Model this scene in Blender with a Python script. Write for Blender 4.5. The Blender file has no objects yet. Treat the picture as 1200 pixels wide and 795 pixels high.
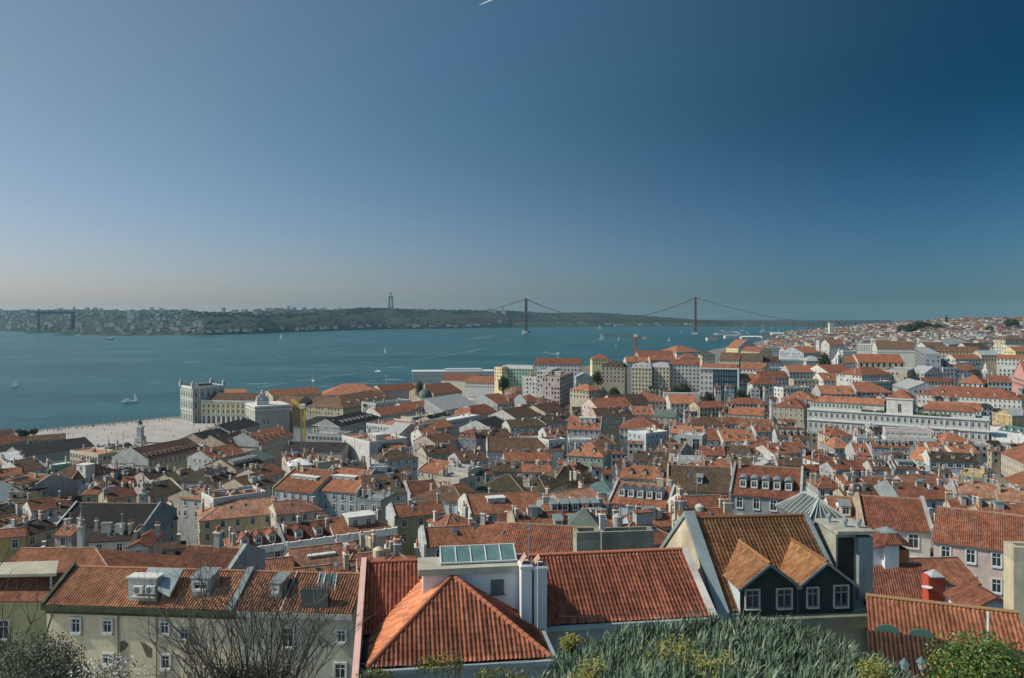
import bpy, bmesh, math, random
from mathutils import Vector, Matrix
random.seed(7)
R = math.radians
SC = bpy.context.scene
COL = SC.collection
F, HY, CX, CZ = 930.0, 368.0, 600.0, 105.0      # focal length and horizon of the photograph, height of the viewpoint

def W(px, py, d):
    return Vector(((px-CX)/F*d, d, CZ-(py-HY)/F*d))
def dep_at(py, z):
    return (CZ-z)*F/(py-HY)
def WZ(px, py, z):
    return W(px, py, dep_at(py, z))
def interp(tab, x):
    if x <= tab[0][0]: return tab[0][1]
    for (a, b), (c, d) in zip(tab, tab[1:]):
        if x <= c: return b+(d-b)*(x-a)/(c-a)
    return tab[-1][1]
def sstep(a, b, x):
    t = min(1, max(0, (x-a)/(b-a))); return t*t*(3-2*t)

# ------------------------------------------------------------------ materials
class NT:
    def __init__(s, name):
        s.m = bpy.data.materials.new(name); s.m.use_nodes = True
        s.t = s.m.node_tree; s.n = s.t.nodes
        s.b = s.n['Principled BSDF']
    def add(s, typ, **kw):
        n = s.n.new(typ)
        for k, v in kw.items():
            if k in n.inputs: n.inputs[k].default_value = v
            else: setattr(n, k, v)
        return n
    def link(s, a, b): s.t.links.new(a, b)
    def noise(s, vec, scale, detail=4, rough=.6):
        n = s.add('ShaderNodeTexNoise'); n.inputs['Scale'].default_value = scale
        n.inputs['Detail'].default_value = detail; n.inputs['Roughness'].default_value = rough
        s.link(vec, n.inputs['Vector']); return n.outputs['Fac']
    def ramp(s, fac, stops):
        n = s.add('ShaderNodeValToRGB'); e = n.color_ramp.elements
        while len(e) < len(stops): e.new(.5)
        for el, (p, c) in zip(e, stops):
            el.position = p; el.color = (c, c, c, 1) if isinstance(c, (int, float)) else (*c, 1)
        s.link(fac, n.inputs['Fac']); return n.outputs['Color']
    def mix(s, fac, a, b, mode='MIX'):
        n = s.add('ShaderNodeMix', data_type='RGBA', blend_type=mode)
        for v, i in ((fac, 0), (a, 6), (b, 7)):
            if isinstance(v, (int, float)): n.inputs[i].default_value = v
            elif isinstance(v, tuple): n.inputs[i].default_value = (*v, 1)
            else: s.link(v, n.inputs[i])
        return n.outputs[2]
    def math(s, op, a, b=0.0):
        n = s.add('ShaderNodeMath', operation=op)
        for v, i in ((a, 0), (b, 1)):
            if isinstance(v, (int, float)): n.inputs[i].default_value = v
            else: s.link(v, n.inputs[i])
        return n.outputs[0]
    def bump(s, h, strength, dist=.1):
        n = s.add('ShaderNodeBump'); n.inputs['Strength'].default_value = strength
        n.inputs['Distance'].default_value = dist
        s.link(h, n.inputs['Height']); s.link(n.outputs[0], s.b.inputs['Normal'])
    def vec(s, kind='Object', scale=None):
        o = s.add('ShaderNodeTexCoord').outputs[kind]
        if scale:
            m = s.add('ShaderNodeMapping'); m.inputs['Scale'].default_value = scale
            s.link(o, m.inputs['Vector']); o = m.outputs[0]
        return o
    def rnd(s, lo, hi):
        o = s.add('ShaderNodeObjectInfo').outputs['Random']
        return s.math('ADD', s.math('MULTIPLY', o, hi-lo), lo)
    def out(s, col, rough=.8, spec=.3, metal=0):
        if isinstance(col, tuple): s.b.inputs['Base Color'].default_value = (*col, 1)
        else: s.link(col, s.b.inputs['Base Color'])
        s.b.inputs['Roughness'].default_value = rough
        s.b.inputs['Specular IOR Level'].default_value = spec
        s.b.inputs['Metallic'].default_value = metal
        return s.m
MATS = {}
def plain(name, col, rough=.7, spec=.3, metal=0, var=.12, scale=1.5):
    if name in MATS: return MATS[name]
    t = NT(name)
    f = t.noise(t.vec(), scale, 5)
    k = t.ramp(f, [(.3, 1-var), (.7, 1+var*.5)])
    c = t.mix(1.0, col, k, 'MULTIPLY')
    MATS[name] = t.out(c, rough, spec, metal); return MATS[name]
def wallmat(name, col, dirt=.5):
    if name in MATS: return MATS[name]
    t = NT(name)
    v = t.vec()
    big = t.ramp(t.noise(v, .35, 6, .65), [(.3, 1-dirt*.7), (.62, 1.0)])
    st = t.ramp(t.noise(t.vec('Object', (1.1, 1.1, .16)), 1.0, 5, .7), [(.30, 1-dirt*.45), (.55, 1.0)])
    c = t.mix(1.0, t.mix(1.0, col, big, 'MULTIPLY'), st, 'MULTIPLY')
    hs = t.add('ShaderNodeHueSaturation'); t.link(c, hs.inputs['Color']); t.link(t.rnd(.82, 1.08), hs.inputs['Value'])
    t.bump(t.noise(v, 9, 3), .15, .05)
    MATS[name] = t.out(hs.outputs[0], .9, .15); return MATS[name]
def roofmat(name, col, tile=True, lichen=.4, period=.25, row=.38, moss=(.10, .085, .04)):
    if name in MATS: return MATS[name]
    t = NT(name)
    uv = t.vec('UV')
    a = t.ramp(t.noise(uv, .22, 6, .65), [(.3, .52), (.5, .95), (.7, 1.2)])
    b = t.ramp(t.noise(t.vec('UV', (1.1, .16, 1)), 1.0, 5, .7), [(.3, .62), (.58, 1.08)])
    c = t.mix(1.0, t.mix(1.0, col, a, 'MULTIPLY'), b, 'MULTIPLY')
    # every tile its own firing
    sx = t.add('ShaderNodeSeparateXYZ'); t.link(uv, sx.inputs[0])
    cx = t.math('FLOOR', t.math('DIVIDE', sx.outputs[0], period)); cy = t.math('FLOOR', t.math('DIVIDE', sx.outputs[1], row))
    cb = t.add('ShaderNodeCombineXYZ'); t.link(cx, cb.inputs[0]); t.link(cy, cb.inputs[1])
    wn = t.add('ShaderNodeTexWhiteNoise'); t.link(cb.outputs[0], wn.inputs['Vector'])
    c = t.mix(1.0, c, t.ramp(wn.outputs['Value'], [(0, .66), (1, 1.22)]), 'MULTIPLY')
    li = t.ramp(t.noise(uv, .9, 8, .75), [(.53, 0.0), (.68, lichen*1.2)])
    c = t.mix(li, c, moss)
    hs = t.add('ShaderNodeHueSaturation'); t.link(c, hs.inputs['Color'])
    t.link(t.rnd(.6, 1.08), hs.inputs['Value']); t.link(t.rnd(.499, .510), hs.inputs['Hue'])
    if tile:
        u = t.math('SINE', t.math('MULTIPLY', sx.outputs[0], 2*math.pi/period))
        fr = t.math('FRACT', t.math('DIVIDE', sx.outputs[1], row))
        h = t.math('SUBTRACT', u, t.math('MULTIPLY', fr, .9))
        t.bump(h, .8, .05)
    MATS[name] = t.out(hs.outputs[0], .85, .2); return MATS[name]

WALLC = dict(white=(.58, .57, .53), cream=(.52, .46, .34), beige=(.50, .44, .34), yellow=(.76, .63, .36), grey=(.42, .43, .42),
             blue=(.44, .50, .53), pink=(.62, .34, .30), rose=(.58, .47, .43), olive=(.40, .38, .20), green=(.30, .42, .32),
             moss=(.34, .36, .16), ochre=(.50, .36, .14), tan=(.45, .36, .26), bluegrey=(.29, .33, .35), lilac=(.52, .49, .52), sage=(.30, .30, .24))
ROOFC = dict(orange=(.32, .124, .078), rust=(.25, .098, .060), brown=(.14, .078, .053), dark=(.060, .044, .036), black=(.030, .030, .032),
             salmon=(.38, .185, .13), maroon=(.13, .045, .032), grey=(.30, .31, .31), green=(.10, .13, .11), bright=(.40, .150, .082),
             mossy=(.34, .17, .055), umber=(.10, .068, .048), teal=(.08, .14, .14), white=(.62, .63, .62), olive=(.085, .075, .048))
ROOFW = dict(orange='orange', rust='rust', brown='brown', dark='dark', black='black', salmon='salmon', maroon='maroon',
             grey='grey', green='green', bright='bright', mossy='mossy', umber='umber', teal='teal', white='white', olive='olive')
def wm(k): return wallmat('stucco_'+k, WALLC[k])
def rm(k, near=True):
    if k in ('grey', 'teal', 'white', 'green'): return plain('sheet_roof_'+k, ROOFC[k], .55, .4, 0, .3, .6)
    return roofmat(('tiled_roof_' if near else 'distant_tiled_roof_')+k, ROOFC[k], near)
TRIM = plain('pale_trim', (.54, .54, .51), .8, .2, 0, .25, 2.0)
GLASS = plain('dark_window_glass', (.022, .032, .038), .12, .5)
FRAME = plain('white_window_paint', (.56, .57, .56), .5, .3)
STONE = plain('weathered_stone', (.42, .41, .37), .9, .2, 0, .35, 1.2)
ZINC = plain('zinc_sheet', (.20, .235, .245), .5, .5, .1, .3, 1.0)
LEAD = plain('dark_lead', (.10, .12, .13), .5, .5, .1, .3, 1.0)
CONC = plain('stained_concrete', (.33, .33, .29), .9, .2, 0, .4, .8)
CLAY = plain('clay_pot', (.40, .16, .09), .85, .2, 0, .3, 3)
STEEL = plain('steel_paint_grey', (.30, .33, .35), .5, .4)

def leafmat(name, c0, c1, rough=.55, trans=.25, scale=1.2):
    if name in MATS: return MATS[name]
    t = NT(name)
    c = t.mix(t.ramp(t.noise(t.vec(), scale, 4), [(.3, 0.0), (.7, 1.0)]), c0, c1)
    g = t.add('ShaderNodeNewGeometry'); hs = t.add('ShaderNodeHueSaturation'); t.link(c, hs.inputs['Color'])
    t.link(t.math('ADD', t.math('MULTIPLY', g.outputs['Random Per Island'], .7 if trans < .5 else 0), .6 if trans < .5 else 1), hs.inputs['Value'])
    m = t.out(hs.outputs[0], rough, .3); t.b.inputs['Transmission Weight'].default_value = 0
    tr = t.add('ShaderNodeBsdfTranslucent'); t.link(hs.outputs[0], tr.inputs['Color']); mx = t.add('ShaderNodeMixShader'); mx.inputs[0].default_value = trans
    t.link(t.b.outputs[0], mx.inputs[1]); t.link(tr.outputs[0], mx.inputs[2]); t.link(mx.outputs[0], t.n['Material Output'].inputs['Surface'])
    MATS[name] = m; return m
# ------------------------------------------------------------------ mesh helpers
class MB:
    def __init__(s): s.v = []; s.f = []; s.mi = []; s.uv = []; s.hasuv = False
    def poly(s, pts, m=0, uv=None):
        b = len(s.v); s.v += [tuple(p) for p in pts]; s.f.append(tuple(range(b, b+len(pts)))); s.mi.append(m); s.uv.append(uv)
        if uv: s.hasuv = True
    def box(s, x0, x1, y0, y1, z0, z1, m=0, skip=''):
        p = [(x0, y0, z0), (x1, y0, z0), (x1, y1, z0), (x0, y1, z0), (x0, y0, z1), (x1, y0, z1), (x1, y1, z1), (x0, y1, z1)]
        b = len(s.v); s.v += p
        for k, f in zip('bdflru', ((0, 3, 2, 1), (4, 5, 6, 7), (0, 1, 5, 4), (3, 0, 4, 7), (1, 2, 6, 5), (2, 3, 7, 6))):
            # b bottom, d top, f front, l left, r right, u rear
            if k in skip: continue
            s.f.append(tuple(b+i for i in f)); s.mi.append(m); s.uv.append(None)
    def obox(s, c, ax, ay, az, m=0):
        """box from centre and three half-axis vectors"""
        c, ax, ay, az = Vector(c), Vector(ax), Vector(ay), Vector(az)
        b = len(s.v)
        for k in (-1, 1):
            for i, j in ((-1, -1), (1, -1), (1, 1), (-1, 1)):
                s.v.append(tuple(c+i*ax+j*ay+k*az))
        for f in ((0, 3, 2, 1), (4, 5, 6, 7), (0, 1, 5, 4), (3, 0, 4, 7), (1, 2, 6, 5), (2, 3, 7, 6)):
            s.f.append(tuple(b+i for i in f)); s.mi.append(m); s.uv.append(None)
    def bar(s, a, b, w, m=0, w2=None):
        a, b = Vector(a), Vector(b); d = (b-a)
        if d.length < 1e-6: return
        d.normalize(); up = Vector((0, 0, 1)) if abs(d.z) < .95 else Vector((0, 1, 0))
        x = d.cross(up).normalized(); y = x.cross(d).normalized()
        s.obox((a+b)/2, x*w/2, y*(w2 or w)/2, (b-a)/2, m)
    def tube(s, pts, rad, n=6, m=0, cap=True):
        pts = [Vector(p) for p in pts]
        rad = rad if isinstance(rad, (list, tuple)) else [rad]*len(pts)
        b = len(s.v)
        for i, p in enumerate(pts):
            d = (pts[min(i+1, len(pts)-1)]-pts[max(i-1, 0)]).normalized()
            up = Vector((0, 0, 1)) if abs(d.z) < .9 else Vector((1, 0, 0))
            x = d.cross(up).normalized(); y = d.cross(x)
            for k in range(n):
                a = 2*math.pi*k/n; s.v.append(tuple(p+(x*math.cos(a)+y*math.sin(a))*rad[i]))
        for i in range(len(pts)-1):
            for k in range(n):
                s.f.append((b+i*n+k, b+i*n+(k+1) % n, b+(i+1)*n+(k+1) % n, b+(i+1)*n+k)); s.mi.append(m); s.uv.append(None)
        if cap:
            s.f.append(tuple(b+k for k in range(n))[::-1]); s.mi.append(m); s.uv.append(None)
            s.f.append(tuple(b+(len(pts)-1)*n+k for k in range(n))); s.mi.append(m); s.uv.append(None)
    def lathe(s, c, prof, n=16, m=0):
        c = Vector(c); b = len(s.v)
        for r, z in prof:
            for k in range(n):
                a = 2*math.pi*k/n; s.v.append((c.x+r*math.cos(a), c.y+r*math.sin(a), c.z+z))
        for i in range(len(prof)-1):
            for k in range(n):
                s.f.append((b+i*n+k, b+i*n+(k+1) % n, b+(i+1)*n+(k+1) % n, b+(i+1)*n+k)); s.mi.append(m); s.uv.append(None)
        s.f.append(tuple(b+(len(prof)-1)*n+k for k in range(n))); s.mi.append(m); s.uv.append(None)
    def shell(s, verts, faces, th, m=0, mside=None):
        """closed sheet: faces share vertices; thickness th downward; uv in metres along and up each slope"""
        vs = [Vector(v) for v in verts]; edges = {}
        for f in faces:
            pts = [vs[i] for i in f]
            n = Vector((0, 0, 0))
            for i in range(len(pts)):
                n += pts[i].cross(pts[(i+1) % len(pts)])
            n.normalize()
            if n.z < 0: pts.reverse(); n = -n
            h = Vector((0, 0, 1)).cross(n); h = h.normalized() if h.length > 1e-4 else Vector((1, 0, 0)); g = n.cross(h)
            s.poly(pts, m, [(p.dot(h), p.dot(g)) for p in pts])
            s.poly([p-Vector((0, 0, th)) for p in reversed(pts)], m if mside is None else mside)
            for i in range(len(f)):
                k = (f[i], f[(i+1) % len(f)]); kk = tuple(sorted(k)); edges.setdefault(kk, []).append(k)
        for kk, ks in edges.items():
            if len(ks) == 1:
                a, b = vs[ks[0][0]], vs[ks[0][1]]; dz = Vector((0, 0, th))
                s.poly([a, b, b-dz, a-dz], m if mside is None else mside)
    def mesh(s, name, mats, smooth=False):
        me = bpy.data.meshes.new(name); me.from_pydata(s.v, [], s.f)
        for m in (mats if isinstance(mats, (list, tuple)) else [mats]): me.materials.append(m)
        me.polygons.foreach_set('material_index', s.mi)
        if s.hasuv:
            l = me.uv_layers.new(name='UVMap'); arr = []
            for f, uv in zip(s.f, s.uv):
                for i in range(len(f)): arr += list(uv[i]) if uv else [0.0, 0.0]
            l.data.foreach_set('uv', arr)
        if smooth: me.polygons.foreach_set('use_smooth', [True]*len(me.polygons))
        me.update(); return me
    def build(s, name, mats, parent=None, smooth=False, world=False):
        """world=True: coordinates are world ones, made local to the (unrotated) parent"""
        if world and parent:
            l = parent.location if parent.type == 'EMPTY' else PLOC[parent.name]
            s.v = [(x-l.x, y-l.y, z-l.z) for x, y, z in s.v]
        return obj(name, s.mesh(name, mats, smooth), parent)
PLOC = {}
def obj(name, me, parent=None, loc=None, rz=0):
    o = bpy.data.objects.new(name, me); COL.objects.link(o)
    if parent is not None: o.parent = parent
    if loc is not None: o.location = loc
    if rz: o.rotation_euler = (0, 0, rz)
    return o
def tag(o, label=None, cat=None, group=None, kind=None):
    if label: o['label'] = label
    if cat: o['category'] = cat
    if group: o['group'] = group
    if kind: o['kind'] = kind
    return o
def thing(name, loc, label, cat, group=None, rz=0):
    o = obj(name, None, None, Vector(loc), rz); o.empty_display_size = .5
    return tag(o, label, cat, group)
def copy_tree(o, parent=None):
    c = o.copy(); COL.objects.link(c)
    if parent is not None: c.parent = parent
    for ch in list(o.children): copy_tree(ch, c)
    return c

# ------------------------------------------------------------------ terrain
GB = [(0, 91), (24, 88), (30, 82), (40, 75), (75, 64), (120, 55), (190, 41), (260, 30), (330, 21), (430, 12), (520, 7), (570, 4.2), (9000, 4.0)]
def ground(x, y):
    g = interp(GB, y)
    u = x/max(y, 1)
    if y > 300:
        g += sstep(.2, .62, u)*min(72, max(0, (y-400)/1800*62))
        g += 26*math.exp(-((x-110)/190)**2-((y-690)/130)**2)*sstep(-.12, .05, u)
        g += 14*sstep(.28, .40, u)*math.exp(-((y-430)/160)**2)
    return g
SHORE = [(-500, 530), (0, 505), (33, 504.5), (121, 496.5), (196, 489), (260, 484), (340, 470), (420, 460), (483, 450), (580, 436), (640, 432), (700, 428),
         (790, 421), (840, 409), (900, 399), (960, 391), (1020, 386), (1700, 385)]
def build_setting():
    mb = MB(); cols = list(range(-350, 1560, 12)); NR = 110
    idx = {}
    for i, px in enumerate(cols):
        sd = dep_at(interp(SHORE, px), 4.0); u = (px-CX)/F
        for j in range(NR+2):
            if j <= NR:
                d = 6*(sd/6)**(j/NR); z = ground(u*d, d)
                if d > sd*.94: z = min(z, 4+60*(sd-d)/sd) if z > 4.0 else z
                z += .0
            else: d = sd+.5; z = -4
            idx[i, j] = len(mb.v); mb.v.append((u*d, d, z))
    for i in range(len(cols)-1):
        for j in range(NR+1):
            mb.f.append((idx[i, j], idx[i+1, j], idx[i+1, j+1], idx[i, j+1])); mb.mi.append(0); mb.uv.append(None)
    t = NT('city_paving'); v = t.vec()
    c = t.mix(t.ramp(t.noise(v, .05, 6), [(.35, 0.0), (.65, 1.0)]), (.11, .105, .095), (.20, .185, .165))
    c = t.mix(t.ramp(t.noise(v, .8, 4), [(.4, 0.0), (.7, .5)]), c, (.14, .14, .13))
    o = mb.build('ground', [t.out(c, .9, .2)]); tag(o, kind='structure')
    # river
    t = NT('river_water'); v = t.vec()
    n1 = t.noise(t.vec('Object', (.010, .030, .02)), 1.0, 6, .6)
    n2 = t.noise(t.vec('Object', (.10, .22, .1)), 1.0, 5, .65)
    h = t.math('ADD', t.math('MULTIPLY', n1, .6), t.math('MULTIPLY', n2, .5))
    t.bump(h, .35, 2.2)
    pat = t.ramp(t.noise(t.vec('Object', (.0016, .0045, .01)), 1.0, 7, .68), [(.35, 0.0), (.65, 1.0)])
    c = t.mix(pat, (.006, .048, .058), (.026, .094, .102))
    fo = t.math('MULTIPLY', t.ramp(t.noise(t.vec('Object', (.012, .024, .02)), 1.0, 7, .7), [(.58, 0.0), (.66, 1.0)]),
                t.ramp(t.noise(t.vec('Object', (.0009, .0030, .01)), 1.0, 3, .5), [(.46, 0.0), (.60, 1.0)]))
    c = t.mix(t.math('MULTIPLY', fo, .7), c, (.34, .42, .42))
    m = t.out(c, .3, .3); t.b.inputs['IOR'].default_value = 1.2
    mb = MB(); mb.poly([(-7600, 300, 0), (7600, 300, 0), (7600, 11800, 0), (-7600, 11800, 0)])
    tag(mb.build('river_water', [m]), kind='structure')
    # the riverside square
    t = NT('pale_square_paving'); v = t.vec()
    c = t.mix(t.ramp(t.noise(v, .06, 5), [(.35, 0.0), (.65, 1.0)]), (.28, .265, .25), (.36, .34, .315))
    m = t.out(c, .9, .2)
    pts = [(28, 506), (121, 498), (196, 490.6), (232, 491), (360, 490), (340, 520), (180, 545), (60, 530)]
    mb = MB(); mb.poly([WZ(px, py, 4.3) for px, py in pts])
    tag(mb.build('square_pavement', [m]), kind='structure')
    t = NT('dark_road_setts'); m = t.out(t.mix(t.ramp(t.noise(t.vec(), .3, 4), [(.3, 0.0), (.7, 1.0)]), (.30, .27, .25), (.38, .35, .32)), .9)
    for a, b, w in (((205, 497.6), (345, 503), 5), ((120, 500), (205, 493.5), 4), ((232, 497), (175, 512), 1.2), ((175, 512), (130, 530), 1.2)):
        A, B = WZ(*a, 4.31), WZ(*b, 4.31); d = (B-A).normalized(); n = Vector((-d.y, d.x, 0))*w/2
        mb = MB(); mb.poly([A-n, B-n, B+n, A+n]); tag(mb.build('square_road', [m]), kind='structure')

# ------------------------------------------------------------------ shared window / chimney / dormer meshes
_WIN = {}
def window_mesh(w, h, frame='white', arch=False):
    k = (w, h, frame, arch)
    if k in _WIN: return _WIN[k]
    mb = MB(); s = .05 if frame == 'thin' else .16
    # centred at origin on wall plane y=0, outward = -y
    mb.box(-w/2-s, -w/2, -.10, .02, -h/2-s, h/2+s, 1); mb.box(w/2, w/2+s, -.10, .02, -h/2-s, h/2+s, 1)
    mb.box(-w/2, w/2, -.10, .02, h/2, h/2+s, 1); mb.box(-w/2-s*.6, w/2+s*.6, -.18, .02, -h/2-s*1.4, -h/2, 1)
    mb.box(-w/2, w/2, -.015, .02, -h/2, h/2, 0)
    t = .07
    mb.box(-t/2, t/2, -.05, -.01, -h/2, h/2, 2); mb.box(-w/2, w/2, -.048, -.012, h*.16, h*.16+t, 2)
    mb.box(-w/2, -w/2+t, -.046, -.014, -h/2, h/2, 2); mb.box(w/2-t, w/2, -.046, -.014, -h/2, h/2, 2)
    mb.box(-w/2, w/2, -.044, -.016, -h/2, -h/2+t, 2); mb.box(-w/2, w/2, -.044, -.016, h/2-t, h/2, 2)
    _WIN[k] = mb.mesh('window', [GLASS, TRIM if frame == 'white' else STONE, plain('grey_window_paint', (.16, .18, .19), .5, .3) if frame == 'thin' else FRAME]); return _WIN[k]
_CH = {}
def chimney_mesh(v):
    if v in _CH: return _CH[v]
    w, d, h, mt, pots = [(.9, .6, 1.6, 'grey', 2), (.6, .6, 1.5, 'white', 1), (1.4, .6, 1.7, 'cream', 3), (.7, .5, 1.2, 'rose', 0), (.55, .55, 2.2, 'beige', 1), (1.9, .6, 1.4, 'cream', 4), (.8, .7, 1.8, 'grey', 2)][v]
    mb = MB(); mb.box(-w/2, w/2, -d/2, d/2, -1.6, h, 0); mb.box(-w/2-.1, w/2+.1, -d/2-.1, d/2+.1, h+.002, h+.16, 1)
    for i in range(pots):
        x = (i-(pots-1)/2)*w/max(pots, 1)
        mb.lathe((x, 0, h+.16), [(.15, 0), (.15, .45), (.19, .5), (.10, .62)], 6, 2)
    _CH[v] = mb.mesh('chimney', [wm(mt), TRIM, CLAY]); return _CH[v]
_DO = {}
def dormer_meshes(kind, wall, rc):
    """front at y=0 facing -y, sitting with its base on z=0; runs back into the roof"""
    k = (kind, wall, rc)
    if k in _DO: return _DO[k]
    mb = MB(); w, h, L = (1.5, 1.7, 3.2) if kind != 'low' else (1.3, 1.1, 2.4)
    mb.box(-w/2, w/2, 0, L, -.6, h, 0, skip='d')
    if kind in ('gable', 'low'):
        mb.poly([(-w/2, 0, h), (w/2, 0, h), (0, 0, h+.55)], 0)
        mb.shell([(-w/2-.2, -.2, h-.12), (0, -.2, h+.62), (w/2+.2, -.2, h-.12), (-w/2-.2, L, h-.12), (0, L, h+.62), (w/2+.2, L, h-.12)],
                 [(0, 1, 4, 3), (1, 2, 5, 4)], .12, 1)
    elif kind == 'arch':
        n = 8; vs = []; fs = []
        for y in (-.2, L):
            for i in range(n+1):
                a = math.pi*i/n; vs.append((-(w/2+.15)*math.cos(a), y, h-.05+.62*math.sin(a)))
        for i in range(n): fs.append((i, i+1, n+2+i, n+1+i))
        mb.shell(vs, fs, .1, 1)
        mb.poly([(-(w/2)*math.cos(math.pi*i/n), 0, h+.5*math.sin(math.pi*i/n)) for i in range(n+1)], 0)
    else:
        mb.shell([(-w/2-.15, -.25, h), (w/2+.15, -.25, h), (w/2+.15, L, h+.35), (-w/2-.15, L, h+.35)], [(0, 1, 2, 3)], .14, 1)
    me = mb.mesh('dormer', [wm(wall), ZINC if rc == 'zinc' else rm(rc)])
    _DO[k] = (me, w, h); return _DO[k]
# ------------------------------------------------------------------ houses
HOUSES = []     # dicts: root, px, py (roof centre in the photograph), words
NUMW = ['no', 'one', 'two', 'three', 'four', 'five', 'six', 'seven', 'eight', 'nine', 'ten', 'eleven', 'twelve', 'thirteen', 'fourteen']
DT = [(372, 2600), (380, 2100), (390, 1800), (400, 1350), (420, 980), (440, 780), (460, 640), (480, 560), (500, 480), (520, 405), (550, 310), (575, 245), (600, 180), (625, 150), (640, 125)]
def house(xl, yl, xr, yr, yt, D=None, roof='g', wall='white', rc='orange', dep=None, **o):
    ym = (yl+yr)/2
    if wall == 'white' and not o.get('label') and xl < 780: wall = ('white', 'cream', 'grey', 'beige', 'tan', 'white', 'rose')[int(xl*7+yl*3) % 7]
    if D is None: D = interp(DT, ym)*(1-.12*sstep(750, 960, (xl+xr)/2))
    Z = CZ-(ym-HY)*D/F
    a, b = WZ(xl, yl, Z), WZ(xr, yr, Z)
    if dep is None:
        s = o.setdefault('slope', .43)
        dep = max(5.0, 2*(ym-yt)*D/((yt-HY)+s*F))
    return house_at(a, b, Z, dep, roof, wall, rc, **o)

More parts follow.
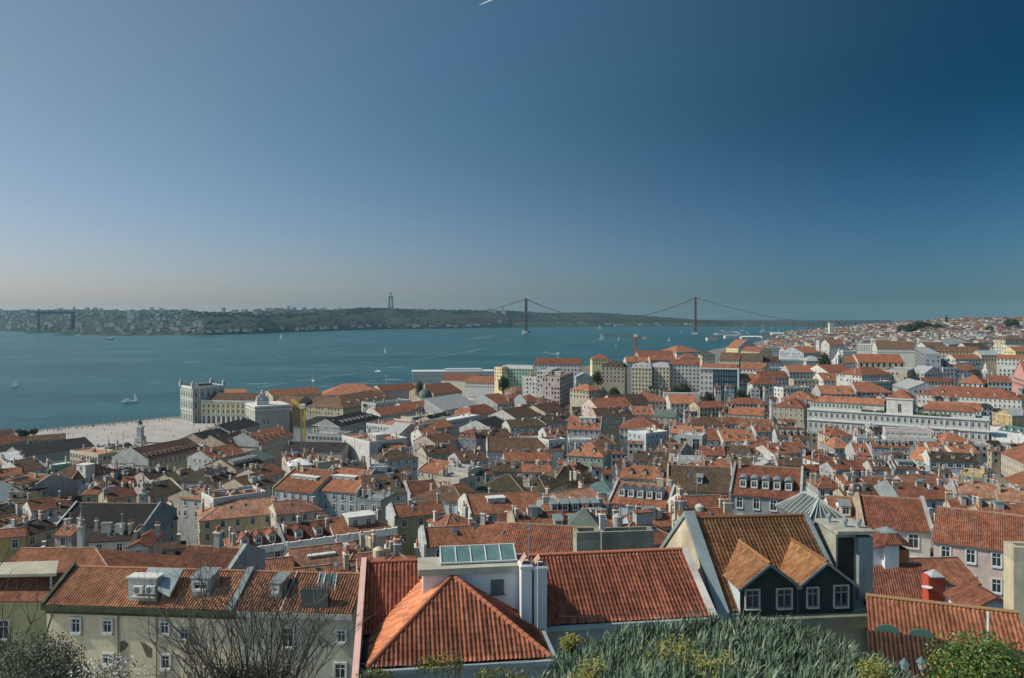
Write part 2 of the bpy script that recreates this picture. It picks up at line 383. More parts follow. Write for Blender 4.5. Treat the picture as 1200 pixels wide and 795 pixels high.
def house_at(a, b, Z, dep, roof='g', wall='white', rc='orange', slope=.5, dorm=0, dk='gable', dpos=.14, drc=None, chim=None, fw='', rows=2, wp=2.9,
             ww=1.1, wh=1.75, sh=3.4, tag_=None, label=None, cat='house', win=True, par=False, name='townhouse', frame='white', arch=False, rh=None, hl=True, hr=True,
             box=None, base=None, group=None, firstrow=.75, clutter=0, lod=None, trim=True, bal=False):
    d = Vector((b.x-a.x, b.y-a.y, 0)); L = d.length; ex = d/L; ny = Vector((-ex.y, ex.x, 0))
    if ny.y < 0: ny = -ny
    mid = (a+b)/2; D = mid.y
    rng = random.Random(int(abs(a.x*13.7+a.y*7.3))+int(L*11))
    cs = [a, b, a+ny*dep, b+ny*dep]
    zb = min(ground(c.x, c.y) for c in cs)-1.0
    if base is not None: zb = base
    zb = min(zb, Z-5)
    h = Z-zb
    far = D > 560 if lod is None else lod
    rz = math.atan2(ex.y, ex.x)
    root = thing(name, (mid.x, mid.y, zb), None, cat, group, rz)
    wmat = wm(wall) if isinstance(wall, str) else wall
    rmat = rm(rc, D < 330)
    x0, x1 = -L/2, L/2
    if rh is None: rh = {'g': dep/2*slope, 'h': dep/2*slope, 'x': L/2*slope, 'p': min(L, dep)/2*slope, 's': dep*slope, 'm': 4.0, 'f': 0}[roof]
    # walls
    mb = MB(); mb.box(x0, x1, 0, dep, 0, h, 0, skip='bd' if roof != 'f' else 'b')
    if roof == 'g' or (roof == 'h' and not (hl and hr)):
        if roof == 'g' or not hl: mb.poly([(x0, 0, h), (x0, dep/2, h+rh), (x0, dep, h)])
        if roof == 'g' or not hr: mb.poly([(x1, 0, h), (x1, dep, h), (x1, dep/2, h+rh)])
    elif roof == 'x':
        mb.poly([(x0, 0, h), (x1, 0, h), (0, 0, h+rh)]); mb.poly([(x0, dep, h), (0, dep, h+rh), (x1, dep, h)])
    elif roof == 's':
        mb.poly([(x0, dep, h), (x1, dep, h), (x1, dep, h+rh), (x0, dep, h+rh)])
        mb.poly([(x0, 0, h), (x0, dep, h+rh), (x0, dep, h)]); mb.poly([(x1, 0, h), (x1, dep, h), (x1, dep, h+rh)])
    if trim and roof != 'f' and D < 900:
        mb.box(x0-.14, x1+.14, -.16, -.003, h-.5, h-.18, 1)
        if roof == 'h': mb.box(x0-.16, x0-.003, -.003, dep, h-.5, h-.18, 1); mb.box(x1+.003, x1+.16, -.003, dep, h-.5, h-.18, 1)
    # windows
    walls = [((x0, 0), (1, 0), L, 0)]
    ca = Vector((-mid.x, -mid.y, 0)).normalized()
    if -ex.dot(ca) > .06: walls.append(((x0, dep), (0, -1), dep, -math.pi/2))
    if ex.dot(ca) > .06: walls.append(((x1, 0), (0, 1), dep, math.pi/2))
    wins = []
    if win:
        for (ox, oy), (dx, dy), ln, ang in walls:
            n = int((ln-.6)/wp)
            if n < 1: continue
            pitch = ln/n
            for r in range(rows):
                zc = h-firstrow-wh/2-r*sh
                if zc-wh/2 < .8: break
                for i in range(n):
                    t = (i+.5)*pitch
                    if ang and rng.random() < .3: continue
                    wins.append((ox+dx*t, oy+dy*t, zc, ang))
    if far:
        for x, y, z, ang in wins:
            c, s_ = math.cos(ang), math.sin(ang); e = Vector((c, s_, 0)); n_ = Vector((s_, -c, 0))*.07; p = Vector((x, y, z))+n_
            q = [p-e*ww/2-Vector((0, 0, wh/2)), p+e*ww/2-Vector((0, 0, wh/2)), p+e*ww/2+Vector((0, 0, wh/2)), p-e*ww/2+Vector((0, 0, wh/2))]
            mb.poly(q, 2)
    mb.build('wall', [wmat, TRIM, GLASS], root)
    if not far:
        wme = window_mesh(ww, wh, frame)
        for x, y, z, ang in wins: obj('window', wme, root, (x, y, z), ang)
    # roof
    ov = .35; e = ov*slope
    mb = MB()
    if roof == 'g':
        o2 = 0.0 if fw else .15
        mb.shell([(x0-o2, -ov, h-e), (x1+o2, -ov, h-e), (x1+o2, dep/2, h+rh), (x0-o2, dep/2, h+rh), (x1+o2, dep+ov, h-e), (x0-o2, dep+ov, h-e)],
                 [(0, 1, 2, 3), (3, 2, 4, 5)], .2)
    elif roof == 'h':
        il = min(dep/2, L*.46) if hl else -.1; ir = min(dep/2, L*.46) if hr else -.1
        ol = ov if hl else .1; orr = ov if hr else .1
        fs = [(0, 1, 3, 2), (2, 3, 5, 4)]
        fs.append((4, 0, 2)); fs.append((1, 5, 3))
        if not hl: fs[2] = None
        if not hr: fs[3] = None
        mb.shell([(x0-ol, -ov, h-e), (x1+orr, -ov, h-e), (x0+il, dep/2, h+rh), (x1-ir, dep/2, h+rh), (x0-ol, dep+ov, h-e), (x1+orr, dep+ov, h-e)],
                 [f for f in fs if f], .2)
    elif roof == 'x':
        e2 = ov*rh/(L/2)
        mb.shell([(x0-ov, -.3, h-e2), (0, -.3, h+rh), (x1+ov, -.3, h-e2), (x0-ov, dep+.2, h-e2), (0, dep+.2, h+rh), (x1+ov, dep+.2, h-e2)],
                 [(0, 1, 4, 3), (1, 2, 5, 4)], .2)
    elif roof == 'p':
        mb.shell([(x0-ov, -ov, h-e), (x1+ov, -ov, h-e), (x1+ov, dep+ov, h-e), (x0-ov, dep+ov, h-e), (0, dep/2, h+rh)],
                 [(0, 1, 4), (1, 2, 4), (2, 3, 4), (3, 0, 4)], .2)
    elif roof == 's':
        mb.shell([(x0-.1, -ov, h-e), (x1+.1, -ov, h-e), (x1+.1, dep+.2, h+rh), (x0-.1, dep+.2, h+rh)], [(0, 1, 2, 3)], .2)
    elif roof == 'm':
        i1, z1 = 1.3, 2.9
        i2 = min(dep/2, L/2)*.96; z2 = rh
        P = lambda i, z: [(x0+i, i, z), (x1-i, i, z), (x1-i, dep-i, z), (x0+i, dep-i, z)]
        vs = P(-.2, h)+P(i1, h+z1)+[(x0+dep/2, dep/2, h+z2), (x1-dep/2, dep/2, h+z2)]
        fs = [(i, (i+1) % 4, 4+(i+1) % 4, 4+i) for i in range(4)]
        if L > dep: fs += [(4, 5, 9, 8), (6, 7, 8, 9), (7, 4, 8), (5, 6, 9)]
        else:
            vs[8] = vs[9] = (0, dep/2, h+z2); fs += [(4, 5, 8), (5, 6, 8), (6, 7, 8), (7, 4, 8)]
        mb.shell(vs, fs, .15)
    else:
        mb.box(x0, x1, 0, .35, h+.003, h+.9, 0); mb.box(x0, x1, dep-.35, dep, h+.003, h+.9, 0)
        mb.box(x0, x0+.35, .353, dep-.353, h+.003, h+.88, 0); mb.box(x1-.35, x1, .353, dep-.353, h+.003, h+.88, 0)
        mb.box(x0+.36, x1-.36, .36, dep-.36, h+.004, h+.12, 1)
    if D < 420 and roof in ('g', 'h'):     # mortared ridge and hips
        mr = plain('ridge_mortar', (.36, .24, .17), .95, .1, 0, .4, 1.5)
        ra, rb = (0 if roof == 'g' or not hl else min(dep/2, L*.46)), (0 if roof == 'g' or not hr else min(dep/2, L*.46))
        pa, pb = Vector((x0+ra, dep/2, h+rh+.03)), Vector((x1-rb, dep/2, h+rh+.03)); mb.bar(pa, pb, .26, 1, .16)
        if roof == 'h':
            if hl: mb.bar((x0-.3, -.3, h-e+.04), pa, .22, 1, .14)
            if hr: mb.bar((x1+.3, -.3, h-e+.04), pb, .22, 1, .14)
    if roof == 'f':
        rf = mb.build('roof', [TRIM if wall in ('white', 'blue') else wmat, rm(rc, D < 330) if rc in ('grey', 'white', 'green', 'teal') else roofmat('terrace_tiles_'+rc, ROOFC[rc], False)], root)
    else: rf = mb.build('roof', [rmat, plain('ridge_mortar', (.36, .24, .17), .95, .1, 0, .4, 1.5)], root)
    # party walls standing above the roof
    for s_ in fw:
        x = x0 if s_ == 'l' else x1
        mb = MB(); t = .45; up = .55
        xa, xb = (x-t, x-.003) if s_ == 'l' else (x+.003, x+t)
        if roof in ('g', 'h'): pr = [(-.3, h-.2+up), (dep/2, h+rh+up), (dep+.3, h-.2+up), (dep+.3, h-2.5), (-.3, h-2.5)]
        elif roof == 's': pr = [(-.3, h-.2+up), (dep, h+rh+up), (dep, h-2.5), (-.3, h-2.5)]
        else: pr = [(0, h+1.2), (dep, h+1.2), (dep, h-2), (0, h-2)]
        A = [(xa, y, z) for y, z in pr]; B = [(xb, y, z) for y, z in pr]
        mb.poly(A[::-1]); mb.poly(B)
        for i in range(len(pr)): j = (i+1) % len(pr); mb.poly([A[i], A[j], B[j], B[i]])
        mb.build('parapet', [wm(rng.choice(('white', 'grey', 'grey', 'tan', 'bluegrey')))], root)
    if bal:
        mb = MB(); mb.box(x0-.1, x1+.1, -.62, -.40, h-.55, h+.75, 0); mb.box(x0-.1, x1+.1, -.70, -.32, h+.753, h+.92, 0)
        for i in range(int(L/2.4)+1): x = x0+i*L/int(L/2.4); mb.box(x-.18, x+.18, -.74, -.28, h+.923, h+1.08, 0)
        mb.build('balustrade', [plain('balustrade_white', (.74, .74, .71), .8, .2, 0, .2, 1.0)], root)
    # dormers, chimneys
    if dorm:
        me, dw, dh = dormer_meshes(dk, wall if isinstance(wall, str) and wall not in ('yellow', 'olive') else 'white', drc or ('zinc' if dk in ('arch', 'shed') else rc))
        if roof == 'm': yy, zz = .35, h+.35
        else: yy = dep*dpos; zz = h+yy*slope
        span = L-2.0-(dep*.5 if roof == 'h' and L > dep*1.3 else 0)
        wme = window_mesh(dw-.55, dh-.55)
        for i in range(dorm):
            x = (i+.5)/dorm*span-span/2
            dd = obj('dormer', me, root, (x, yy, zz))
            if D < 700: obj('window', wme, dd, (0, -.012, dh/2+.05))
    n = chim if chim is not None else (rng.choice((2, 3, 3, 4, 5, 6)) if D < 560 else rng.choice((0, 1, 1, 2)))
    for i in range(n):
        v = rng.randrange(7); fx = rng.choice((.06, .94, .94, .06, rng.uniform(.2, .8))); fy = rng.uniform(.3, .75)
        if roof == 'f': zz = h+1.0
        elif roof in ('g', 'h'): zz = h+rh*(1-abs(fy-.5)*2)*(.9 if roof == 'g' else .55)
        elif roof == 's': zz = h+rh*fy
        else: zz = h+rh*.35
        obj('chimney', chimney_mesh(v), rf, (x0+fx*L, fy*dep, zz), rng.choice((0, math.pi/2)))
    if D < 330 and chim != 0 and rng.random() < .55:
        obj('aerial', aerial_mesh(), rf, (x0+L*rng.uniform(.15, .85), dep*.5, h+(rh if roof in ('g', 'h') else .5)), rng.uniform(0, 3))
    if D < 330 and chim != 0 and rng.random() < .3 and roof in ('g', 'h'):
        obj('dish', dish_mesh(), rf, (x0+L*rng.uniform(.2, .8), dep*.25, h+rh*.5), rng.uniform(2, 4))
    if roof in ('g', 'h', 's') and D < 520 and chim != 0:     # roof lights lying on the front slope
        for i in range(rng.choice((0, 0, 1, 1, 2))):
            run = dep if roof == 's' else dep/2; f = rng.uniform(.4, .75); x = x0+L*rng.uniform(.3, .7); y = run*f; sl = rh/run; c_, s2 = 1/math.hypot(1, sl), sl/math.hypot(1, sl)
            mb = MB(); o3 = Vector((x, y, h+rh*f+.08)); up3 = Vector((0, c_, s2)); n3 = Vector((0, -s2, c_))
            mb.obox(o3, Vector((.42, 0, 0)), up3*.55, n3*.06, 1); mb.obox(o3+n3*.07, Vector((.33, 0, 0)), up3*.46, n3*.012, 0); mb.build('roof_light', [GLASS, ZINC], rf)
    for i in range(clutter):
        mb = MB(); w = rng.uniform(.9, 2.3); q = rng.uniform(.9, 2.2); hh = rng.uniform(.7, 1.7); cx, cy = rng.uniform(x0+2.5, x1-2.5), rng.uniform(min(2.2, dep*.3), max(dep-2.5, dep*.6))
        zt = h+(0 if roof == 'f' else rh*(1-abs(cy/dep-.5)*2))
        if rng.random() < .3: mb.lathe((cx, cy, zt-.3), [(w*.4, 0), (w*.4, hh), (.3, hh+.35)], 12, 0)
        else: mb.box(cx-w/2, cx+w/2, cy-q/2, cy+q/2, zt-.6, zt+hh, 0); mb.box(cx-w/2-.12, cx+w/2+.12, cy-q/2-.12, cy+q/2+.12, zt+hh+.003, zt+hh+.15, 1)
        mb.build('rooftop_box', [wm(rng.choice(('white', 'cream', 'grey', 'beige', 'rose'))), ZINC if rng.random() < .6 else rm('rust')], root)
    if box:   # a larger rooftop room: (fraction x, width, height, depth, wall)
        for fx, w, hh, q, wk in box:
            mb = MB(); xx = x0+fx*L; y0 = dep*.25
            mb.box(xx-w/2, xx+w/2, y0, y0+q, h-.3, h+hh, 0); mb.box(xx-w/2-.2, xx+w/2+.2, y0-.2, y0+q+.2, h+hh+.003, h+hh+.2, 1)
            pt = mb.build('rooftop_room', [wm(wk), TRIM], root)
            k = int(w/2.6)
            for i in range(k): obj('window', window_mesh(1.1, 1.5), pt, (xx-w/2+(i+.5)*w/k, y0-.002, h+hh-1.3))
    c = mid+ny*dep/2; zc = Z+rh*.4
    info = dict(root=root, a=a, b=b, ny=ny, dep=dep, Z=Z, D=D, L=L, px=CX+c.x/c.y*F, py=HY+(CZ-zc)/c.y*F, wall=wall if isinstance(wall, str) else 'white', rc=rc, roof=roof, dorm=dorm, n=n,
                label=label, fw=fw, far=far, foot=[(c.x, c.y) for c in (a, b, b+ny*dep, a+ny*dep)], rh=rh, tag=tag_)
    pr = [(CX+p.x/p.y*F, HY+(CZ-z)/p.y*F) for p in cs for z in (Z+rh, Z-6.5)]
    info['bb'] = (min(p[0] for p in pr), min(p[1] for p in pr), max(p[0] for p in pr), max(p[1] for p in pr))
    HOUSES.append(info)
    return root, info

_AE = {}
def aerial_mesh():
    if 'a' not in _AE:
        mb = MB(); mb.bar((0, 0, -.3), (0, 0, 2.6), .05); mb.bar((-.7, 0, 2.5), (.7, 0, 2.5), .04)
        for i in range(6): x = -.6+i*.24; mb.bar((x, -.3+i*.03, 2.5), (x, .3-i*.03, 2.5), .03)
        mb.bar((-.35, 0, 1.9), (.35, 0, 1.9), .03); _AE['a'] = mb.mesh('aerial', [STEEL])
    return _AE['a']
def dish_mesh():
    if 'd' not in _AE:
        mb = MB(); mb.bar((0, 0, -.5), (0, 0, .6), .06); N = 12
        c = [(math.cos(2*math.pi*i/N)*.42, -.12, .75+math.sin(2*math.pi*i/N)*.42) for i in range(N)]
        for i in range(N): mb.poly([c[i], c[(i+1) % N], (0, 0, .7)])
        mb.bar((0, 0, .6), (0, -.5, .7), .03); _AE['d'] = mb.mesh('dish', [FRAME])
    return _AE['d']
LAND = []       # landmarks that labels refer to: (px, py, phrase)
def land(px, py, phrase): LAND.append((px, py, phrase))
ORD = ['first', 'second', 'third', 'fourth', 'fifth', 'sixth', 'seventh', 'eighth', 'ninth', 'tenth', 'eleventh', 'twelfth', 'thirteenth', 'fourteenth', 'fifteenth',
       'sixteenth', 'seventeenth', 'eighteenth', 'nineteenth', 'twentieth'] + ['twenty-'+w for w in ('first', 'second', 'third', 'fourth', 'fifth', 'sixth', 'seventh', 'eighth', 'ninth')] + ['thirtieth']
def label_houses():
    groups = {}
    for h in HOUSES:
        if h['label']: tag(h['root'], h['label']); continue
        best = min(LAND, key=lambda l: ((l[0]-h['px'])**2+((l[1]-h['py'])*2.0)**2))
        dx, dy = h['px']-best[0], (h['py']-best[1])*2.0
        rel = ('left of' if dx < 0 else 'right of') if abs(dx) > abs(dy) else ('behind' if dy < 0 else 'before')
        groups.setdefault((best[2], rel), []).append((math.hypot(dx, dy), h))
    form = dict(g='gabled', h='hipped', f='flat', m='mansard', x='gable-fronted', p='pyramid', s='sloping')
    for (ph, rel), hs in groups.items():
        hs.sort(key=lambda t: t[0]); feats = {}
        for i, (q, h) in enumerate(hs):
            ex = f" and {NUMW[min(h['dorm'],14)]} dormers" if h['dorm'] > 1 else (' and one dormer' if h['dorm'] else (' and parapets' if len(h['fw']) > 1 else ''))
            rw = (ROOFW[h['rc']]+' ' if h['roof'] != 'f' or h['rc'] not in ('white', 'grey') else '')+form[h['roof']]+' roof'
            wc = {'bluegrey': 'blue-grey', 'moss': 'moss-green'}.get(h['wall'], h['wall'])
            feats.setdefault(f"{wc} house with {rw}{ex}", []).append(h)
        for d, lst in feats.items():
            for i, h in enumerate(lst):
                if len(lst) == 1: s = f"{d}, {rel} the {ph}"
                else: s = f"{d}, {ORD[min(i, 29)]} such {rel} the {ph}"
                w = s.split()
                if len(w) > 16: s = s.replace(' and parapets', '').replace(' walled', '')
                tag(h['root'], s)
# ------------------------------------------------------------------ the town, house by house (eave ends and ridge as seen from the viewpoint)
def town():
    H = house
    # left part, towards the riverside square
    H(26, 535, 111, 523, 516, 500, 'g', 'grey', 'black', label='long hall with black pitched roof beside the pale riverside square', name='long_hall', chim=0, win=False)
    H(-12, 524, 32, 516, 511, 540, 'g', 'tan', 'rust'); H(-14, 513, 20, 508, 504, 590, 'g', 'tan', 'brown'); H(33, 517, 77, 514, 509, 560, 'g', 'cream', 'brown')
    H(82, 529.5, 115, 534.5, 526, 440, 'f', 'cream', 'salmon', dep=13, rows=2, wh=2.2, ww=1.5, wp=2.4, label='modern cream house with glazed loggia and roof terrace beside mossy wall', clutter=2)
    H(116, 534, 153, 527, 524, 452, 'f', 'moss', 'grey', dep=7, win=False, label='mossy yellow-green blank-walled house next to the modern cream loggia', clutter=2)
    H(146, 531, 177, 524, 519, 450, 'f', 'white', 'grey', dep=10, clutter=4); H(120, 528, 147, 522, 517, 470, 'f', 'white', 'grey', dep=10, clutter=5)
    H(56, 559, 83.5, 562.5, 544, 300, 'h', 'blue', 'brown', dep=20, rows=3, wp=3.1, label='pale blue corner house with brown hipped roof and white rooftop room', box=[(.9, 5, 4.5, 4, 'white')], chim=1)
    H(0, 575, 26, 579, 555, 268, 'g', 'cream', 'rust', dorm=4, fw='r'); H(28, 579, 56, 571, 557, 268, 'g', 'cream', 'umber', dorm=3, dk='shed', drc='rust', fw='l')
    H(-16, 560, 26, 556, 549, 330, 'g', 'white', 'rust'); H(26, 553, 54, 548, 536, 340, 'g', 'white', 'brown', fw='r'); H(8, 545, 34, 541, 535, 385, 's', 'white', 'white'); H(0, 540, 28, 537, 531, 415, 'g', 'cream', 'umber')
    H(60, 548, 84, 545, 538, 350, 'f', 'green', 'white', dep=9); H(84, 545, 100, 548, 541, 355, 'g', 'cream', 'rust')
    H(37, 599, 67, 594.5, 583, 232, 'g', 'white', 'rust', fw='', chim=1, rows=2); H(-6, 606, 24, 597, 590, 225, 'g', 'white', 'umber', fw='r'); H(8, 590, 40, 588, 583, 245, 's', 'yellow', 'olive')
    H(0, 617, 30, 611, 603, 190, 'g', 'white', 'rust', fw='lr'); H(28, 628, 66, 617, 608, 178, 'g', 'white', 'umber', fw='l'); H(-20, 632, 30, 627, 620, 165, 'g', 'ochre', 'orange')
    H(68, 616, 168, 617, 590, 192, 'g', 'grey', 'black', fw='lr', win=False, chim=0, label='long church nave under a plain black slate roof', name='church_nave', cat='church')
    H(64, 626, 84, 627, 615, 172, 'g', 'rose', 'orange'); H(104, 634, 152, 632, 622, 158, 'g', 'white', 'dark', clutter=2); H(150, 641, 174, 640, 629, 150, 'x', 'cream', 'orange', dep=9)
    H(176, 612, 208, 607, 596, 205, 'g', 'cream', 'umber', rows=3); H(96, 580, 128, 578, 569, 262, 'h', 'white', 'rust', clutter=2); H(126, 585, 160, 580, 571, 255, 'g', 'cream', 'rust', clutter=3)
    H(120, 571, 142, 567, 559, 290, 'g', 'white', 'brown', clutter=2); H(140, 562, 168, 556, 548, 320, 'g', 'white', 'dark', clutter=2); H(124, 553, 146, 548, 543, 355, 'f', 'blue', 'grey', dep=10, clutter=2)
    H(174, 540, 240, 526, 517, 400, 'g', 'cream', 'brown', dorm=12, dk='low', rows=1, wh=2.4, label='long cream building with row of twelve dormers and brown roof', chim=2, fw='l')
    H(228, 530, 250, 526, 512, 425, 'x', 'yellow', 'grey', dep=12, win=False)
    H(249, 538, 287, 530, 522, 385, 'g', 'grey', 'rust', clutter=1); H(276, 549.5, 309, 541.5, 531, 340, 'g', 'white', 'olive', dorm=7, dk='shed', rows=2)
    H(250, 565, 277, 555.5, 544, 312, 'h', 'grey', 'dark', dorm=3, rows=2); H(211, 582.5, 236, 585, 568.5, 252, 'h', 'grey', 'salmon', fw=''); H(236, 585, 250, 580, 568, 255, 'g', 'cream', 'salmon', fw='r')
    H(250, 588, 312, 579, 571, 238, 'f', 'white', 'salmon', dep=11, clutter=7); H(176, 583, 214, 575, 563, 275, 'g', 'white', 'umber', clutter=3, fw='r'); H(176, 562, 206, 556, 548, 320, 'g', 'white', 'dark', clutter=3)
    H(206, 565, 236, 558, 550, 312, 'g', 'cream', 'umber', clutter=2); H(286, 545, 322, 536, 528, 372, 'g', 'cream', 'green'); H(303, 519, 344, 509, 502, 455, 'g', 'white', 'rust', dorm=6, dk='low', fw='l')
    H(268, 524, 304, 515, 506, 450, 'g', 'white', 'dark', fw='lr', dorm=2); H(240, 516, 270, 509, 503, 500, 'g', 'tan', 'black'); H(270, 506, 304, 497, 492, 545, 'g', 'grey', 'black', win=False)
    H(308, 560, 334, 553, 543, 325, 'g', 'white', 'rust', clutter=2); H(292, 573, 322, 565, 554, 292, 'g', 'cream', 'brown', clutter=2)
    # yellow corner house and its neighbours
    H(234, 610, 322, 601.5, 586, 230, 'h', 'yellow', 'salmon', hr=False, rows=3, wp=3.4, fw='r', label='large yellow corner house with salmon hipped roof', chim=1)
    H(324, 603, 377, 597, 585, 228, 'h', 'cream', 'salmon', hl=False, rows=2, label='low cream house with salmon roof joined to the yellow corner house')
    H(275, 649, 335, 640.5, 620, 162, 'h', 'white', 'orange', dorm=3, rows=2, hr=False, label='white house with tall side windows, orange hipped roof and three small dormers', bal=True)
    H(336, 640.5, 394, 632, 611, 166, 'g', 'white', 'maroon', dorm=2, fw='lr', label='white balustraded house with maroon roof and two white dormers', bal=True)
    H(394, 632, 464, 622.5, 603, 170, 'h', 'grey', 'rust', box=[(.5, 6, 3.2, 4, 'white')], label='grey house with rust roof and white attic room beside olive house', hl=False, bal=True)
    H(286, 678, 345, 671, 655, 118, 'g', 'cream', 'orange', win=False, chim=0); H(345, 671, 424, 660.5, 638, 124, 'g', 'cream', 'salmon', win=False, chim=0, box=[(.45, 4, 1.3, 3, 'grey')]); H(346, 683, 412, 675, 664, 105, 'g', 'white', 'orange', win=False, chim=1)
    H(410, 655, 446, 648, 641, 128, 'h', 'white', 'orange'); H(420, 664, 470, 660, 648, 112, 'g', 'white', 'rust', clutter=1); H(440, 668, 492, 666, 655, 100, 'h', 'white', 'orange', win=False)
    # twin white houses
    H(321, 572.5, 366, 578, 549, 258, 'g', 'blue', 'rust', fw='l', rows=3, wp=2.6, wh=2.1, box=[(.47, 10.5, 3.4, 5, 'white')], label='left one of the twin pale houses with wide white attic room')
    H(367, 573, 417, 577.5, 549, 256, 'g', 'blue', 'orange', fw='lr', rows=3, wp=2.6, wh=2.1, box=[(.47, 9, 3.4, 5, 'white')], label='right one of the twin pale houses, with tall white gable wall')
    H(432, 550.5, 454, 550, 548, 285, 'f', 'white', 'grey', dep=6, rows=1, label='plain white box house behind the twin pale houses'); H(425, 580, 484, 577, 556, 250, 'g', 'grey', 'umber', clutter=4, dorm=2); H(456, 566, 486, 563, 549, 285, 'g', 'white', 'brown', clutter=3)
    H(418, 588, 446, 590, 576, 232, 'f', 'bluegrey', 'grey', dep=10, rows=1)
    # middle
    H(401, 512, 433, 520, 507, 405, 'f', 'white', 'bright', dep=22, rows=3, win=False, label='white building wrapped in scaffold sheeting with orange rooftop room', box=[(.75, 8, 3.2, 5, 'white')], name='scaffolded_building', cat='building')
    H(433, 517, 459, 510, 506, 412, 'f', 'lilac', 'grey', dep=9, rows=1); H(460, 527, 478, 524, 517, 400, 'g', 'rose', 'bright'); H(462, 514, 500, 507, 500, 470, 'x', 'rose', 'grey', dep=12)
    H(429, 497.5, 476, 502.5, 495, 480, 'f', 'blue', 'salmon', dep=25, rows=2, wp=2.2, clutter=7, label='long pale office block with red roof band and flat roof'); H(478, 503, 562, 488, 483, 500, 'f', 'blue', 'white', dep=13, wp=2.4, clutter=5)
    H(344, 499, 391, 500, 488, 520, 'h', 'grey', 'black', rows=1, hr=False); H(398, 500, 448, 489, 484, 535, 'h', 'white', 'black', dorm=8, dk='shed', drc='black', hl=False); H(360, 509, 401, 511, 506, 445, 'f', 'grey', 'grey', dep=12, wp=2.2, ww=1.7, wh=2.2, clutter=3)
    H(330, 527, 400, 529, 518, 400, 'g', 'white', 'black', win=False); H(336, 541, 372, 538, 531, 355, 'g', 'white', 'rust', clutter=3); H(372, 545, 400, 541, 533, 345, 'f', 'white', 'grey', dep=12, clutter=4)
    H(400, 550, 430, 548, 541, 330, 'g', 'white', 'umber', clutter=3); H(340, 546, 366, 544, 538, 338, 'p', 'white', 'white', dep=9); H(444, 540, 490, 536, 527, 345, 'h', 'grey', 'umber', clutter=5)
    H(484.5, 583.5, 543.5, 590, 569, 225, 'h', 'blue', 'brown', rows=1, wh=2.6, wp=2.3, label='pale blue house with long windows and broad brown hipped roof'); H(482, 581, 516, 578, 563, 250, 'g', 'white', 'rust', fw='l')
    H(464, 606, 522, 600.5, 589, 186, 'g', 'olive', 'rust', fw='l', rows=2, wp=3.4, label='olive yellow house with brick-red window panels and flat olive gable')
    H(543, 590, 566, 583, 566, 232, 'g', 'cream', 'rust', clutter=1); H(552.5, 603, 640, 597, 578, 196, 'g', 'blue', 'rust', fw='l', rows=1, box=[(.38, 4.5, 2.6, 4, 'white')], label='broad rust roofed house with curved dark parapet and little attic room')
    H(511, 561, 538, 565, 558, 262, 'f', 'white', 'grey', dep=9, rows=1); H(491, 551, 515.5, 555, 539, 310, 'g', 'white', 'orange', fw='lr'); H(522, 549, 551, 553, 545, 300, 'f', 'white', 'grey', dep=7, clutter=4, win=False)
    H(558, 573, 614, 577, 556, 265, 'h', 'grey', 'olive', rows=1, wp=2.2, dorm=0, label='grey house under a broad dark olive hipped roof'); H(618, 566, 642, 573, 553, 285, 'h', 'cream', 'umber', dep=24, rows=2, wp=2.4)
    H(572, 529, 660, 528, 513, 395, 'g', 'white', 'brown', fw='lr', win=False, chim=2, label='long barn-like house under a plain brown roof with white ridges'); H(592, 541, 647, 540, 529, 350, 'g', 'white', 'orange', clutter=9, chim=4)
    H(577, 552, 613, 553, 542, 315, 'g', 'white', 'umber', clutter=3); H(555, 557, 578, 556, 545, 300, 'g', 'white', 'brown', clutter=2); H(540, 541, 572, 538, 528, 350, 'g', 'grey', 'brown', clutter=5); H(500, 533, 538, 530, 521, 375, 'g', 'white', 'brown', clutter=5)
    H(537, 513, 558, 514, 498, 430, 'm', 'bluegrey', 'orange', dep=12, dorm=3, drc='dark', label='blue-grey house with steep orange mansard and three dark dormers'); H(511, 520, 537, 515, 507, 425, 'g', 'white', 'brown'); H(497, 511, 516, 509, 501, 455, 'g', 'white', 'orange')
    H(612, 553, 646, 553, 544, 310, 'g', 'white', 'orange', clutter=3); H(640, 575, 664, 565, 552, 270, 'h', 'cream', 'olive', dep=12, rows=2); H(656.5, 555, 677, 556.5, 544, 295, 'h', 'white', 'orange', dep=15, dorm=2, dk='low')
    H(664, 533, 706.5, 535.5, 519, 330, 'h', 'green', 'orange', dep=17, rows=3, wp=2.5, dorm=2, dk='low', label='grey-green house with orange hipped roof at the head of the street')
    H(664, 503, 703, 504, 488, 430, 'g', 'white', 'orange', fw='r', dorm=4, dk='low', rows=2, box=[(.6, 9, 5.5, 4, 'white')], label='white house with orange roof, white rooftop box and white right parapet'); H(641, 511, 664, 510, 502, 415, 'g', 'white', 'orange', dorm=2, fw='l'); H(643, 518, 663, 516, 509, 400, 'f', 'white', 'grey', dep=10)
    H(667, 517, 700, 517, 509, 400, 'f', 'blue', 'white', dep=8, wp=2.2); H(694, 521, 722, 521, 510, 385, 'h', 'white', 'brown', dep=14, clutter=2); H(726, 502, 775, 503.5, 488, 440, 'h', 'white', 'rust', rows=2, wp=2.4, label='white house with wide rust hipped roof above a row of windows')
    H(684, 575, 718, 578, 558, 248, 'p', 'grey', 'teal', dep=13, win=False, label='low glazed pavilion with dark teal pyramid roof', name='glazed_pavilion', cat='pavilion')
    H(668, 598, 712, 590, 573, 190, 'g', 'white', 'salmon', fw='', win=False); H(640, 607, 712, 605, 590, 163, 'g', 'bluegrey', 'rust', dorm=5, dk='shed', dpos=.2, label='house with five blue-grey box dormers beside the dark pyramid pavilion')
    H(715, 588, 781, 594.5, 567, 165, 'g', 'blue', 'orange', fw='lr', dorm=5, dk='gable', drc='zinc', rows=2, wp=2.3, wh=2.3, label='pale house with five tall grey dormers and white right gable')
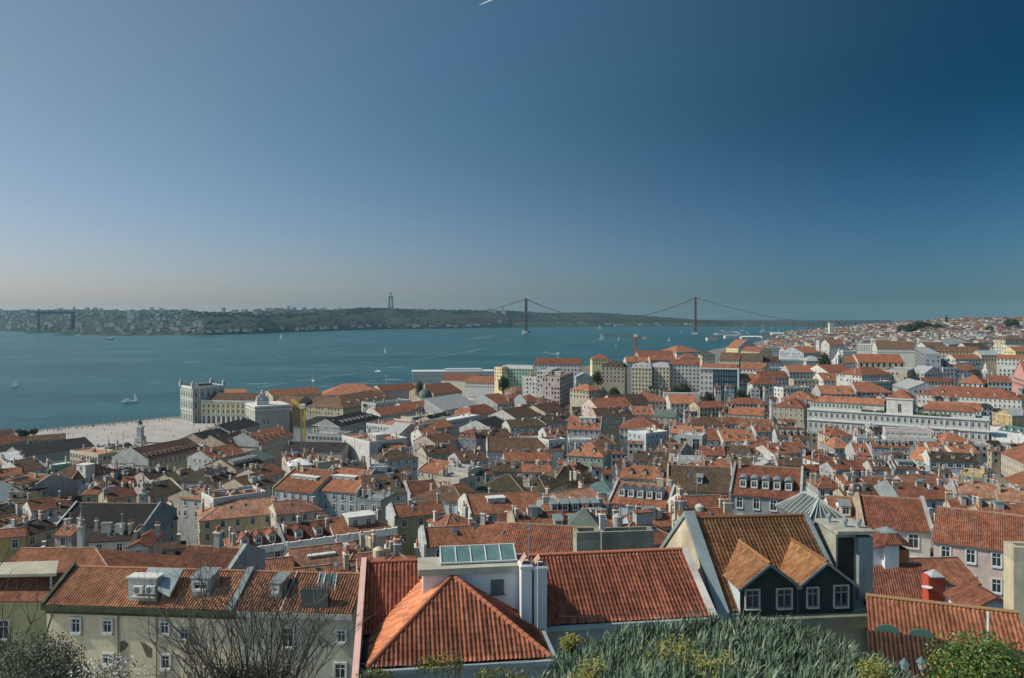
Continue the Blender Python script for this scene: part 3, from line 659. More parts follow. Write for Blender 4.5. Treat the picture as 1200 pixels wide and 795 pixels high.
    H(783, 574, 858, 577.5, 546.5, 196, 'g', 'blue', 'umber', fw='l', dorm=1, dk='shed', chim=1, rows=1, label='house under a broad plain dark brown roof with one dark dormer')
    H(727, 559, 766, 561, 546, 252, 'g', 'white', 'orange', dorm=2, dk='low'); H(766, 563, 783, 564, 552, 245, 'g', 'white', 'orange', dorm=1); H(742, 540, 783, 541.5, 529, 305, 'g', 'white', 'umber'); H(768, 527, 797, 530, 519, 345, 'g', 'white', 'brown', dorm=2, dk='low', fw='r')
    H(794, 511, 823, 513, 506, 350, 'f', 'grey', 'white', dep=9, rows=1, ww=3.0, wh=5.0, wp=4.2, label='tall pale concrete house with high glazed bays', clutter=1); H(757, 510, 783, 507, 503, 420, 'f', 'blue', 'white', dep=14, rows=2, clutter=2); H(785, 507, 822, 509, 499, 425, 'g', 'white', 'orange', fw='r')
    H(794, 541, 825, 542, 538, 300, 'f', 'white', 'grey', dep=9); H(760, 553, 790, 554, 541, 268, 'g', 'white', 'brown'); H(823, 550.5, 856, 552, 538, 270, 'g', 'blue', 'orange', clutter=2); H(800, 552, 824, 554, 542, 262, 'g', 'grey', 'rust')
    H(857, 578, 937, 584.5, 546, 156, 'g', 'bluegrey', 'orange', fw='lr', dorm=5, dk='arch', dpos=.1, rows=2, wp=2.9, wh=2.0, chim=1, label='grey house with orange roof and five round-topped zinc dormers')
    H(823, 516, 847, 515, 503, 390, 'g', 'white', 'orange'); H(848, 517, 886, 517, 503, 385, 'g', 'white', 'orange', fw='r', dorm=3, dk='low'); H(880, 530, 908, 530, 519, 340, 'g', 'white', 'orange', fw='lr'); H(911, 513, 948, 514, 501, 395, 'g', 'blue', 'brown', dorm=4, dk='shed')
    H(848, 533, 880, 534, 522, 335, 'g', 'cream', 'umber', clutter=3); H(820, 533, 850, 534, 523, 335, 'g', 'tan', 'orange', clutter=2); H(908, 533, 940, 530, 519, 335, 'g', 'white', 'rust', clutter=2); H(858, 545, 892, 546, 536, 292, 'g', 'grey', 'umber', clutter=4)
    H(890, 547, 912, 547, 538, 285, 'x', 'white', 'grey', dep=10); H(912, 545, 940, 546, 536, 290, 'g', 'white', 'brown', clutter=2); H(925, 523, 944, 524, 513, 365, 'h', 'white', 'rust'); H(886, 506, 912, 506, 497, 430, 'g', 'white', 'rust', dorm=2, dk='low')
    H(806, 600, 856, 598, 581, 142, 'g', 'white', 'orange', fw='l', chim=2); H(800, 613, 862, 612, 596, 130, 'g', 'white', 'orange', clutter=1); H(782, 604, 806, 605, 591, 150, 'g', 'white', 'maroon', dorm=1)
    H(588, 645, 700, 652, 616, 92, 'g', 'white', 'orange', win=False, chim=0, label='low house with big orange tiled roof and single skylight behind the ridge'); H(500, 640, 560, 636, 617, 132, 'g', 'white', 'rust', chim=1, fw='l'); H(552, 634, 612, 640, 613, 132, 'g', 'white', 'orange', chim=2); H(522, 618, 556, 612, 601, 160, 'h', 'cream', 'orange'); H(720, 640, 800, 634, 612, 112, 'h', 'white', 'orange', clutter=3); H(690, 624, 730, 622, 604, 135, 'g', 'white', 'orange', clutter=3); H(604, 615, 664, 612, 600, 158, 'g', 'white', 'rust', clutter=4, fw='l')
    H(640, 626, 690, 625, 609, 142, 'g', 'grey', 'orange', chim=2, dorm=2, dk='shed'); H(740, 617, 800, 615, 602, 138, 'g', 'blue', 'orange', clutter=2)
    H(676, 634, 704, 633, 630, 88, 'f', 'sage', 'grey', dep=2.2, win=False, clutter=0, chim=0, label='squat grey-green plastered block behind the barrel-tiled house ridge'); H(705, 633, 766, 631, 628, 92, 'f', 'sage', 'grey', dep=2.0, win=False, clutter=0, chim=1, label='long stained roof wall right of the squat grey-green block')
    H(668, 614.5, 700, 615.5, 598, 104, 'p', 'grey', 'green', dep=3.4, win=False, chim=0, rh=1.9, label='small stair house with curved grey zinc pyramid roof')
    # right
    H(978, 525, 998.5, 525, 512, 375, 'h', 'blue', 'orange', rows=1, wp=1.9, fw=''); H(1003, 533.5, 1021, 534, 520, 350, 'g', 'white', 'orange', fw='lr', dorm=1); H(1022, 523.5, 1066, 525.5, 516, 372, 'g', 'bluegrey', 'rust', dorm=5, dk='shed', rows=2)
    H(972, 511, 1000, 511, 501, 400, 'h', 'cream', 'orange', clutter=2); H(1004, 515, 1030, 515, 508, 395, 'f', 'white', 'grey', dep=8); H(1037, 505, 1094, 507.5, 498, 405, 'f', 'white', 'salmon', dep=10, rows=1, wp=2.2, ww=1.5, wh=1.4, clutter=1); H(1038, 514, 1098, 516, 509, 385, 'f', 'white', 'grey', dep=9, rows=1, wp=3, ww=2, wh=2.2)
    H(1063, 536, 1087, 540, 524, 335, 'g', 'green', 'bright', fw='r', rows=1, wp=2.0, label='pale green house with bright orange hipped roof and dormer', dorm=1, dk='low'); H(1090, 539.5, 1148, 542, 530, 322, 'g', 'blue', 'umber', fw='l', dorm=3, dk='low', rows=1, wp=2.6, ww=1.9)
    H(978, 551, 1014, 550, 540, 285, 'g', 'grey', 'rust', clutter=2); H(1022, 549.5, 1044, 550, 539, 288, 'g', 'white', 'brown', dorm=2, fw='r'); H(1050, 549.5, 1076, 550, 539, 288, 'g', 'grey', 'brown', fw='lr', dorm=3, dk='shed'); H(960, 541, 980, 540, 531, 305, 'h', 'white', 'orange', clutter=2)
    H(959, 571.5, 989, 572, 557, 235, 'h', 'white', 'orange', rows=1, wp=2.2); H(990, 569, 1014, 568, 556, 245, 'g', 'cream', 'orange', clutter=4); H(1014, 567, 1044, 568, 559, 248, 'g', 'white', 'rust', clutter=2); H(990, 581, 1046, 580, 571, 215, 'g', 'cream', 'brown', clutter=4)
    H(1054, 584.5, 1118, 584.5, 565, 205, 'g', 'white', 'orange', clutter=4, fw='lr'); H(1062, 568, 1112, 567, 556, 245, 'g', 'rose', 'salmon', clutter=3); H(1122, 580.5, 1176, 584, 566, 212, 'g', 'white', 'salmon', clutter=3, fw='l'); H(1170, 586, 1216, 590, 572, 205, 'g', 'white', 'salmon', clutter=2)
    H(1116, 596, 1160, 598, 586, 178, 'g', 'white', 'rust', clutter=4); H(1150, 602, 1210, 604, 591, 165, 'g', 'cream', 'orange', clutter=3); H(1126, 556, 1152, 559, 549, 262, 'f', 'ochre', 'grey', dep=8, rows=1, wp=2.2, label='ochre house with open roof pergola below the brown dormered roof'); H(1128, 569, 1180, 574, 560, 240, 'g', 'moss', 'green')
    H(1091, 528.5, 1112, 529, 518, 355, 'g', 'white', 'orange', fw='r', dorm=2, dk='low'); H(1119, 531.5, 1149, 531, 521, 350, 'g', 'white', 'orange', clutter=3); H(1106, 518, 1141, 518, 507, 380, 'h', 'white', 'orange', clutter=4); H(1076, 527, 1092, 528, 518, 360, 'g', 'white', 'rust')
    H(1173, 530, 1230, 556, 517, 330, 'g', 'cream', 'orange', rows=3, wp=2.8, label='tall cream house with iron balconies at the right edge, nearer one'); H(1176, 560, 1230, 590, 541, 262, 'g', 'white', 'rust', rows=3)
    H(976, 614, 1012, 616, 582, 122, 'g', 'white', 'orange', chim=1, fw='r', label='narrow orange roofed house in shade behind the glass lantern roof', dorm=1, dk='shed')
    H(1013, 616, 1090, 621.5, 582.5, 116, 'g', 'white', 'orange', fw='lr', rows=2, wp=3.0, ww=1.3, wh=2.0, chim=0, label='white house with dark green shutters under a plain broad orange roof'); H(1094, 632, 1215, 648, 598, 104, 'g', 'rose', 'orange', rows=3, wp=2.6, ww=1.0, wh=1.7, chim=0, fw='', label='rose-grey house with rows of arched windows under a broad orange roof')
    # behind: the long palace and the streets round it
    H(962, 461.5, 1003, 462, 452, 560, 'g', 'white', 'orange', fw='lr', dorm=1); H(1004.5, 459.5, 1047, 460, 447.5, 570, 'h', 'bluegrey', 'orange', hl=False, rows=1, fw='l'); H(915, 467, 955, 469, 458, 545, 'h', 'white', 'orange', dorm=3, dk='low'); H(906, 476, 942, 478, 466, 505, 'h', 'cream', 'orange', rows=3, dorm=1)
    H(1075, 461.5, 1197, 468.5, 453, 545, 'h', 'white', 'orange', rows=2, wp=2.6, dorm=3, dk='low', label='very long white building with orange hipped roof, behind the palace'); H(1088, 478, 1150, 481, 471, 500, 'g', 'white', 'orange', rows=1, fw='')
    H(1167, 484, 1186, 487, 472, 470, 'x', 'ochre', 'grey', dep=12); H(1186, 485, 1212, 489, 474, 475, 'f', 'white', 'grey', dep=12, rows=3, wp=2.4); H(1168, 505, 1215, 512, 500, 430, 'g', 'white', 'teal', dorm=5, dk='low', drc='teal', wp=2.4, label='white building with dark teal roof at the right edge'); H(1150, 500, 1168, 520, 496, 425, 'f', 'rose', 'white', dep=16, rows=4, wp=2.6)
    H(1122, 448.5, 1152, 450, 439, 600, 'h', 'white', 'orange'); H(1158, 447.5, 1186, 448.5, 440, 590, 'g', 'bluegrey', 'orange', fw='r', wp=2.4, ww=1.5); H(1187, 440, 1204, 446, 432, 610, 'x', 'pink', 'rust', dep=14, label='pink gable-fronted house at the right edge'); H(1080, 447, 1118, 448, 443, 600, 'g', 'white', 'rust', wp=2.0, ww=1.3)
    H(1006, 424.5, 1060, 425, 415, 820, 'g', 'cream', 'bright', rows=1, wp=5, ww=2.2, wh=4, label='low cream building with long bright orange roof beside the street canyon', fw='r'); H(1028, 408.5, 1072, 409, 400, 1000, 'g', 'white', 'brown', win=True)
    H(1072, 408, 1084.5, 416, 403, 760, 'f', 'bluegrey', 'grey', dep=12, rows=5, wp=3.2, label='tall grey house wall along the dark street canyon'); H(1094, 422, 1110, 422.5, 420, 720, 'f', 'teal' if 0 else 'bluegrey', 'teal', dep=14); H(1109, 425, 1121, 426, 422, 710, 'f', 'lilac', 'grey', dep=14, win=False)
    H(1083, 438, 1105, 437, 431, 660, 'x', 'white', 'grey', dep=14); H(1105, 432, 1122, 432, 428, 690, 'f', 'white', 'grey', dep=12); H(1121, 434, 1146, 434, 427, 690, 'g', 'white', 'rust'); H(1168, 420, 1204, 421, 416, 780, 'g', 'white', 'orange'); H(1170, 432, 1200, 433, 427, 690, 'f', 'white', 'grey', dep=12)
    H(1010, 440, 1050, 438, 430, 640, 'h', 'white', 'orange'); H(1020, 449, 1046, 448, 440, 610, 'f', 'grey', 'grey', dep=10); H(1046, 451, 1064, 456, 444, 585, 'g', 'grey', 'grey'); H(1063, 436, 1073, 432, 428, 660, 'f', 'beige', 'grey', dep=18, rows=4)
    # upper middle: tall fronts on the ridge
    H(588, 431.5, 625, 432.5, 427, 800, 'm', 'green', 'grey', dep=15, rows=5, wp=2.8, sh=3.6, rh=3.2, label='long green-grey mansion block above the river'); H(579.5, 431, 588, 431.5, 427, 800, 'f', 'yellow', 'white', dep=15, rows=4, wp=3, label='narrow bright yellow end of the green mansion block')
    H(626, 426.5, 681, 427, 420, 760, 'g', 'white', 'rust', rows=4, wp=3.4, sh=4, label='white palace with brown roof overlooking the river'); H(631, 443, 646, 440, 437, 660, 'f', 'white', 'rust', dep=14, rows=6, wp=2.4, label='lower left block of the white apartment group'); H(646, 435, 656, 432, 428, 655, 'f', 'white', 'grey', dep=12, rows=7, wp=2.2, label='slim middle tower of the white apartment group')
    H(656, 443, 672, 437, 433, 640, 'f', 'rose', 'orange', dep=14, rows=7, wp=2.2, label='right block of the white apartment group with pink tinge', box=[(.4, 6, 3, 5, 'white')]); H(675, 442, 694, 442, 432, 690, 'x', 'grey', 'grey', dep=14, win=False); H(694, 421, 715, 421, 415, 860, 'h', 'yellow', 'orange', label='pale yellow house with orange roof above the river'); H(668, 456, 690, 458, 450, 600, 'h', 'white', 'orange', dep=16)
    H(705, 430.5, 732, 431, 421, 700, 'm', 'beige', 'dark', dep=16, rows=4, wp=2.9, rh=5.5, dorm=4, label='beige mansion block with dark mansard roof'); H(740, 431, 763.5, 431.5, 423, 690, 'm', 'cream', 'grey', dep=16, rows=7, wp=2.6, rh=4.5, dorm=3, label='tall cream mansion block with grey mansard'); H(764, 430, 784.5, 430.5, 424, 690, 'm', 'cream', 'grey', dep=16, rows=7, wp=2.6, rh=4, label='cream mansion block with dark balcony bands')
    H(785, 427, 820, 427.5, 421, 695, 'g', 'white', 'orange', rows=7, wp=2.8, label='tall white apartment house beside the blue glass block'); H(778, 462, 820, 462.5, 460, 610, 'f', 'white', 'white', dep=6, win=False)
    H(740, 471, 786, 470, 459, 590, 'h', 'white', 'orange'); H(786, 473, 818, 473, 462, 575, 'g', 'white', 'orange'); H(700, 478, 742, 476, 466, 560, 'g', 'white', 'orange'); H(718, 474, 760, 473, 462, 580, 'g', 'white', 'umber')
    H(742, 486, 766, 486, 476, 520, 'g', 'white', 'orange', fw='lr', dorm=3, dk='low'); H(766, 488, 792, 489, 480, 505, 'g', 'white', 'green'); H(700, 489, 742, 488, 478, 515, 'g', 'white', 'umber', clutter=5); H(820, 478, 852, 477, 470, 560, 'g', 'cream', 'orange'); H(853, 473, 900, 474, 466, 560, 'h', 'grey', 'rust', rows=2, wp=2.4); H(853, 485, 895, 487, 477, 505, 'g', 'cream', 'orange', rows=1)
    H(806, 498, 850, 499, 488, 455, 'h', 'white', 'brown'); H(838, 497, 870, 497, 489, 460, 'g', 'grey', 'rust'); H(868, 499, 905, 500, 491, 455, 'g', 'white', 'rust', dorm=3, dk='low'); H(866, 444, 890, 444.5, 438, 660, 'g', 'white', 'rust', wp=2.3); H(866, 432, 895, 433, 425, 720, 'g', 'white', 'orange')
    H(851, 407, 865, 407.5, 398, 1150, 'g', 'yellow', 'orange', fw='r', label='bright yellow house with orange roof, farthest toward the docks'); H(868, 411, 890, 412, 406, 1050, 'g', 'yellow', 'orange'); H(843, 422, 866, 422.5, 413, 880, 'g', 'cream', 'brown'); H(868, 423, 893, 423.5, 414, 870, 'g', 'white', 'umber'); H(823, 416, 838, 416, 410, 960, 'x', 'cream', 'dark', dep=22)
    H(793, 413, 821, 412, 405, 1000, 'h', 'white', 'orange', rows=2, wp=2.5); H(797, 420, 820, 420, 414, 900, 'h', 'white', 'rust'); H(748, 417, 790, 417, 411, 930, 'g', 'white', 'orange', rows=1); H(762, 422, 792, 422, 417, 860, 'g', 'cream', 'orange'); H(734, 424, 760, 424, 418, 840, 'g', 'white', 'orange')
    # river side roofs left of the middle
    H(341, 477.5, 400, 478.5, 464.5, 690, 'h', 'yellow', 'brown', rows=2, wp=3, label='yellow ministry wing with long brown roof behind the white arch', chim=2); H(402, 478.5, 470, 466.5, 459, 695, 'h', 'cream', 'brown', dorm=5, dk='shed', drc='brown', label='ministry wing under a long brown roof running toward the river'); H(377, 463.5, 450, 462, 449.5, 800, 'h', 'cream', 'orange', win=False, chim=0); H(320, 465, 377, 460.5, 455, 790, 'g', 'cream', 'rust', win=False); H(316, 476, 342, 477.5, 464, 684, 'g', 'tan', 'brown', win=False, chim=1); H(448, 459, 490, 456, 450, 850, 'g', 'white', 'rust', win=False)
    H(259, 461, 289, 460, 456, 860, 'g', 'white', 'bright', win=False, chim=0); H(517, 444.5, 557, 446, 438, 980, 'g', 'white', 'rust', rows=1); H(545, 448, 580, 449, 441, 930, 'g', 'white', 'rust'); H(508, 461.5, 541, 458, 449, 830, 'g', 'tan', 'rust', fw='r', win=False); H(486, 458, 508, 456, 451, 880, 'g', 'white', 'rust')
    H(583, 474.5, 602, 472, 461, 640, 'g', 'white', 'rust', fw='l'); H(529, 488.5, 552, 490, 478, 560, 'h', 'white', 'orange', hl=False); H(560, 485, 582, 481.5, 474, 580, 'g', 'white', 'rust', fw='l'); H(520, 481, 560, 474, 470, 620, 's', 'grey', 'grey', win=False); H(577, 504, 598, 497, 489, 500, 'g', 'white', 'black', fw='lr'); H(511, 495, 534, 490, 484, 540, 'g', 'white', 'black')
    H(604, 459, 618, 458, 453, 690, 'h', 'grey', 'rust'); H(596, 467, 616, 466, 460, 650, 'h', 'white', 'rust'); H(617, 471, 636, 470, 462, 620, 'h', 'white', 'rust', fw='l'); H(636, 474, 655, 473, 464, 610, 'h', 'white', 'brown'); H(604, 490, 640, 484, 476, 550, 'g', 'white', 'umber'); H(640, 484, 662, 480, 472, 565, 'g', 'white', 'brown')
    H(560, 469, 590, 466, 461, 680, 'f', 'white', 'grey', dep=14, clutter=3); H(440, 474, 482, 470, 466, 650, 'f', 'grey', 'green', dep=20, clutter=2); H(476, 480, 512, 476, 470, 610, 'g', 'white', 'orange', clutter=2); H(446, 487, 484, 482, 476, 570, 'g', 'white', 'orange', fw='l'); H(483, 491, 515, 487, 480, 545, 'f', 'white', 'grey', dep=12, clutter=5)
    H(505, 503, 532, 499, 492, 490, 'g', 'white', 'rust'); H(598, 501, 640, 499, 491, 480, 'g', 'white', 'umber', clutter=3); H(604, 517, 642, 515, 506, 425, 'f', 'white', 'white', dep=11, clutter=3); H(640, 497, 664, 494, 486, 490, 'g', 'blue', 'umber', clutter=3); H(560, 514, 600, 511, 503, 440, 'g', 'white', 'brown', clutter=4)
    # the terraces climbing to the right-hand skyline
    H(890, 443, 925, 443, 435, 690, 'g', 'white', 'rust'); H(925, 436, 965, 436, 428, 730, 'g', 'white', 'orange'); H(893, 432, 920, 432, 426, 790, 'f', 'blue', 'grey', dep=14); H(965, 446, 1000, 446, 437, 660, 'g', 'white', 'rust', dorm=2); H(930, 446, 960, 446, 438, 670, 'f', 'cream', 'grey', dep=12, clutter=2); H(882, 450, 915, 450, 441, 640, 'h', 'white', 'rust'); H(918, 456, 950, 455, 446, 610, 'f', 'white', 'salmon', dep=12, clutter=3)
    H(970, 436, 1000, 435, 427, 720, 'g', 'white', 'orange'); H(985, 425, 1006, 425, 418, 830, 'g', 'white', 'bright'); H(890, 424, 915, 424, 418, 880, 'g', 'white', 'brown'); H(914, 423, 945, 423, 416, 900, 'f', 'white', 'grey', dep=14); H(920, 412, 940, 412, 407, 1100, 'g', 'white', 'orange'); H(942, 414, 962, 413, 406, 1060, 'g', 'blue', 'orange'); H(900, 408, 920, 408, 403, 1200, 'f', 'white', 'grey', dep=16)
    H(945, 423, 966, 423, 417, 890, 'h', 'white', 'grey'); H(988, 412, 1004, 412, 407, 1080, 'f', 'white', 'grey', dep=14); H(1004, 404, 1030, 404.5, 399, 1180, 'f', 'white', 'grey', dep=16, rows=3); H(960, 400, 975, 400, 394, 1350, 'f', 'white', 'rust', dep=14); H(972, 404, 990, 404, 398, 1250, 'g', 'white', 'rust')
    H(1085, 406, 1110, 406, 401, 900, 'g', 'white', 'brown'); H(1096, 412, 1148, 413, 406, 820, 'g', 'beige', 'brown', dorm=8, dk='low', rows=2); H(1112, 404, 1136, 402, 397, 960, 'g', 'blue', 'grey'); H(1134, 408, 1158, 408, 402, 900, 'g', 'white', 'umber'); H(1150, 416, 1172, 416, 411, 800, 'g', 'cream', 'grey'); H(1164, 406, 1190, 407, 402, 900, 'f', 'white', 'grey', dep=14, rows=3); H(1178, 398, 1204, 398, 393, 1050, 'h', 'cream', 'brown')
    H(1190, 412, 1212, 412, 406, 860, 'g', 'yellow', 'rust'); H(1086, 419, 1096, 419, 415, 760, 'g', 'white', 'orange'); H(1120, 421, 1150, 421, 415, 770, 'g', 'white', 'rust')

def rect_overlap(A, B):
    for P_, Q in ((A, B), (B, A)):
        for i in range(4):
            ex, ey = P_[(i+1) % 4][0]-P_[i][0], P_[(i+1) % 4][1]-P_[i][1]; nx, ny = -ey, ex
            pa = [nx*x+ny*y for x, y in P_]; qa = [nx*x+ny*y for x, y in Q]
            if max(pa) <= min(qa)+1e-6 or max(qa) <= min(pa)+1e-6: return False
    return True
def bb_over(a, b):
    w = min(a[2], b[2])-max(a[0], b[0]); h = min(a[3], b[3])-max(a[1], b[1])
    return w*h if w > 0 and h > 0 else 0
KEEP_CLEAR = []     # picture areas kept open (square, arcade, streets, bridge approach)
def fillers(limit):
    rng = random.Random(3); n = 0
    cand = []
    y = 640.0
    while y > 384:
        step = 4+(y-384)*.04
        x = -10+rng.uniform(0, 10)
        while x < 1215:
            cand.append((x, y+rng.uniform(-step/2, step/2))); x += 8+(y-384)*.06
        y -= step
    for px, py in cand:
        if n >= limit: break
        if px < 560 and py < 505 and not (400 < px and py > 470): continue
        if px < 840 and py < 415: continue
        if px > 830 and py < 400+max(0, (980-px)*.1): continue
        if any(x0 < px < x1 and y0 < py < y1 for x0, y0, x1, y1 in KEEP_CLEAR): continue
        D = interp(DT, py)*(1-.12*sstep(750, 960, px))
        Z = CZ-(py-HY)*D/F
        g = ground((px-CX)/F*D, D)
        if Z < g+6: continue
        L = rng.uniform(8, 16); dep = rng.uniform(9, 13)
        ang = interp([(0, .45), (300, .35), (520, .1), (700, -.05), (1200, -.12)], px)+rng.uniform(-.06, .06)
        ex = Vector((math.cos(ang), math.sin(ang), 0)); ny = Vector((-ex.y, ex.x, 0))
        m = Vector(((px-CX)/F*D, D, Z)); a, b = m-ex*L/2, m+ex*L/2
        foot = [(c.x, c.y) for c in (a, b, b+ny*dep, a+ny*dep)]
        pr = [(CX+p[0]/p[1]*F, HY+(CZ-z)/p[1]*F) for p in foot for z in (Z+3, Z-4)]
        bb = (min(p[0] for p in pr), min(p[1] for p in pr), max(p[0] for p in pr), max(p[1] for p in pr)); ar = (bb[2]-bb[0])*(bb[3]-bb[1])
        ok = True
        for h in HOUSES:
            if abs(h['D']-D) < 80 and rect_overlap(foot, h['foot']): ok = False; break
            ov = bb_over(bb, h['bb'])
            if ov > .22*ar or ov > .3*(h['bb'][2]-h['bb'][0])*(h['bb'][3]-h['bb'][1]): ok = False; break
        if not ok: continue
        rc = rng.choices(['orange', 'rust', 'brown', 'umber', 'dark', 'salmon', 'bright', 'grey', 'olive'], [5, 6, 5, 4, 1, 2, 2, 1, 1] if px > 800 else [3, 5, 6, 6, 3, 1, 1, 1, 2])[0]
        wl = rng.choices(['white', 'cream', 'blue', 'grey', 'beige', 'rose', 'yellow', 'lilac'], [9, 3, 3, 3, 1, 1, 1, 1])[0]
        rf = rng.choices(['g', 'h', 'f', 's'], [8, 4, 2, 0])[0]
        if rf == 'f': rc = rng.choice(('grey', 'white', 'salmon'))
        house_at(a, b, Z, dep, rf, wl, rc, dorm=rng.choice((0, 0, 1, 2, 3)) if rf != 'f' else 0, dk=rng.choice(('gable', 'low', 'shed')), fw=rng.choice(('', 'l', 'r', 'lr')) if rf != 'f' else '',
                 clutter=(rng.choice((0, 1, 2, 3)) if rf != 'f' else 3) if D < 520 else 0, rows=2)
        n += 1
    return n

def infill(n_max):
    """beyond the counted houses: the small back houses, sheds and stair heads packed between them"""
    rng = random.Random(12); mb = MB(); wk = ('white', 'cream', 'grey', 'blue', 'rose', 'beige'); rk = ('orange', 'rust', 'brown', 'umber', 'dark', 'salmon', 'olive'); nw = len(wk)
    mats = [wm(k) for k in wk]+[rm(k, True) for k in rk]+[GLASS, ZINC, TRIM]; n = 0; feet = []
    cells = {}
    for h in HOUSES:
        c = [sum(p[i] for p in h['foot'])/4 for i in (0, 1)]; h['_c'] = c
    for k in range(9000):
        if n >= n_max: break
        px = rng.uniform(-10, 1212); py = rng.uniform(452, 640)
        if px < 345 and py < 540-px*.03: continue
        if any(x0 < px < x1 and y0 < py < y1 for x0, y0, x1, y1 in KEEP_CLEAR): continue
        D = interp(DT, py)*(1-.12*sstep(750, 960, px)); x = (px-CX)/F*D
        near = [h for h in HOUSES if abs(h['_c'][0]-x) < 32 and abs(h['_c'][1]-D) < 32]
        if not near: continue
        w, q = rng.uniform(3.2, 8), rng.uniform(3.5, 7.5); ang = interp([(0, .45), (300, .35), (520, .1), (700, -.05), (1200, -.12)], px)+rng.choice((0, 0, 1.57))+rng.uniform(-.05, .05)
        ex = Vector((math.cos(ang), math.sin(ang), 0)); ny = Vector((-ex.y, ex.x, 0)); o = Vector((x, D, 0))
        C = [o-ex*w/2-ny*q/2, o+ex*w/2-ny*q/2, o+ex*w/2+ny*q/2, o-ex*w/2+ny*q/2]; foot = [(c.x, c.y) for c in C]
        if any(rect_overlap(foot, h['foot']) for h in near) or any(abs(f[0][0]-x) < 16 and abs(f[0][1]-D) < 16 and rect_overlap(foot, f) for f in feet): continue
        zt = min(h['Z'] for h in near); g = ground(x, D); z1 = min(zt-rng.uniform(-.6, 3.2), CZ-(py-HY)*D/F)
        if z1 < g+3: continue
        feet.append(foot); n += 1; wi = rng.choices(range(nw), [6, 3, 3, 2, 1, 2])[0]; ri = nw+rng.choices(range(7), [4, 4, 4, 3, 1, 1, 1])[0]
        P3 = lambda c, z: Vector((c.x, c.y, z))
        for i in range(4):
            a, b = C[i], C[(i+1) % 4]; mb.poly([P3(a, g-1), P3(b, g-1), P3(b, z1), P3(a, z1)], wi)
            d = (b-a).normalized(); nn = Vector((d.y, -d.x, 0))*.05; kk = int((b-a).length/2.4)
            for j in range(kk):
                for r in range(2):
                    p = a+(b-a)*((j+.5)/kk)+nn; zc = z1-1.4-r*3
                    mb.poly([P3(p-d*.5, zc-.75), P3(p+d*.5, zc-.75), P3(p+d*.5, zc+.75), P3(p-d*.5, zc+.75)], nw+7)
        t = rng.random()
        if t < .2: mb.poly([P3(c, z1) for c in C], nw+8); mb.obox(P3(o+ex*w*.2, z1+.5), ex*.7, ny*.6, Vector((0, 0, .5)), wi)
        else:
            sl = rng.uniform(.36, .5); e = [P3(c+(c-o)*.09, z1-.15) for c in C]
            if t < .45: vs = [e[0], e[1], e[2]+Vector((0, 0, q*sl*.6)), e[3]+Vector((0, 0, q*sl*.6))]; mb.shell(vs, [(0, 1, 2, 3)], .15, ri); mb.poly([P3(C[3], z1), P3(C[2], z1), P3(C[2], z1+q*sl*.55), P3(C[3], z1+q*sl*.55)], wi)
            else:
                ins = w*.5 if t > .8 else 0.0; r0, r1 = P3(o-ex*(w/2*1.09-min(ins, w*.3)), z1+q/2*sl), P3(o+ex*(w/2*1.09-min(ins, w*.3)), z1+q/2*sl)
                mb.shell(e+[r0, r1], [(0, 1, 5, 4), (2, 3, 4, 5), (3, 0, 4), (1, 2, 5)], .15, ri)
            c0 = o+ex*w*rng.uniform(-.4, .4)+ny*rng.uniform(-.5, .5); hh = rng.uniform(1.2, 2.6)
            mb.obox(P3(c0, z1+hh*.5), ex*.3, ny*.4, Vector((0, 0, hh*.6)), wi); mb.obox(P3(c0, z1+hh*1.12), ex*.38, ny*.48, Vector((0, 0, .08)), nw+9)
    tag(mb.build('back_houses', mats), 'small back houses and sheds packed between the taller houses of the old town', 'houses', None, 'stuff'); return n
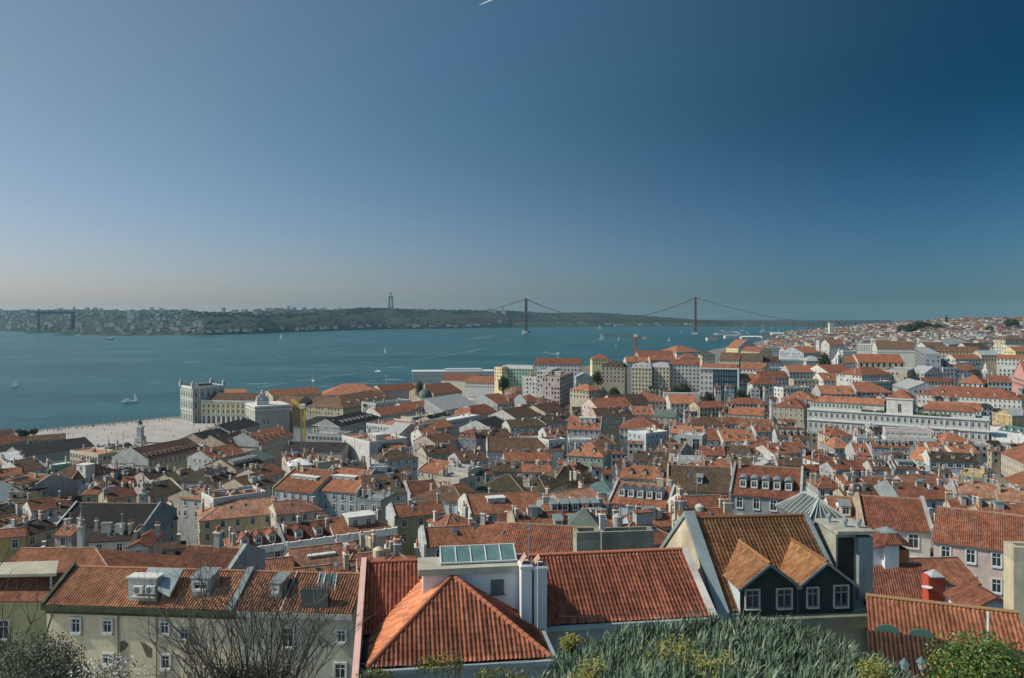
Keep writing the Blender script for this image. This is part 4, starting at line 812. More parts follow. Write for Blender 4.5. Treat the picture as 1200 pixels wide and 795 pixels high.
# ------------------------------------------------------------------ large landmark buildings
def facade_frame(a, b):
    d = Vector((b.x-a.x, b.y-a.y, 0)); L = d.length; ex = d/L; ny = Vector((-ex.y, ex.x, 0))
    if ny.y < 0: ny = -ny
    return L, math.atan2(ex.y, ex.x), (a+b)/2
def arcade_palace():
    WHITE, YEL = wallmat('palace_stone', (.40, .40, .36), .45), wallmat('palace_yellow', (.64, .53, .20), .3)
    # river tower: square block, corner turrets, balustrade
    d0 = dep_at(496.5, 4.3); s = 29.0
    c = W(226, 496.5, d0); zt = CZ-(455.5-HY)*d0/F; h = zt-4.3
    rz = R(43)
    t = thing('river_tower', (c.x, c.y, 3.5), 'square white palace tower with corner turrets standing at the water end of the arcade', 'tower', None, rz)
    h += .8
    mb = MB(); mb.box(0, s, 0, s, 0, h, 0)
    for z in (h*.36, h*.66, h-.7): mb.box(-.45, s+.45, -.45, s+.45, z, z+.7, 1)
    for k in range(6):
        x = k*s/5
        for z0, z1 in ((h*.39, h*.65), (h*.69, h-.9)):
            mb.box(x-.55, x+.55, -.3, -.002, z0, z1, 1); mb.box(-.3, -.002, x-.55, x+.55, z0, z1, 1)
    mb.build('wall', [WHITE, TRIM], t)
    mb = MB(); mb.box(-.3, s+.3, -.3, .1, h+.003, h+1.6); mb.box(-.3, s+.3, s-.1, s+.3, h+.003, h+1.6); mb.box(-.3, .1, .103, s-.103, h+.003, h+1.58); mb.box(s-.1, s+.3, .103, s-.103, h+.003, h+1.58)
    mb.build('balustrade', [TRIM], t)
    mb = MB(); mb.box(3, s-3, 3, s-3, h-.5, h+1.4, 0); mb.box(8, s-8, 8, s-8, h+1.403, h+3.2, 0); mb.build('roof', [LEAD], t)
    for x, y in ((0, 0), (s, 0), (0, s), (s, s)):
        mb = MB(); mb.box(x-1.3, x+1.3, y-1.3, y+1.3, h+.004, h+4.4); mb.box(x-1.6, x+1.6, y-1.6, y+1.6, h+4.403, h+5); mb.lathe((x, y, h+5.003), [(1.1, 0), (.9, .9), (.3, 1.8), (.05, 2.4)], 8)
        mb.build('turret', [STONE], t)
    for k in range(5):
        for z, hh in ((h*.82, 4.4), (h*.52, 5.6), (h*.16, 6.0)):
            w = window_mesh(2.0, hh)
            obj('window', w, t, ((k+.5)*s/5, -.02, z)); obj('window', w, t, (-.02, (k+.5)*s/5, z), -math.pi/2)
    # arcaded wing
    a, b = WZ(233, 497.2, 4.3), WZ(297, 498.5, 4.3); L, rz, m = facade_frame(a, b)
    m = Vector((m.x, m.y+6, 3.5)); h = 21.0; dep = 22
    t = thing('arcaded_wing', m, 'yellow upper floors above a white arcade along the pale riverside square', 'palace', None, rz)
    mb = MB(); mb.box(-L/2, L/2, 3.5, dep, 0, h*.42, 1); mb.box(-L/2, L/2, 0, dep, h*.42, h, 0); mb.box(-L/2-.3, L/2+.3, -.4, -.003, h*.42, h*.42+.8, 1); mb.box(-L/2-.3, L/2+.3, -.5, -.003, h-.9, h-.1, 1)
    mb.build('wall', [YEL, WHITE], t)
    n = 11; pw = L/n
    for k in range(n):   # arch with its pier
        mb = MB(); x0 = -L/2+k*pw; w = pw*.30; r = (pw-2*w*.5)/2-.15; hz = h*.42; zc = hz-r-1.0
        mb.box(x0, x0+w/2+.15, 0, 1.6, 0, zc, 0); mb.box(x0+pw-w/2-.15, x0+pw, 0, 1.6, 0, zc, 0)
        cx = x0+pw/2; N = 10; pts = [(cx-r*math.cos(math.pi*i/N), zc+r*math.sin(math.pi*i/N)) for i in range(N+1)]
        for y, rev in ((0, 0), (1.6, 1)):
            poly = [(x0, y, zc)]+[(px, y, pz) for px, pz in pts]+[(x0+pw, y, zc), (x0+pw, y, hz-.01), (x0, y, hz-.01)]
            h1 = [(x0, y, zc)]+[(px, y, pz) for px, pz in pts[:N//2+1]]+[(cx, y, hz-.01), (x0, y, hz-.01)]
            h2 = [(px, y, pz) for px, pz in pts[N//2:]]+[(x0+pw, y, zc), (x0+pw, y, hz-.01), (cx, y, hz-.01)]
            for q in (h1, h2): mb.poly(q[::-1] if not rev else q)
        for i in range(N): (xa, za), (xb, zb) = pts[i], pts[i+1]; mb.poly([(xa, 0, za), (xb, 0, zb), (xb, 1.6, zb), (xa, 1.6, za)])
        mb.build('arch', [TRIM], t)
        for z, hh in ((h*.58, 3.4), (h*.80, 2.9)): obj('window', window_mesh(1.7, hh), t, (cx, -.02, z))
        mb = MB(); mb.box(x0-.35, x0+.35, -.35, -.005, h*.46, h-1); mb.build('pilaster', [TRIM], t)
    mb = MB(); mb.box(-L/2-.2, L/2+.2, -.3, .1, h+.003, h+1.1); mb.build('balustrade', [TRIM], t)
    mb = MB(); mb.shell([(-L/2+6, .8, h+.3), (L/2, .8, h+.3), (L/2, dep/2, h+7), (-L/2+6, dep/2, h+7), (-L/2+6, dep, h), (L/2, dep, h)], [(0, 1, 2, 3), (3, 2, 5, 4)], .2); mb.build('roof', [rm('brown', False)], t)
    # white arch block with its statue group
    d = 640; a, b = W(299, 478.3, d), W(320, 478.8, d); L, rz, m = facade_frame(a, b)
    rz = R(32); h = a.z-3.5; w, dp = 20, 30
    t = thing('triumphal_arch', (a.x, a.y, 3.5), 'white block of the triumphal arch seen from behind with sculpture group on top', 'arch', None, rz)
    mb = MB(); mb.box(0, w+8, 0, dp, 0, h, 0); mb.box(-.6, w+8.6, -.6, dp+.6, h*.9, h*.9+.8, 1); mb.box(-.4, w+8.4, -.4, dp+.4, h+.003, h+1.3, 1)
    mb.build('wall', [WHITE, TRIM], t)
    for x in (7, 10.5): obj('window', window_mesh(1.4, 4.6), t, (x, -.02, h*.55))
    mb = MB(); x, y, z = 8, 9, h+1.3
    mb.box(x-5, x+5, y-2.5, y+2.5, z, z+3.2)
    for i, (dx, hh, r) in enumerate(((-4, 4.2, 1.3), (0, 9.5, 1.7), (4, 4.2, 1.3), (-1.9, 6.6, 1.2), (1.9, 6.6, 1.2))):
        mb.lathe((x+dx, y, z+3.2), [(r*1.15, 0), (r*1.2, hh*.2), (r*.8, hh*.45), (r*.95, hh*.62), (r*.45, hh*.78), (r*.5, hh*.88), (r*.2, hh)], 9)
    mb.bar((x-1.4, y, z+9), (x-3.6, y, z+10.2), .8); mb.bar((x+1.4, y, z+9), (x+3.6, y, z+10.2), .8)
    mb.build('sculpture_group', [wm('white')], t)
    land(270, 478, 'yellow arcaded wing')
    land(320, 490, 'white triumphal arch')
    # equestrian monument
    d = dep_at(519.5, 4.3); p = W(164.5, 519.5, d); p.z = 4.3
    t = thing('equestrian_statue', p, 'dark bronze rider on a tall white pedestal in the riverside square', 'statue')
    mb = MB(); mb.lathe((0, 0, -1), [(6.5, 0), (6.5, .8), (5.6, .85), (5.6, 1.6)], 24)
    mb.box(-3.4, 3.4, -4.6, 4.6, 1.55, 6); mb.box(-2.1, 2.1, -3.2, 3.2, 6.003, 15); mb.box(-2.6, 2.6, -3.7, 3.7, 15.003, 16.2)
    for x in (-4.3, 4.3): mb.lathe((x, 0, 1.6), [(1.5, 0), (1.3, 2.0), (.9, 3.6), (.5, 5.0), (.1, 5.5)], 8)
    mb.build('pedestal', [wm('white')], t)
    br = plain('dark_bronze', (.06, .09, .08), .5, .5, .3, .3, 2)
    mb = MB(); z = 16.2
    mb.tube([(0, 3.0, z+3.3), (0, 1.2, z+3.4), (0, -1.2, z+3.5), (0, -2.2, z+4.0)], [.7, 1.15, 1.2, .9], 8)
    mb.tube([(0, -1.9, z+3.9), (0, -2.9, z+5.4), (0, -3.2, z+6.0)], [.9, .6, .45], 8); mb.tube([(0, -3.0, z+6.0), (0, -4.2, z+5.1)], [.5, .28], 8)
    for x, y, yy in ((.7, 2.2, 2.4), (-.7, 2.2, 1.9), (.7, -1.4, -1.4), (-.7, -1.6, -2.6)): mb.tube([(x, y, z+3.2), (x, (y+yy)/2-.2, z+1.7), (x, yy, z)], [.5, .32, .25], 6)
    mb.tube([(0, 3.2, z+3.5), (0, 4.1, z+2.8), (0, 4.2, z+1.2)], [.35, .3, .15], 6); mb.build('horse', [br], t)
    mb = MB(); mb.tube([(0, .2, z+4.2), (0, .1, z+5.4), (0, 0, z+6.6), (0, 0, z+7.0)], [.75, .7, .8, .35], 8); mb.lathe((0, 0, z+7.0), [(.3, 0), (.48, .5), (.4, .9), (.6, 1.0), (.2, 1.7)], 8)
    for x in (-.9, .9): mb.tube([(x*.5, .1, z+4.2), (x*1.2, -.4, z+3.2), (x*1.2, -.2, z+2)], [.45, .36, .25], 6)
    mb.tube([(.7, 0, z+6.3), (1.5, -.6, z+5.6), (1.7, -1.6, z+6.0)], [.3, .25, .2], 6); mb.build('rider', [br], t)
    t.scale = (.8, .8, .8)
    # ornate white roof ornament seen before it is the pediment of the square's north side: handled with the houses

def long_palace():
    D = 440; Z = CZ-(485-HY)*D/F
    a, b = WZ(947, 479, Z), WZ(1159, 492, Z); L, rz, m = facade_frame(a, b); zb = 17.0; h = Z-zb
    P0 = lambda x: -L/2+x*L
    t = thing('long_palace', (m.x, m.y, zb), 'long pale grey palace front with pavilion under a small pyramid roof in the middle', 'palace', None, rz)
    G = wallmat('pale_palace_plaster', (.46, .49, .47), .3)
    mb = MB(); mb.box(-L/2, L/2, 0, 16, 0, h, 0); mb.box(-L/2-.5, L/2+.5, -.7, -.003, h-.7, h, 1); mb.box(-L/2-.4, L/2+.4, -.8, -.003, h-6.6, h-5.7, 1); mb.box(-L/2-.4, L/2+.4, -.5, -.003, h-14.5, h-14, 1)
    for k in range(0, 32, 4): x = P0(k/31); mb.box(x-.3, x+.3, -.3, -.005, 0, h-.7, 1)
    mb.build('wall', [G, TRIM], t)
    n = 31
    for k in range(n):
        for z, hh in ((h-3.1, 2.5), (h-9.4, 2.6)): obj('window', window_mesh(1.25, hh), t, (P0((k+.5)/n), -.02, z))
    for k in range(7): obj('window', window_mesh(1.25, 2.6), t, (P0((k+.5)/n), -.02, h-16.6)); obj('window', window_mesh(1.7, 3.4), t, (P0((k+.5)/n), -.02, h-24))
    mb = MB(); x0, x1 = P0(.02), P0(.44); mb.box(x0, x1, 4, 15, h+.002, h+4.2, 0); mb.box(x0-.2, x1+.2, 3.7, 3.997, h+3.8, h+4.3, 1); u = mb.build('attic_storey', [wm('white'), TRIM], t)
    for k in range(13): obj('window', window_mesh(1.2, 2.1), u, (x0+(k+.5)*(x1-x0)*.72/13, 3.98, h+2.1))
    mb = MB(); z = h+4.2; mb.shell([(x0-.4, 3.4, z), (x1, 3.4, z), (x0+5, 9.5, z+3), (x1, 9.5, z+3), (x0-.4, 15.5, z), (x1, 15.5, z)], [(0, 1, 3, 2), (2, 3, 5, 4), (4, 0, 2)], .2); mb.build('roof', [rm('orange', False)], t)
    x0, x1 = P0(.64), P0(.93); mb = MB(); mb.box(x0, x1, 4, 15, h+.002, h+3.2, 0); u = mb.build('attic_storey', [wm('white'), TRIM], t)
    for k in range(9): obj('window', window_mesh(1.2, 1.8), u, (x0+4+(k+.5)*(x1-x0-5)/9, 3.98, h+1.6))
    z = h+3.2; mb = MB(); mb.shell([(x0-.4, 3.4, z), (x1+.4, 3.4, z), (x0+4, 9.5, z+2.8), (x1-4, 9.5, z+2.8), (x0-.4, 15.5, z), (x1+.4, 15.5, z)], [(0, 1, 3, 2), (2, 3, 5, 4), (4, 0, 2), (1, 5, 3)], .2); mb.build('roof', [rm('orange', False)], t)
    x0, x1 = P0(.46), P0(.605); w = x1-x0
    mb = MB(); mb.box(x0, x1, .5, w+.5, h+.002, h+8.6, 0); mb.box(x0-.4, x1+.4, .1, w+.9, h+8.0, h+8.7, 1); u = mb.build('pavilion', [wm('white'), TRIM], t)
    obj('window', window_mesh(1.6, 4.6, 'stone'), u, ((x0+x1)/2, .48, h+3.3))
    z = h+8.7; mb = MB(); mb.shell([(x0-.3, .2, z), (x1+.3, .2, z), (x1+.3, w+.8, z), (x0-.3, w+.8, z), ((x0+x1)/2, .5+w/2, z+5)], [(0, 1, 4), (1, 2, 4), (2, 3, 4), (3, 0, 4)], .2); mb.build('pavilion_roof', [rm('orange', False)], t)
    mb = MB(); rr = random.Random(4)
    for k in range(90):
        x = P0(rr.choice((rr.uniform(.32, .45), rr.uniform(.62, .8)))); r = rr.uniform(.4, .9); mb.lathe((x, 1.6+rr.uniform(-.5, .8), h+.1), [(r, 0), (r*1.1, r*.7), (r*.5, r*1.5)], 5)
    mb.build('roof_planting', [plain('roof_hedge', (.05, .075, .03), .9)], t)
    land(1052, 490, 'long grey palace')

def hotel():
    D = 660; Z = CZ-(431.5-HY)*D/F
    a, b = WZ(820, 431, Z), WZ(866, 432, Z); L, rz, m = facade_frame(a, b); zb = ground(m.x, m.y)-1; h = Z-zb; dep = 16
    t = thing('glass_fronted_block', (m.x, m.y, zb), 'white apartment block with dark blue glass front facing the old town', 'building', None, rz)
    mb = MB(); mb.box(-L/2, L/2, 0, dep, 0, h, 0); mb.box(-L/2-.2, L/2+.2, -1.1, -.003, h-.9, h, 1); mb.box(L/2-1.2, L/2+.1, -1.0, -.004, 0, h-.903, 1); mb.build('wall', [wm('white'), TRIM], t)
    x0 = -L/2+L*.34; x1 = L/2-1.3; n = 6; sh = (h-3)/7
    bl = plain('blue_glazing', (.02, .06, .085), .2, .6, 0, .4, .4)
    for r in range(6):
        z = h-1.4-r*sh
        mb = MB(); mb.box(x0, x1, -.25, -.004, z-sh+.35, z, 0)
        for k in range(11): x = x0+k*(x1-x0)/10; mb.box(x-.08, x+.08, -.4, -.252, z-sh+.35, z, 1)
        mb.build('glass_storey', [bl, STEEL], t)
        mb = MB(); mb.box(x0, x1, -.95, -.006, z-sh+.05, z-sh+.33); mb.build('balcony', [plain('blue_grey_slab', (.09, .15, .19), .6)], t)
        for k in range(3): obj('window', window_mesh(1.5, 2.2), t, (-L/2+(k+.5)*L*.33/3, -.02, z-sh*.5))
    mb = MB(); z = h; mb.shell([(-L/2, .5, z+.3), (L/2, .5, z+.3), (-L/2+3, dep/2, z+3.2), (L/2-3, dep/2, z+3.2), (-L/2, dep, z+.3), (L/2, dep, z+.3)], [(0, 1, 3, 2), (2, 3, 5, 4), (4, 0, 2), (1, 5, 3)], .2); mb.build('roof', [rm('orange', False)], t)
    land(848, 450, 'blue glass block')

def terminal():
    D = 1150; Z = 22
    a, b = WZ(483, 436.5, Z), WZ(578, 434.5, Z); a = W(483, 436.5, D); b = W(579, 435.5, D*1.01); L, rz, m = facade_frame(a, b); h = a.z-3
    t = thing('ferry_terminal', (m.x, m.y, 3), 'long white flat-roofed ferry terminal with ribbed front at the water edge', 'terminal', None, rz)
    mb = MB(); mb.box(-L/2, L/2, 0, 30, 0, h, 0)
    for k in range(44): x = -L/2+(k+.5)*L/44; mb.box(x-.55, x+.55, -.6, -.01, 0, h-2, 0)
    for r in range(2):
        for k in range(44): x = -L/2+k*L/44; mb.poly([(x+.6, -.03, 3+r*6), (x+L/44-.6, -.03, 3+r*6), (x+L/44-.6, -.03, 7+r*6), (x+.6, -.03, 7+r*6)], 1)
    mb.build('wall', [wm('white'), GLASS], t)
    mb = MB(); mb.box(-L/2-1, L/2+1, -1.2, 31, h+.003, h+1.2); mb.box(-L*.1, L*.35, 8, 22, h+1.203, h+4); mb.build('roof', [plain('pale_flat_roof', (.5, .52, .52), .8)], t)

def dome_church():
    D = 655; c = W(497.5, 474, D); zb = ground(c.x, c.y)-1
    t = thing('domed_church', (c.x, c.y, zb), 'church with dark green-grey dome and lantern beside the ministry roofs', 'church')
    zt = CZ-(465-HY)*D/F-zb
    mb = MB(); mb.box(-13, 13, -8, 16, 0, zt-5, 0); mb.box(-13.4, 13.4, -8.4, 16.4, zt-5.8, zt-5.003, 1); mb.build('wall', [wm('grey'), TRIM], t)
    mb = MB(); mb.lathe((0, 3, zt-5), [(6.3, 0), (6.3, 3.6), (6.6, 3.7), (6.6, 4.3)], 24); mb.build('drum', [wm('grey')], t)
    mb = MB(); mb.lathe((0, 3, zt-.7), [(6.2, 0), (5.9, 2), (5.0, 4), (3.3, 5.6), (1.5, 6.4), (.9, 6.5)], 24); mb.build('dome', [plain('dome_lead', (.07, .09, .085), .6, .4, 0, .4, .5)], t, smooth=True)
    mb = MB(); mb.lathe((0, 3, zt+5.6), [(1.0, 0), (1.0, 2.2), (1.3, 2.3), (.9, 3), (.2, 4.2), (.05, 5.2)], 10); mb.build('lantern', [STONE], t)
    land(497, 462, 'domed church')

def bell_tower(px, pyb, pyt, D, w, label, name='bell_tower', kind=0):
    c = W(px, pyb, D); zb = min(ground(c.x, c.y)-1, c.z); zt = CZ-(pyt-HY)*D/F; h = zt-zb
    t = thing(name, (c.x, c.y, zb), label, 'bell tower', None, R(12))
    hb = h-w*1.5
    mb = MB(); mb.box(-w/2, w/2, -w/2, w/2, 0, hb, 0)
    for z in (hb*.55, hb-.8): mb.box(-w/2-.3, w/2+.3, -w/2-.3, w/2+.3, z, z+.7, 1)
    mb.build('wall', [wm('white'), TRIM], t)
    for a in (0, -math.pi/2, math.pi/2):
        q = Matrix.Rotation(a, 3, 'Z') @ Vector((0, -w/2-.02, hb-3.2-w*.15)); obj('belfry_opening', window_mesh(w*.32, w*.75, 'stone'), t, q, a)
    for x in (-1, 1):
        for y in (-1, 1):
            mb = MB(); mb.lathe((x*w*.42, y*w*.42, hb), [(w*.1, 0), (w*.09, w*.25), (.05, w*.5)], 6); mb.build('pinnacle', [STONE], t)
    mb = MB(); mb.lathe((0, 0, hb), [(w*.46, 0), (w*.44, w*.3), (w*.34, w*.55), (w*.20, w*.75), (w*.2, w*1.0), (w*.1, w*1.15), (.05, w*1.5)], 12); mb.build('cupola', [wm('white')], t)

def ornate_pinnacle(px, pyb, pyt, D, label, w=2.2):
    c = W(px, pyb, D); zb = min(ground(c.x, c.y), c.z-8); z0 = c.z-zb; zt = CZ-(pyt-HY)*D/F-zb; h = zt-z0
    t = thing('church_spire', (c.x, c.y, zb), label, 'spire')
    mb = MB(); mb.box(-w*.6, w*.6, -w*.6, w*.6, 0, z0+h*.3); mb.box(-w*.75, w*.75, -w*.75, w*.75, z0+h*.3, z0+h*.34); mb.build('wall', [wm('white')], t)
    obj('belfry_opening', window_mesh(w*.4, h*.14, 'stone'), t, (0, -w*.6-.02, z0+h*.18))
    mb = MB(); mb.lathe((0, 0, z0+h*.34), [(w*.62, 0), (w*.5, h*.08), (w*.55, h*.12), (w*.3, h*.2), (w*.36, h*.28), (w*.12, h*.38), (w*.16, h*.46), (.05, h*.66)], 10); mb.build('cupola', [STONE], t)
    mb = MB(); zz = z0+h*.98; mb.bar((0, 0, zz), (0, 0, zz+1.5), .1); mb.bar((-.4, 0, zz+1), (.4, 0, zz+1), .1); mb.build('cross', [STEEL], t)

# ------------------------------------------------------------------ bridge, statue, far bank
def bridge():
    A = WZ(616.5, 390.3, 0); B = WZ(815, 392.0, 0)
    d = (B-A).normalized(); n = Vector((-d.y, d.x, 0)); span = (B-A).length
    HT, HD = 190.0, 68.0
    red = plain('bridge_paint_red', (.13, .045, .04), .6, .3, 0, .15, .02)
    grey = plain('bridge_steel_dark', (.07, .045, .045), .6)  # dark steel colour of deck, cables, hangers and viaduct piers
    t = thing('suspension_bridge', A, 'long red suspension bridge with two towers crossing the river', 'bridge')
    def w2(p): return p-A
    for c in (A, B):
        mb = MB()
        for s in (-1, 1): mb.bar(w2(c)+n*s*13, w2(c)+n*s*11+Vector((0, 0, HT)), 7.5)
        for z in (HT-6, HT*.80, HT*.62, HD-8): mb.bar(w2(c)+n*12+Vector((0, 0, z)), w2(c)-n*12+Vector((0, 0, z)), 5)
        for z0, z1 in ((HD+2, HT*.62), (HT*.62, HT*.8), (HT*.8, HT-6), (14, HD-8)):
            mb.bar(w2(c)+n*12+Vector((0, 0, z0)), w2(c)-n*12+Vector((0, 0, z1)), 2.6); mb.bar(w2(c)-n*12+Vector((0, 0, z0)), w2(c)+n*12+Vector((0, 0, z1)), 2.6)
        mb.build('tower', [red], t)
        mb = MB(); mb.obox(w2(c)+Vector((0, 0, 3)), d*16, n*26, Vector((0, 0, 7))); mb.build('pier', [CONC], t)
    S0 = A-d*483; S1 = B+d*483
    N1 = S1+d*430
    mb = MB()
    p, q = w2(S0), w2(N1)
    L = (q-p).length
    for s in (-1, 1):
        mb.bar(p+n*s*10.5+Vector((0, 0, HD+5)), q+n*s*10.5+Vector((0, 0, HD+5)), 2.6); mb.bar(p+n*s*10.5+Vector((0, 0, HD-5)), q+n*s*10.5+Vector((0, 0, HD-5)), 2.6)
        k = int(L/23)
        for i in range(k):
            a, b = p+d*(i*L/k), p+d*((i+1)*L/k); mid = (a+b)/2
            mb.bar(a+n*s*10.5+Vector((0, 0, HD-5)), mid+n*s*10.5+Vector((0, 0, HD+5)), 1.1); mb.bar(mid+n*s*10.5+Vector((0, 0, HD+5)), b+n*s*10.5+Vector((0, 0, HD-5)), 1.1)
    mb.obox((p+q)/2+Vector((0, 0, HD+5.5)), d*L/2, n*11, Vector((0, 0, .8))); mb.obox((p+q)/2+Vector((0, 0, HD-4)), d*L/2, n*9, Vector((0, 0, .6)))
    mb.build('deck', [grey], t)
    for s in (-1, 1):
        pts = []
        for i in range(13): f = i/12; pts.append(w2(S0)+(A-S0)*f+n*s*11+Vector((0, 0, HD+6+(HT-HD-8)*f**1.35)))
        for i in range(1, 41): f = i/40; pts.append(w2(A)+(B-A)*f+n*s*11+Vector((0, 0, HD+10+(HT-HD-12)*(2*f-1)**2)))
        for i in range(1, 13): f = i/12; pts.append(w2(B)+(S1-B)*f+n*s*11+Vector((0, 0, HD+6+(HT-HD-8)*(1-f)**1.35)))
        mb = MB(); mb.tube(pts, 1.3, 6); mb.build('cable', [grey], t)
        mb = MB()
        for i in range(1, 44): f = i/44; mb.bar(w2(A)+(B-A)*f+n*s*11+Vector((0, 0, HD+6)), w2(A)+(B-A)*f+n*s*11+Vector((0, 0, HD+10+(HT-HD-12)*(2*f-1)**2)), .22)
        tag(mb.build('hangers', [grey], t), kind='stuff')
    for k in range(7):
        c = w2(S1)+d*(k*70-10); mb = MB()
        for s in (-1, 1): mb.obox(c+n*s*7+Vector((0, 0, (HD-6)/2-2)), d*2.2, n*2.6, Vector((0, 0, (HD-6)/2+2)))
        mb.obox(c+Vector((0, 0, HD-8)), d*2.4, n*10, Vector((0, 0, 2.4))); mb.build('viaduct_pier', [grey], t)

FB = [(-420, 387), (0, 388), (50, 390.5), (100, 393), (150, 394), (200, 393), (240, 393), (300, 391.5), (340, 389.5), (400, 387.5), (450, 386), (500, 385.5), (560, 384.6), (650, 383.6), (800, 383.2), (880, 383), (1300, 382.5)]
FTOP = [(-420, 364.5), (0, 364), (40, 363.6), (100, 363), (150, 364.2), (200, 363.5), (240, 366.5), (300, 366), (345, 365.2), (375, 364), (400, 363), (430, 360.8), (458, 362), (500, 363.3), (545, 363.8), (600, 365), (640, 367), (700, 366.6), (750, 370), (790, 373), (830, 376.5), (870, 379), (900, 380.5), (1300, 381)]
CRD = [(-420, 3200), (200, 2800), (240, 700), (345, 620), (560, 650), (600, 1100), (900, 1600), (1300, 1600)]
def far_surface(px, t):
    """t 0 at the far water line .. 1 on the crest .. 2 beyond"""
    d0 = dep_at(interp(FB, px), 0); dc = d0+interp(CRD, px); zc = CZ-(interp(FTOP, px)-HY)*dc/F
    steep = sstep(200, 250, px)*(1-sstep(560, 640, px))
    if t <= 1:
        f = t**(.55 if steep > .5 else 1.15)
        return d0+(dc-d0)*t, max(-3, (zc)*f)
    return dc+(t-1)*2200, zc*(1-(t-1)*.3)
def far_bank():
    mb = MB(); cols = list(range(-420, 1120, 5)); rows = [0, .02, .06, .12, .2, .3, .42, .55, .68, .8, .9, 1.0, 1.15, 1.5, 2.0]; idx = {}
    rng = random.Random(5)
    from mathutils import noise as N
    for i, px in enumerate(cols):
        for j, t in enumerate(rows):
            d, z = far_surface(px, t)
            k = N.noise(Vector((px*.03, t*3, 1)))*12+N.noise(Vector((px*.11, t*9, 4)))*6
            z = -2 if j == 0 else (3.0 if j == 1 else max(3, z+k*min(1, t*3)*(1 if j < 11 else .4)))
            idx[i, j] = len(mb.v); p = W(px, HY, d); mb.v.append((p.x, d, z))
    for i in range(len(cols)-1):
        for j in range(len(rows)-1): mb.f.append((idx[i, j], idx[i+1, j], idx[i+1, j+1], idx[i, j+1])); mb.mi.append(0); mb.uv.append(None)
    t = NT('far_bank_scrub'); v = t.vec()
    c = t.mix(t.ramp(t.noise(v, .006, 7, .7), [(.38, 0.0), (.6, 1.0)]), (.014, .026, .016), (.040, .052, .032))
    c = t.mix(t.ramp(t.noise(v, .012, 6, .7), [(.66, 0.0), (.74, .6)]), c, (.24, .20, .15))
    t.bump(t.noise(v, .04, 5), 1.0, 12)
    tag(mb.build('far_bank_hills', [t.out(c, .95, .1)], None), kind='structure')
    # woods on the far cliffs
    mb = MB()
    for k in range(4200):
        px = rng.choice((rng.uniform(190, 620), rng.uniform(190, 620), rng.uniform(560, 860), rng.uniform(-60, 200)))
        if px < 200 and rng.random() < .35: continue
        tt = rng.choice((rng.uniform(.05, 1.08), rng.uniform(.6, 1.1))); d, z = far_surface(px, tt); p = W(px, HY, d); r = rng.uniform(6, 14); hh = r*rng.uniform(.45, .85)
        b = len(mb.v); n = 6; a0 = rng.random()*6
        for rr, zz in ((.7, 0), (1, .5), (.6, .95)):
            for i in range(n): a = a0+2*math.pi*i/n; q = r*rr*rng.uniform(.8, 1.2); mb.v.append((p.x+q*math.cos(a), d+q*math.sin(a), z-3+hh*zz))
        mb.v.append((p.x, d, z-3+hh*1.15))
        for s in range(2):
            for i in range(n): mb.f.append((b+s*n+i, b+s*n+(i+1) % n, b+(s+1)*n+(i+1) % n, b+(s+1)*n+i)); mb.mi.append(0); mb.uv.append(None)
        for i in range(n): mb.f.append((b+2*n+i, b+2*n+(i+1) % n, b+3*n)); mb.mi.append(0); mb.uv.append(None)
    t = NT('far_wood'); c = t.mix(t.ramp(t.noise(t.vec(), .015, 6), [(.35, 0.0), (.65, 1.0)]), (.006, .017, .013), (.019, .033, .021))
    tag(mb.build('far_wood', [t.out(c, .95, .1)]), kind='stuff')
    # the towns along the far bank
    mb = MB()
    def bld(px, tt, w, h, dp, m):
        d, z = far_surface(px, tt); p = W(px, HY, d); mb.box(p.x-w/2, p.x+w/2, d-dp/2, d+dp/2, z-6, z+h, m); mb.box(p.x-w/2-.4, p.x+w/2+.4, d-dp/2-.4, d+dp/2+.4, z+h+.01, z+h+1.6, rng.choice((2, 2, 3)))
    for k in range(480):
        q = rng.random()
        if q < .62: px = rng.uniform(-60, 240); tt = rng.uniform(.03, 1.02)**1.1
        elif q < .80: px = rng.gauss(330, 24); tt = rng.uniform(.75, 1.06)
        elif q < .86: px = rng.uniform(560, 820); tt = rng.uniform(.02, .3)
        else: px = rng.uniform(200, 560); tt = rng.uniform(0.015, .05)
        bld(px, tt, rng.uniform(10, 34), rng.choice((7, 9, 12, 15, 18, 24)) if tt > .08 else rng.uniform(5, 10), rng.uniform(10, 20), rng.choice((0, 0, 1)))
    for px, tt, w, h in ((152, .55, 22, 62), (156, .5, 20, 48), (186, .4, 26, 40), (345, .98, 20, 26), (338, 1.0, 16, 34), (577, .75, 70, 26), (590, .6, 40, 34), (318, .98, 60, 20), (574, .95, 18, 30), (589, 1.0, 18, 40), (93, .25, 40, 30), (57, .3, 50, 22), (262, .99, 14, 26)): bld(px, tt, w, h, 20, 0)
    tag(mb.build('distant_town', [plain('far_render_white', (.48, .44, .40), .9, .1, 0, .3, .01), plain('far_render_tan', (.36, .31, .26), .9, .1, 0, .3, .01), plain('far_roof_red', (.26, .12, .08), .9, .1, 0, .3, .01), plain('far_roof_grey', (.3, .3, .3), .9)]), kind='stuff')
    # quays
    mb = MB()
    for x0, x1, y in ((-10, 42, 387.9), (62, 100, 393.2), (28, 48, 391)):
        a, b = WZ(x0, y, 0), WZ(x1, y-.5, 0); mb.bar(a+Vector((0, 0, 1)), b+Vector((0, 0, 1)), 14, 0, 8)
    tag(mb.build('far_quay', [CONC]), kind='structure')

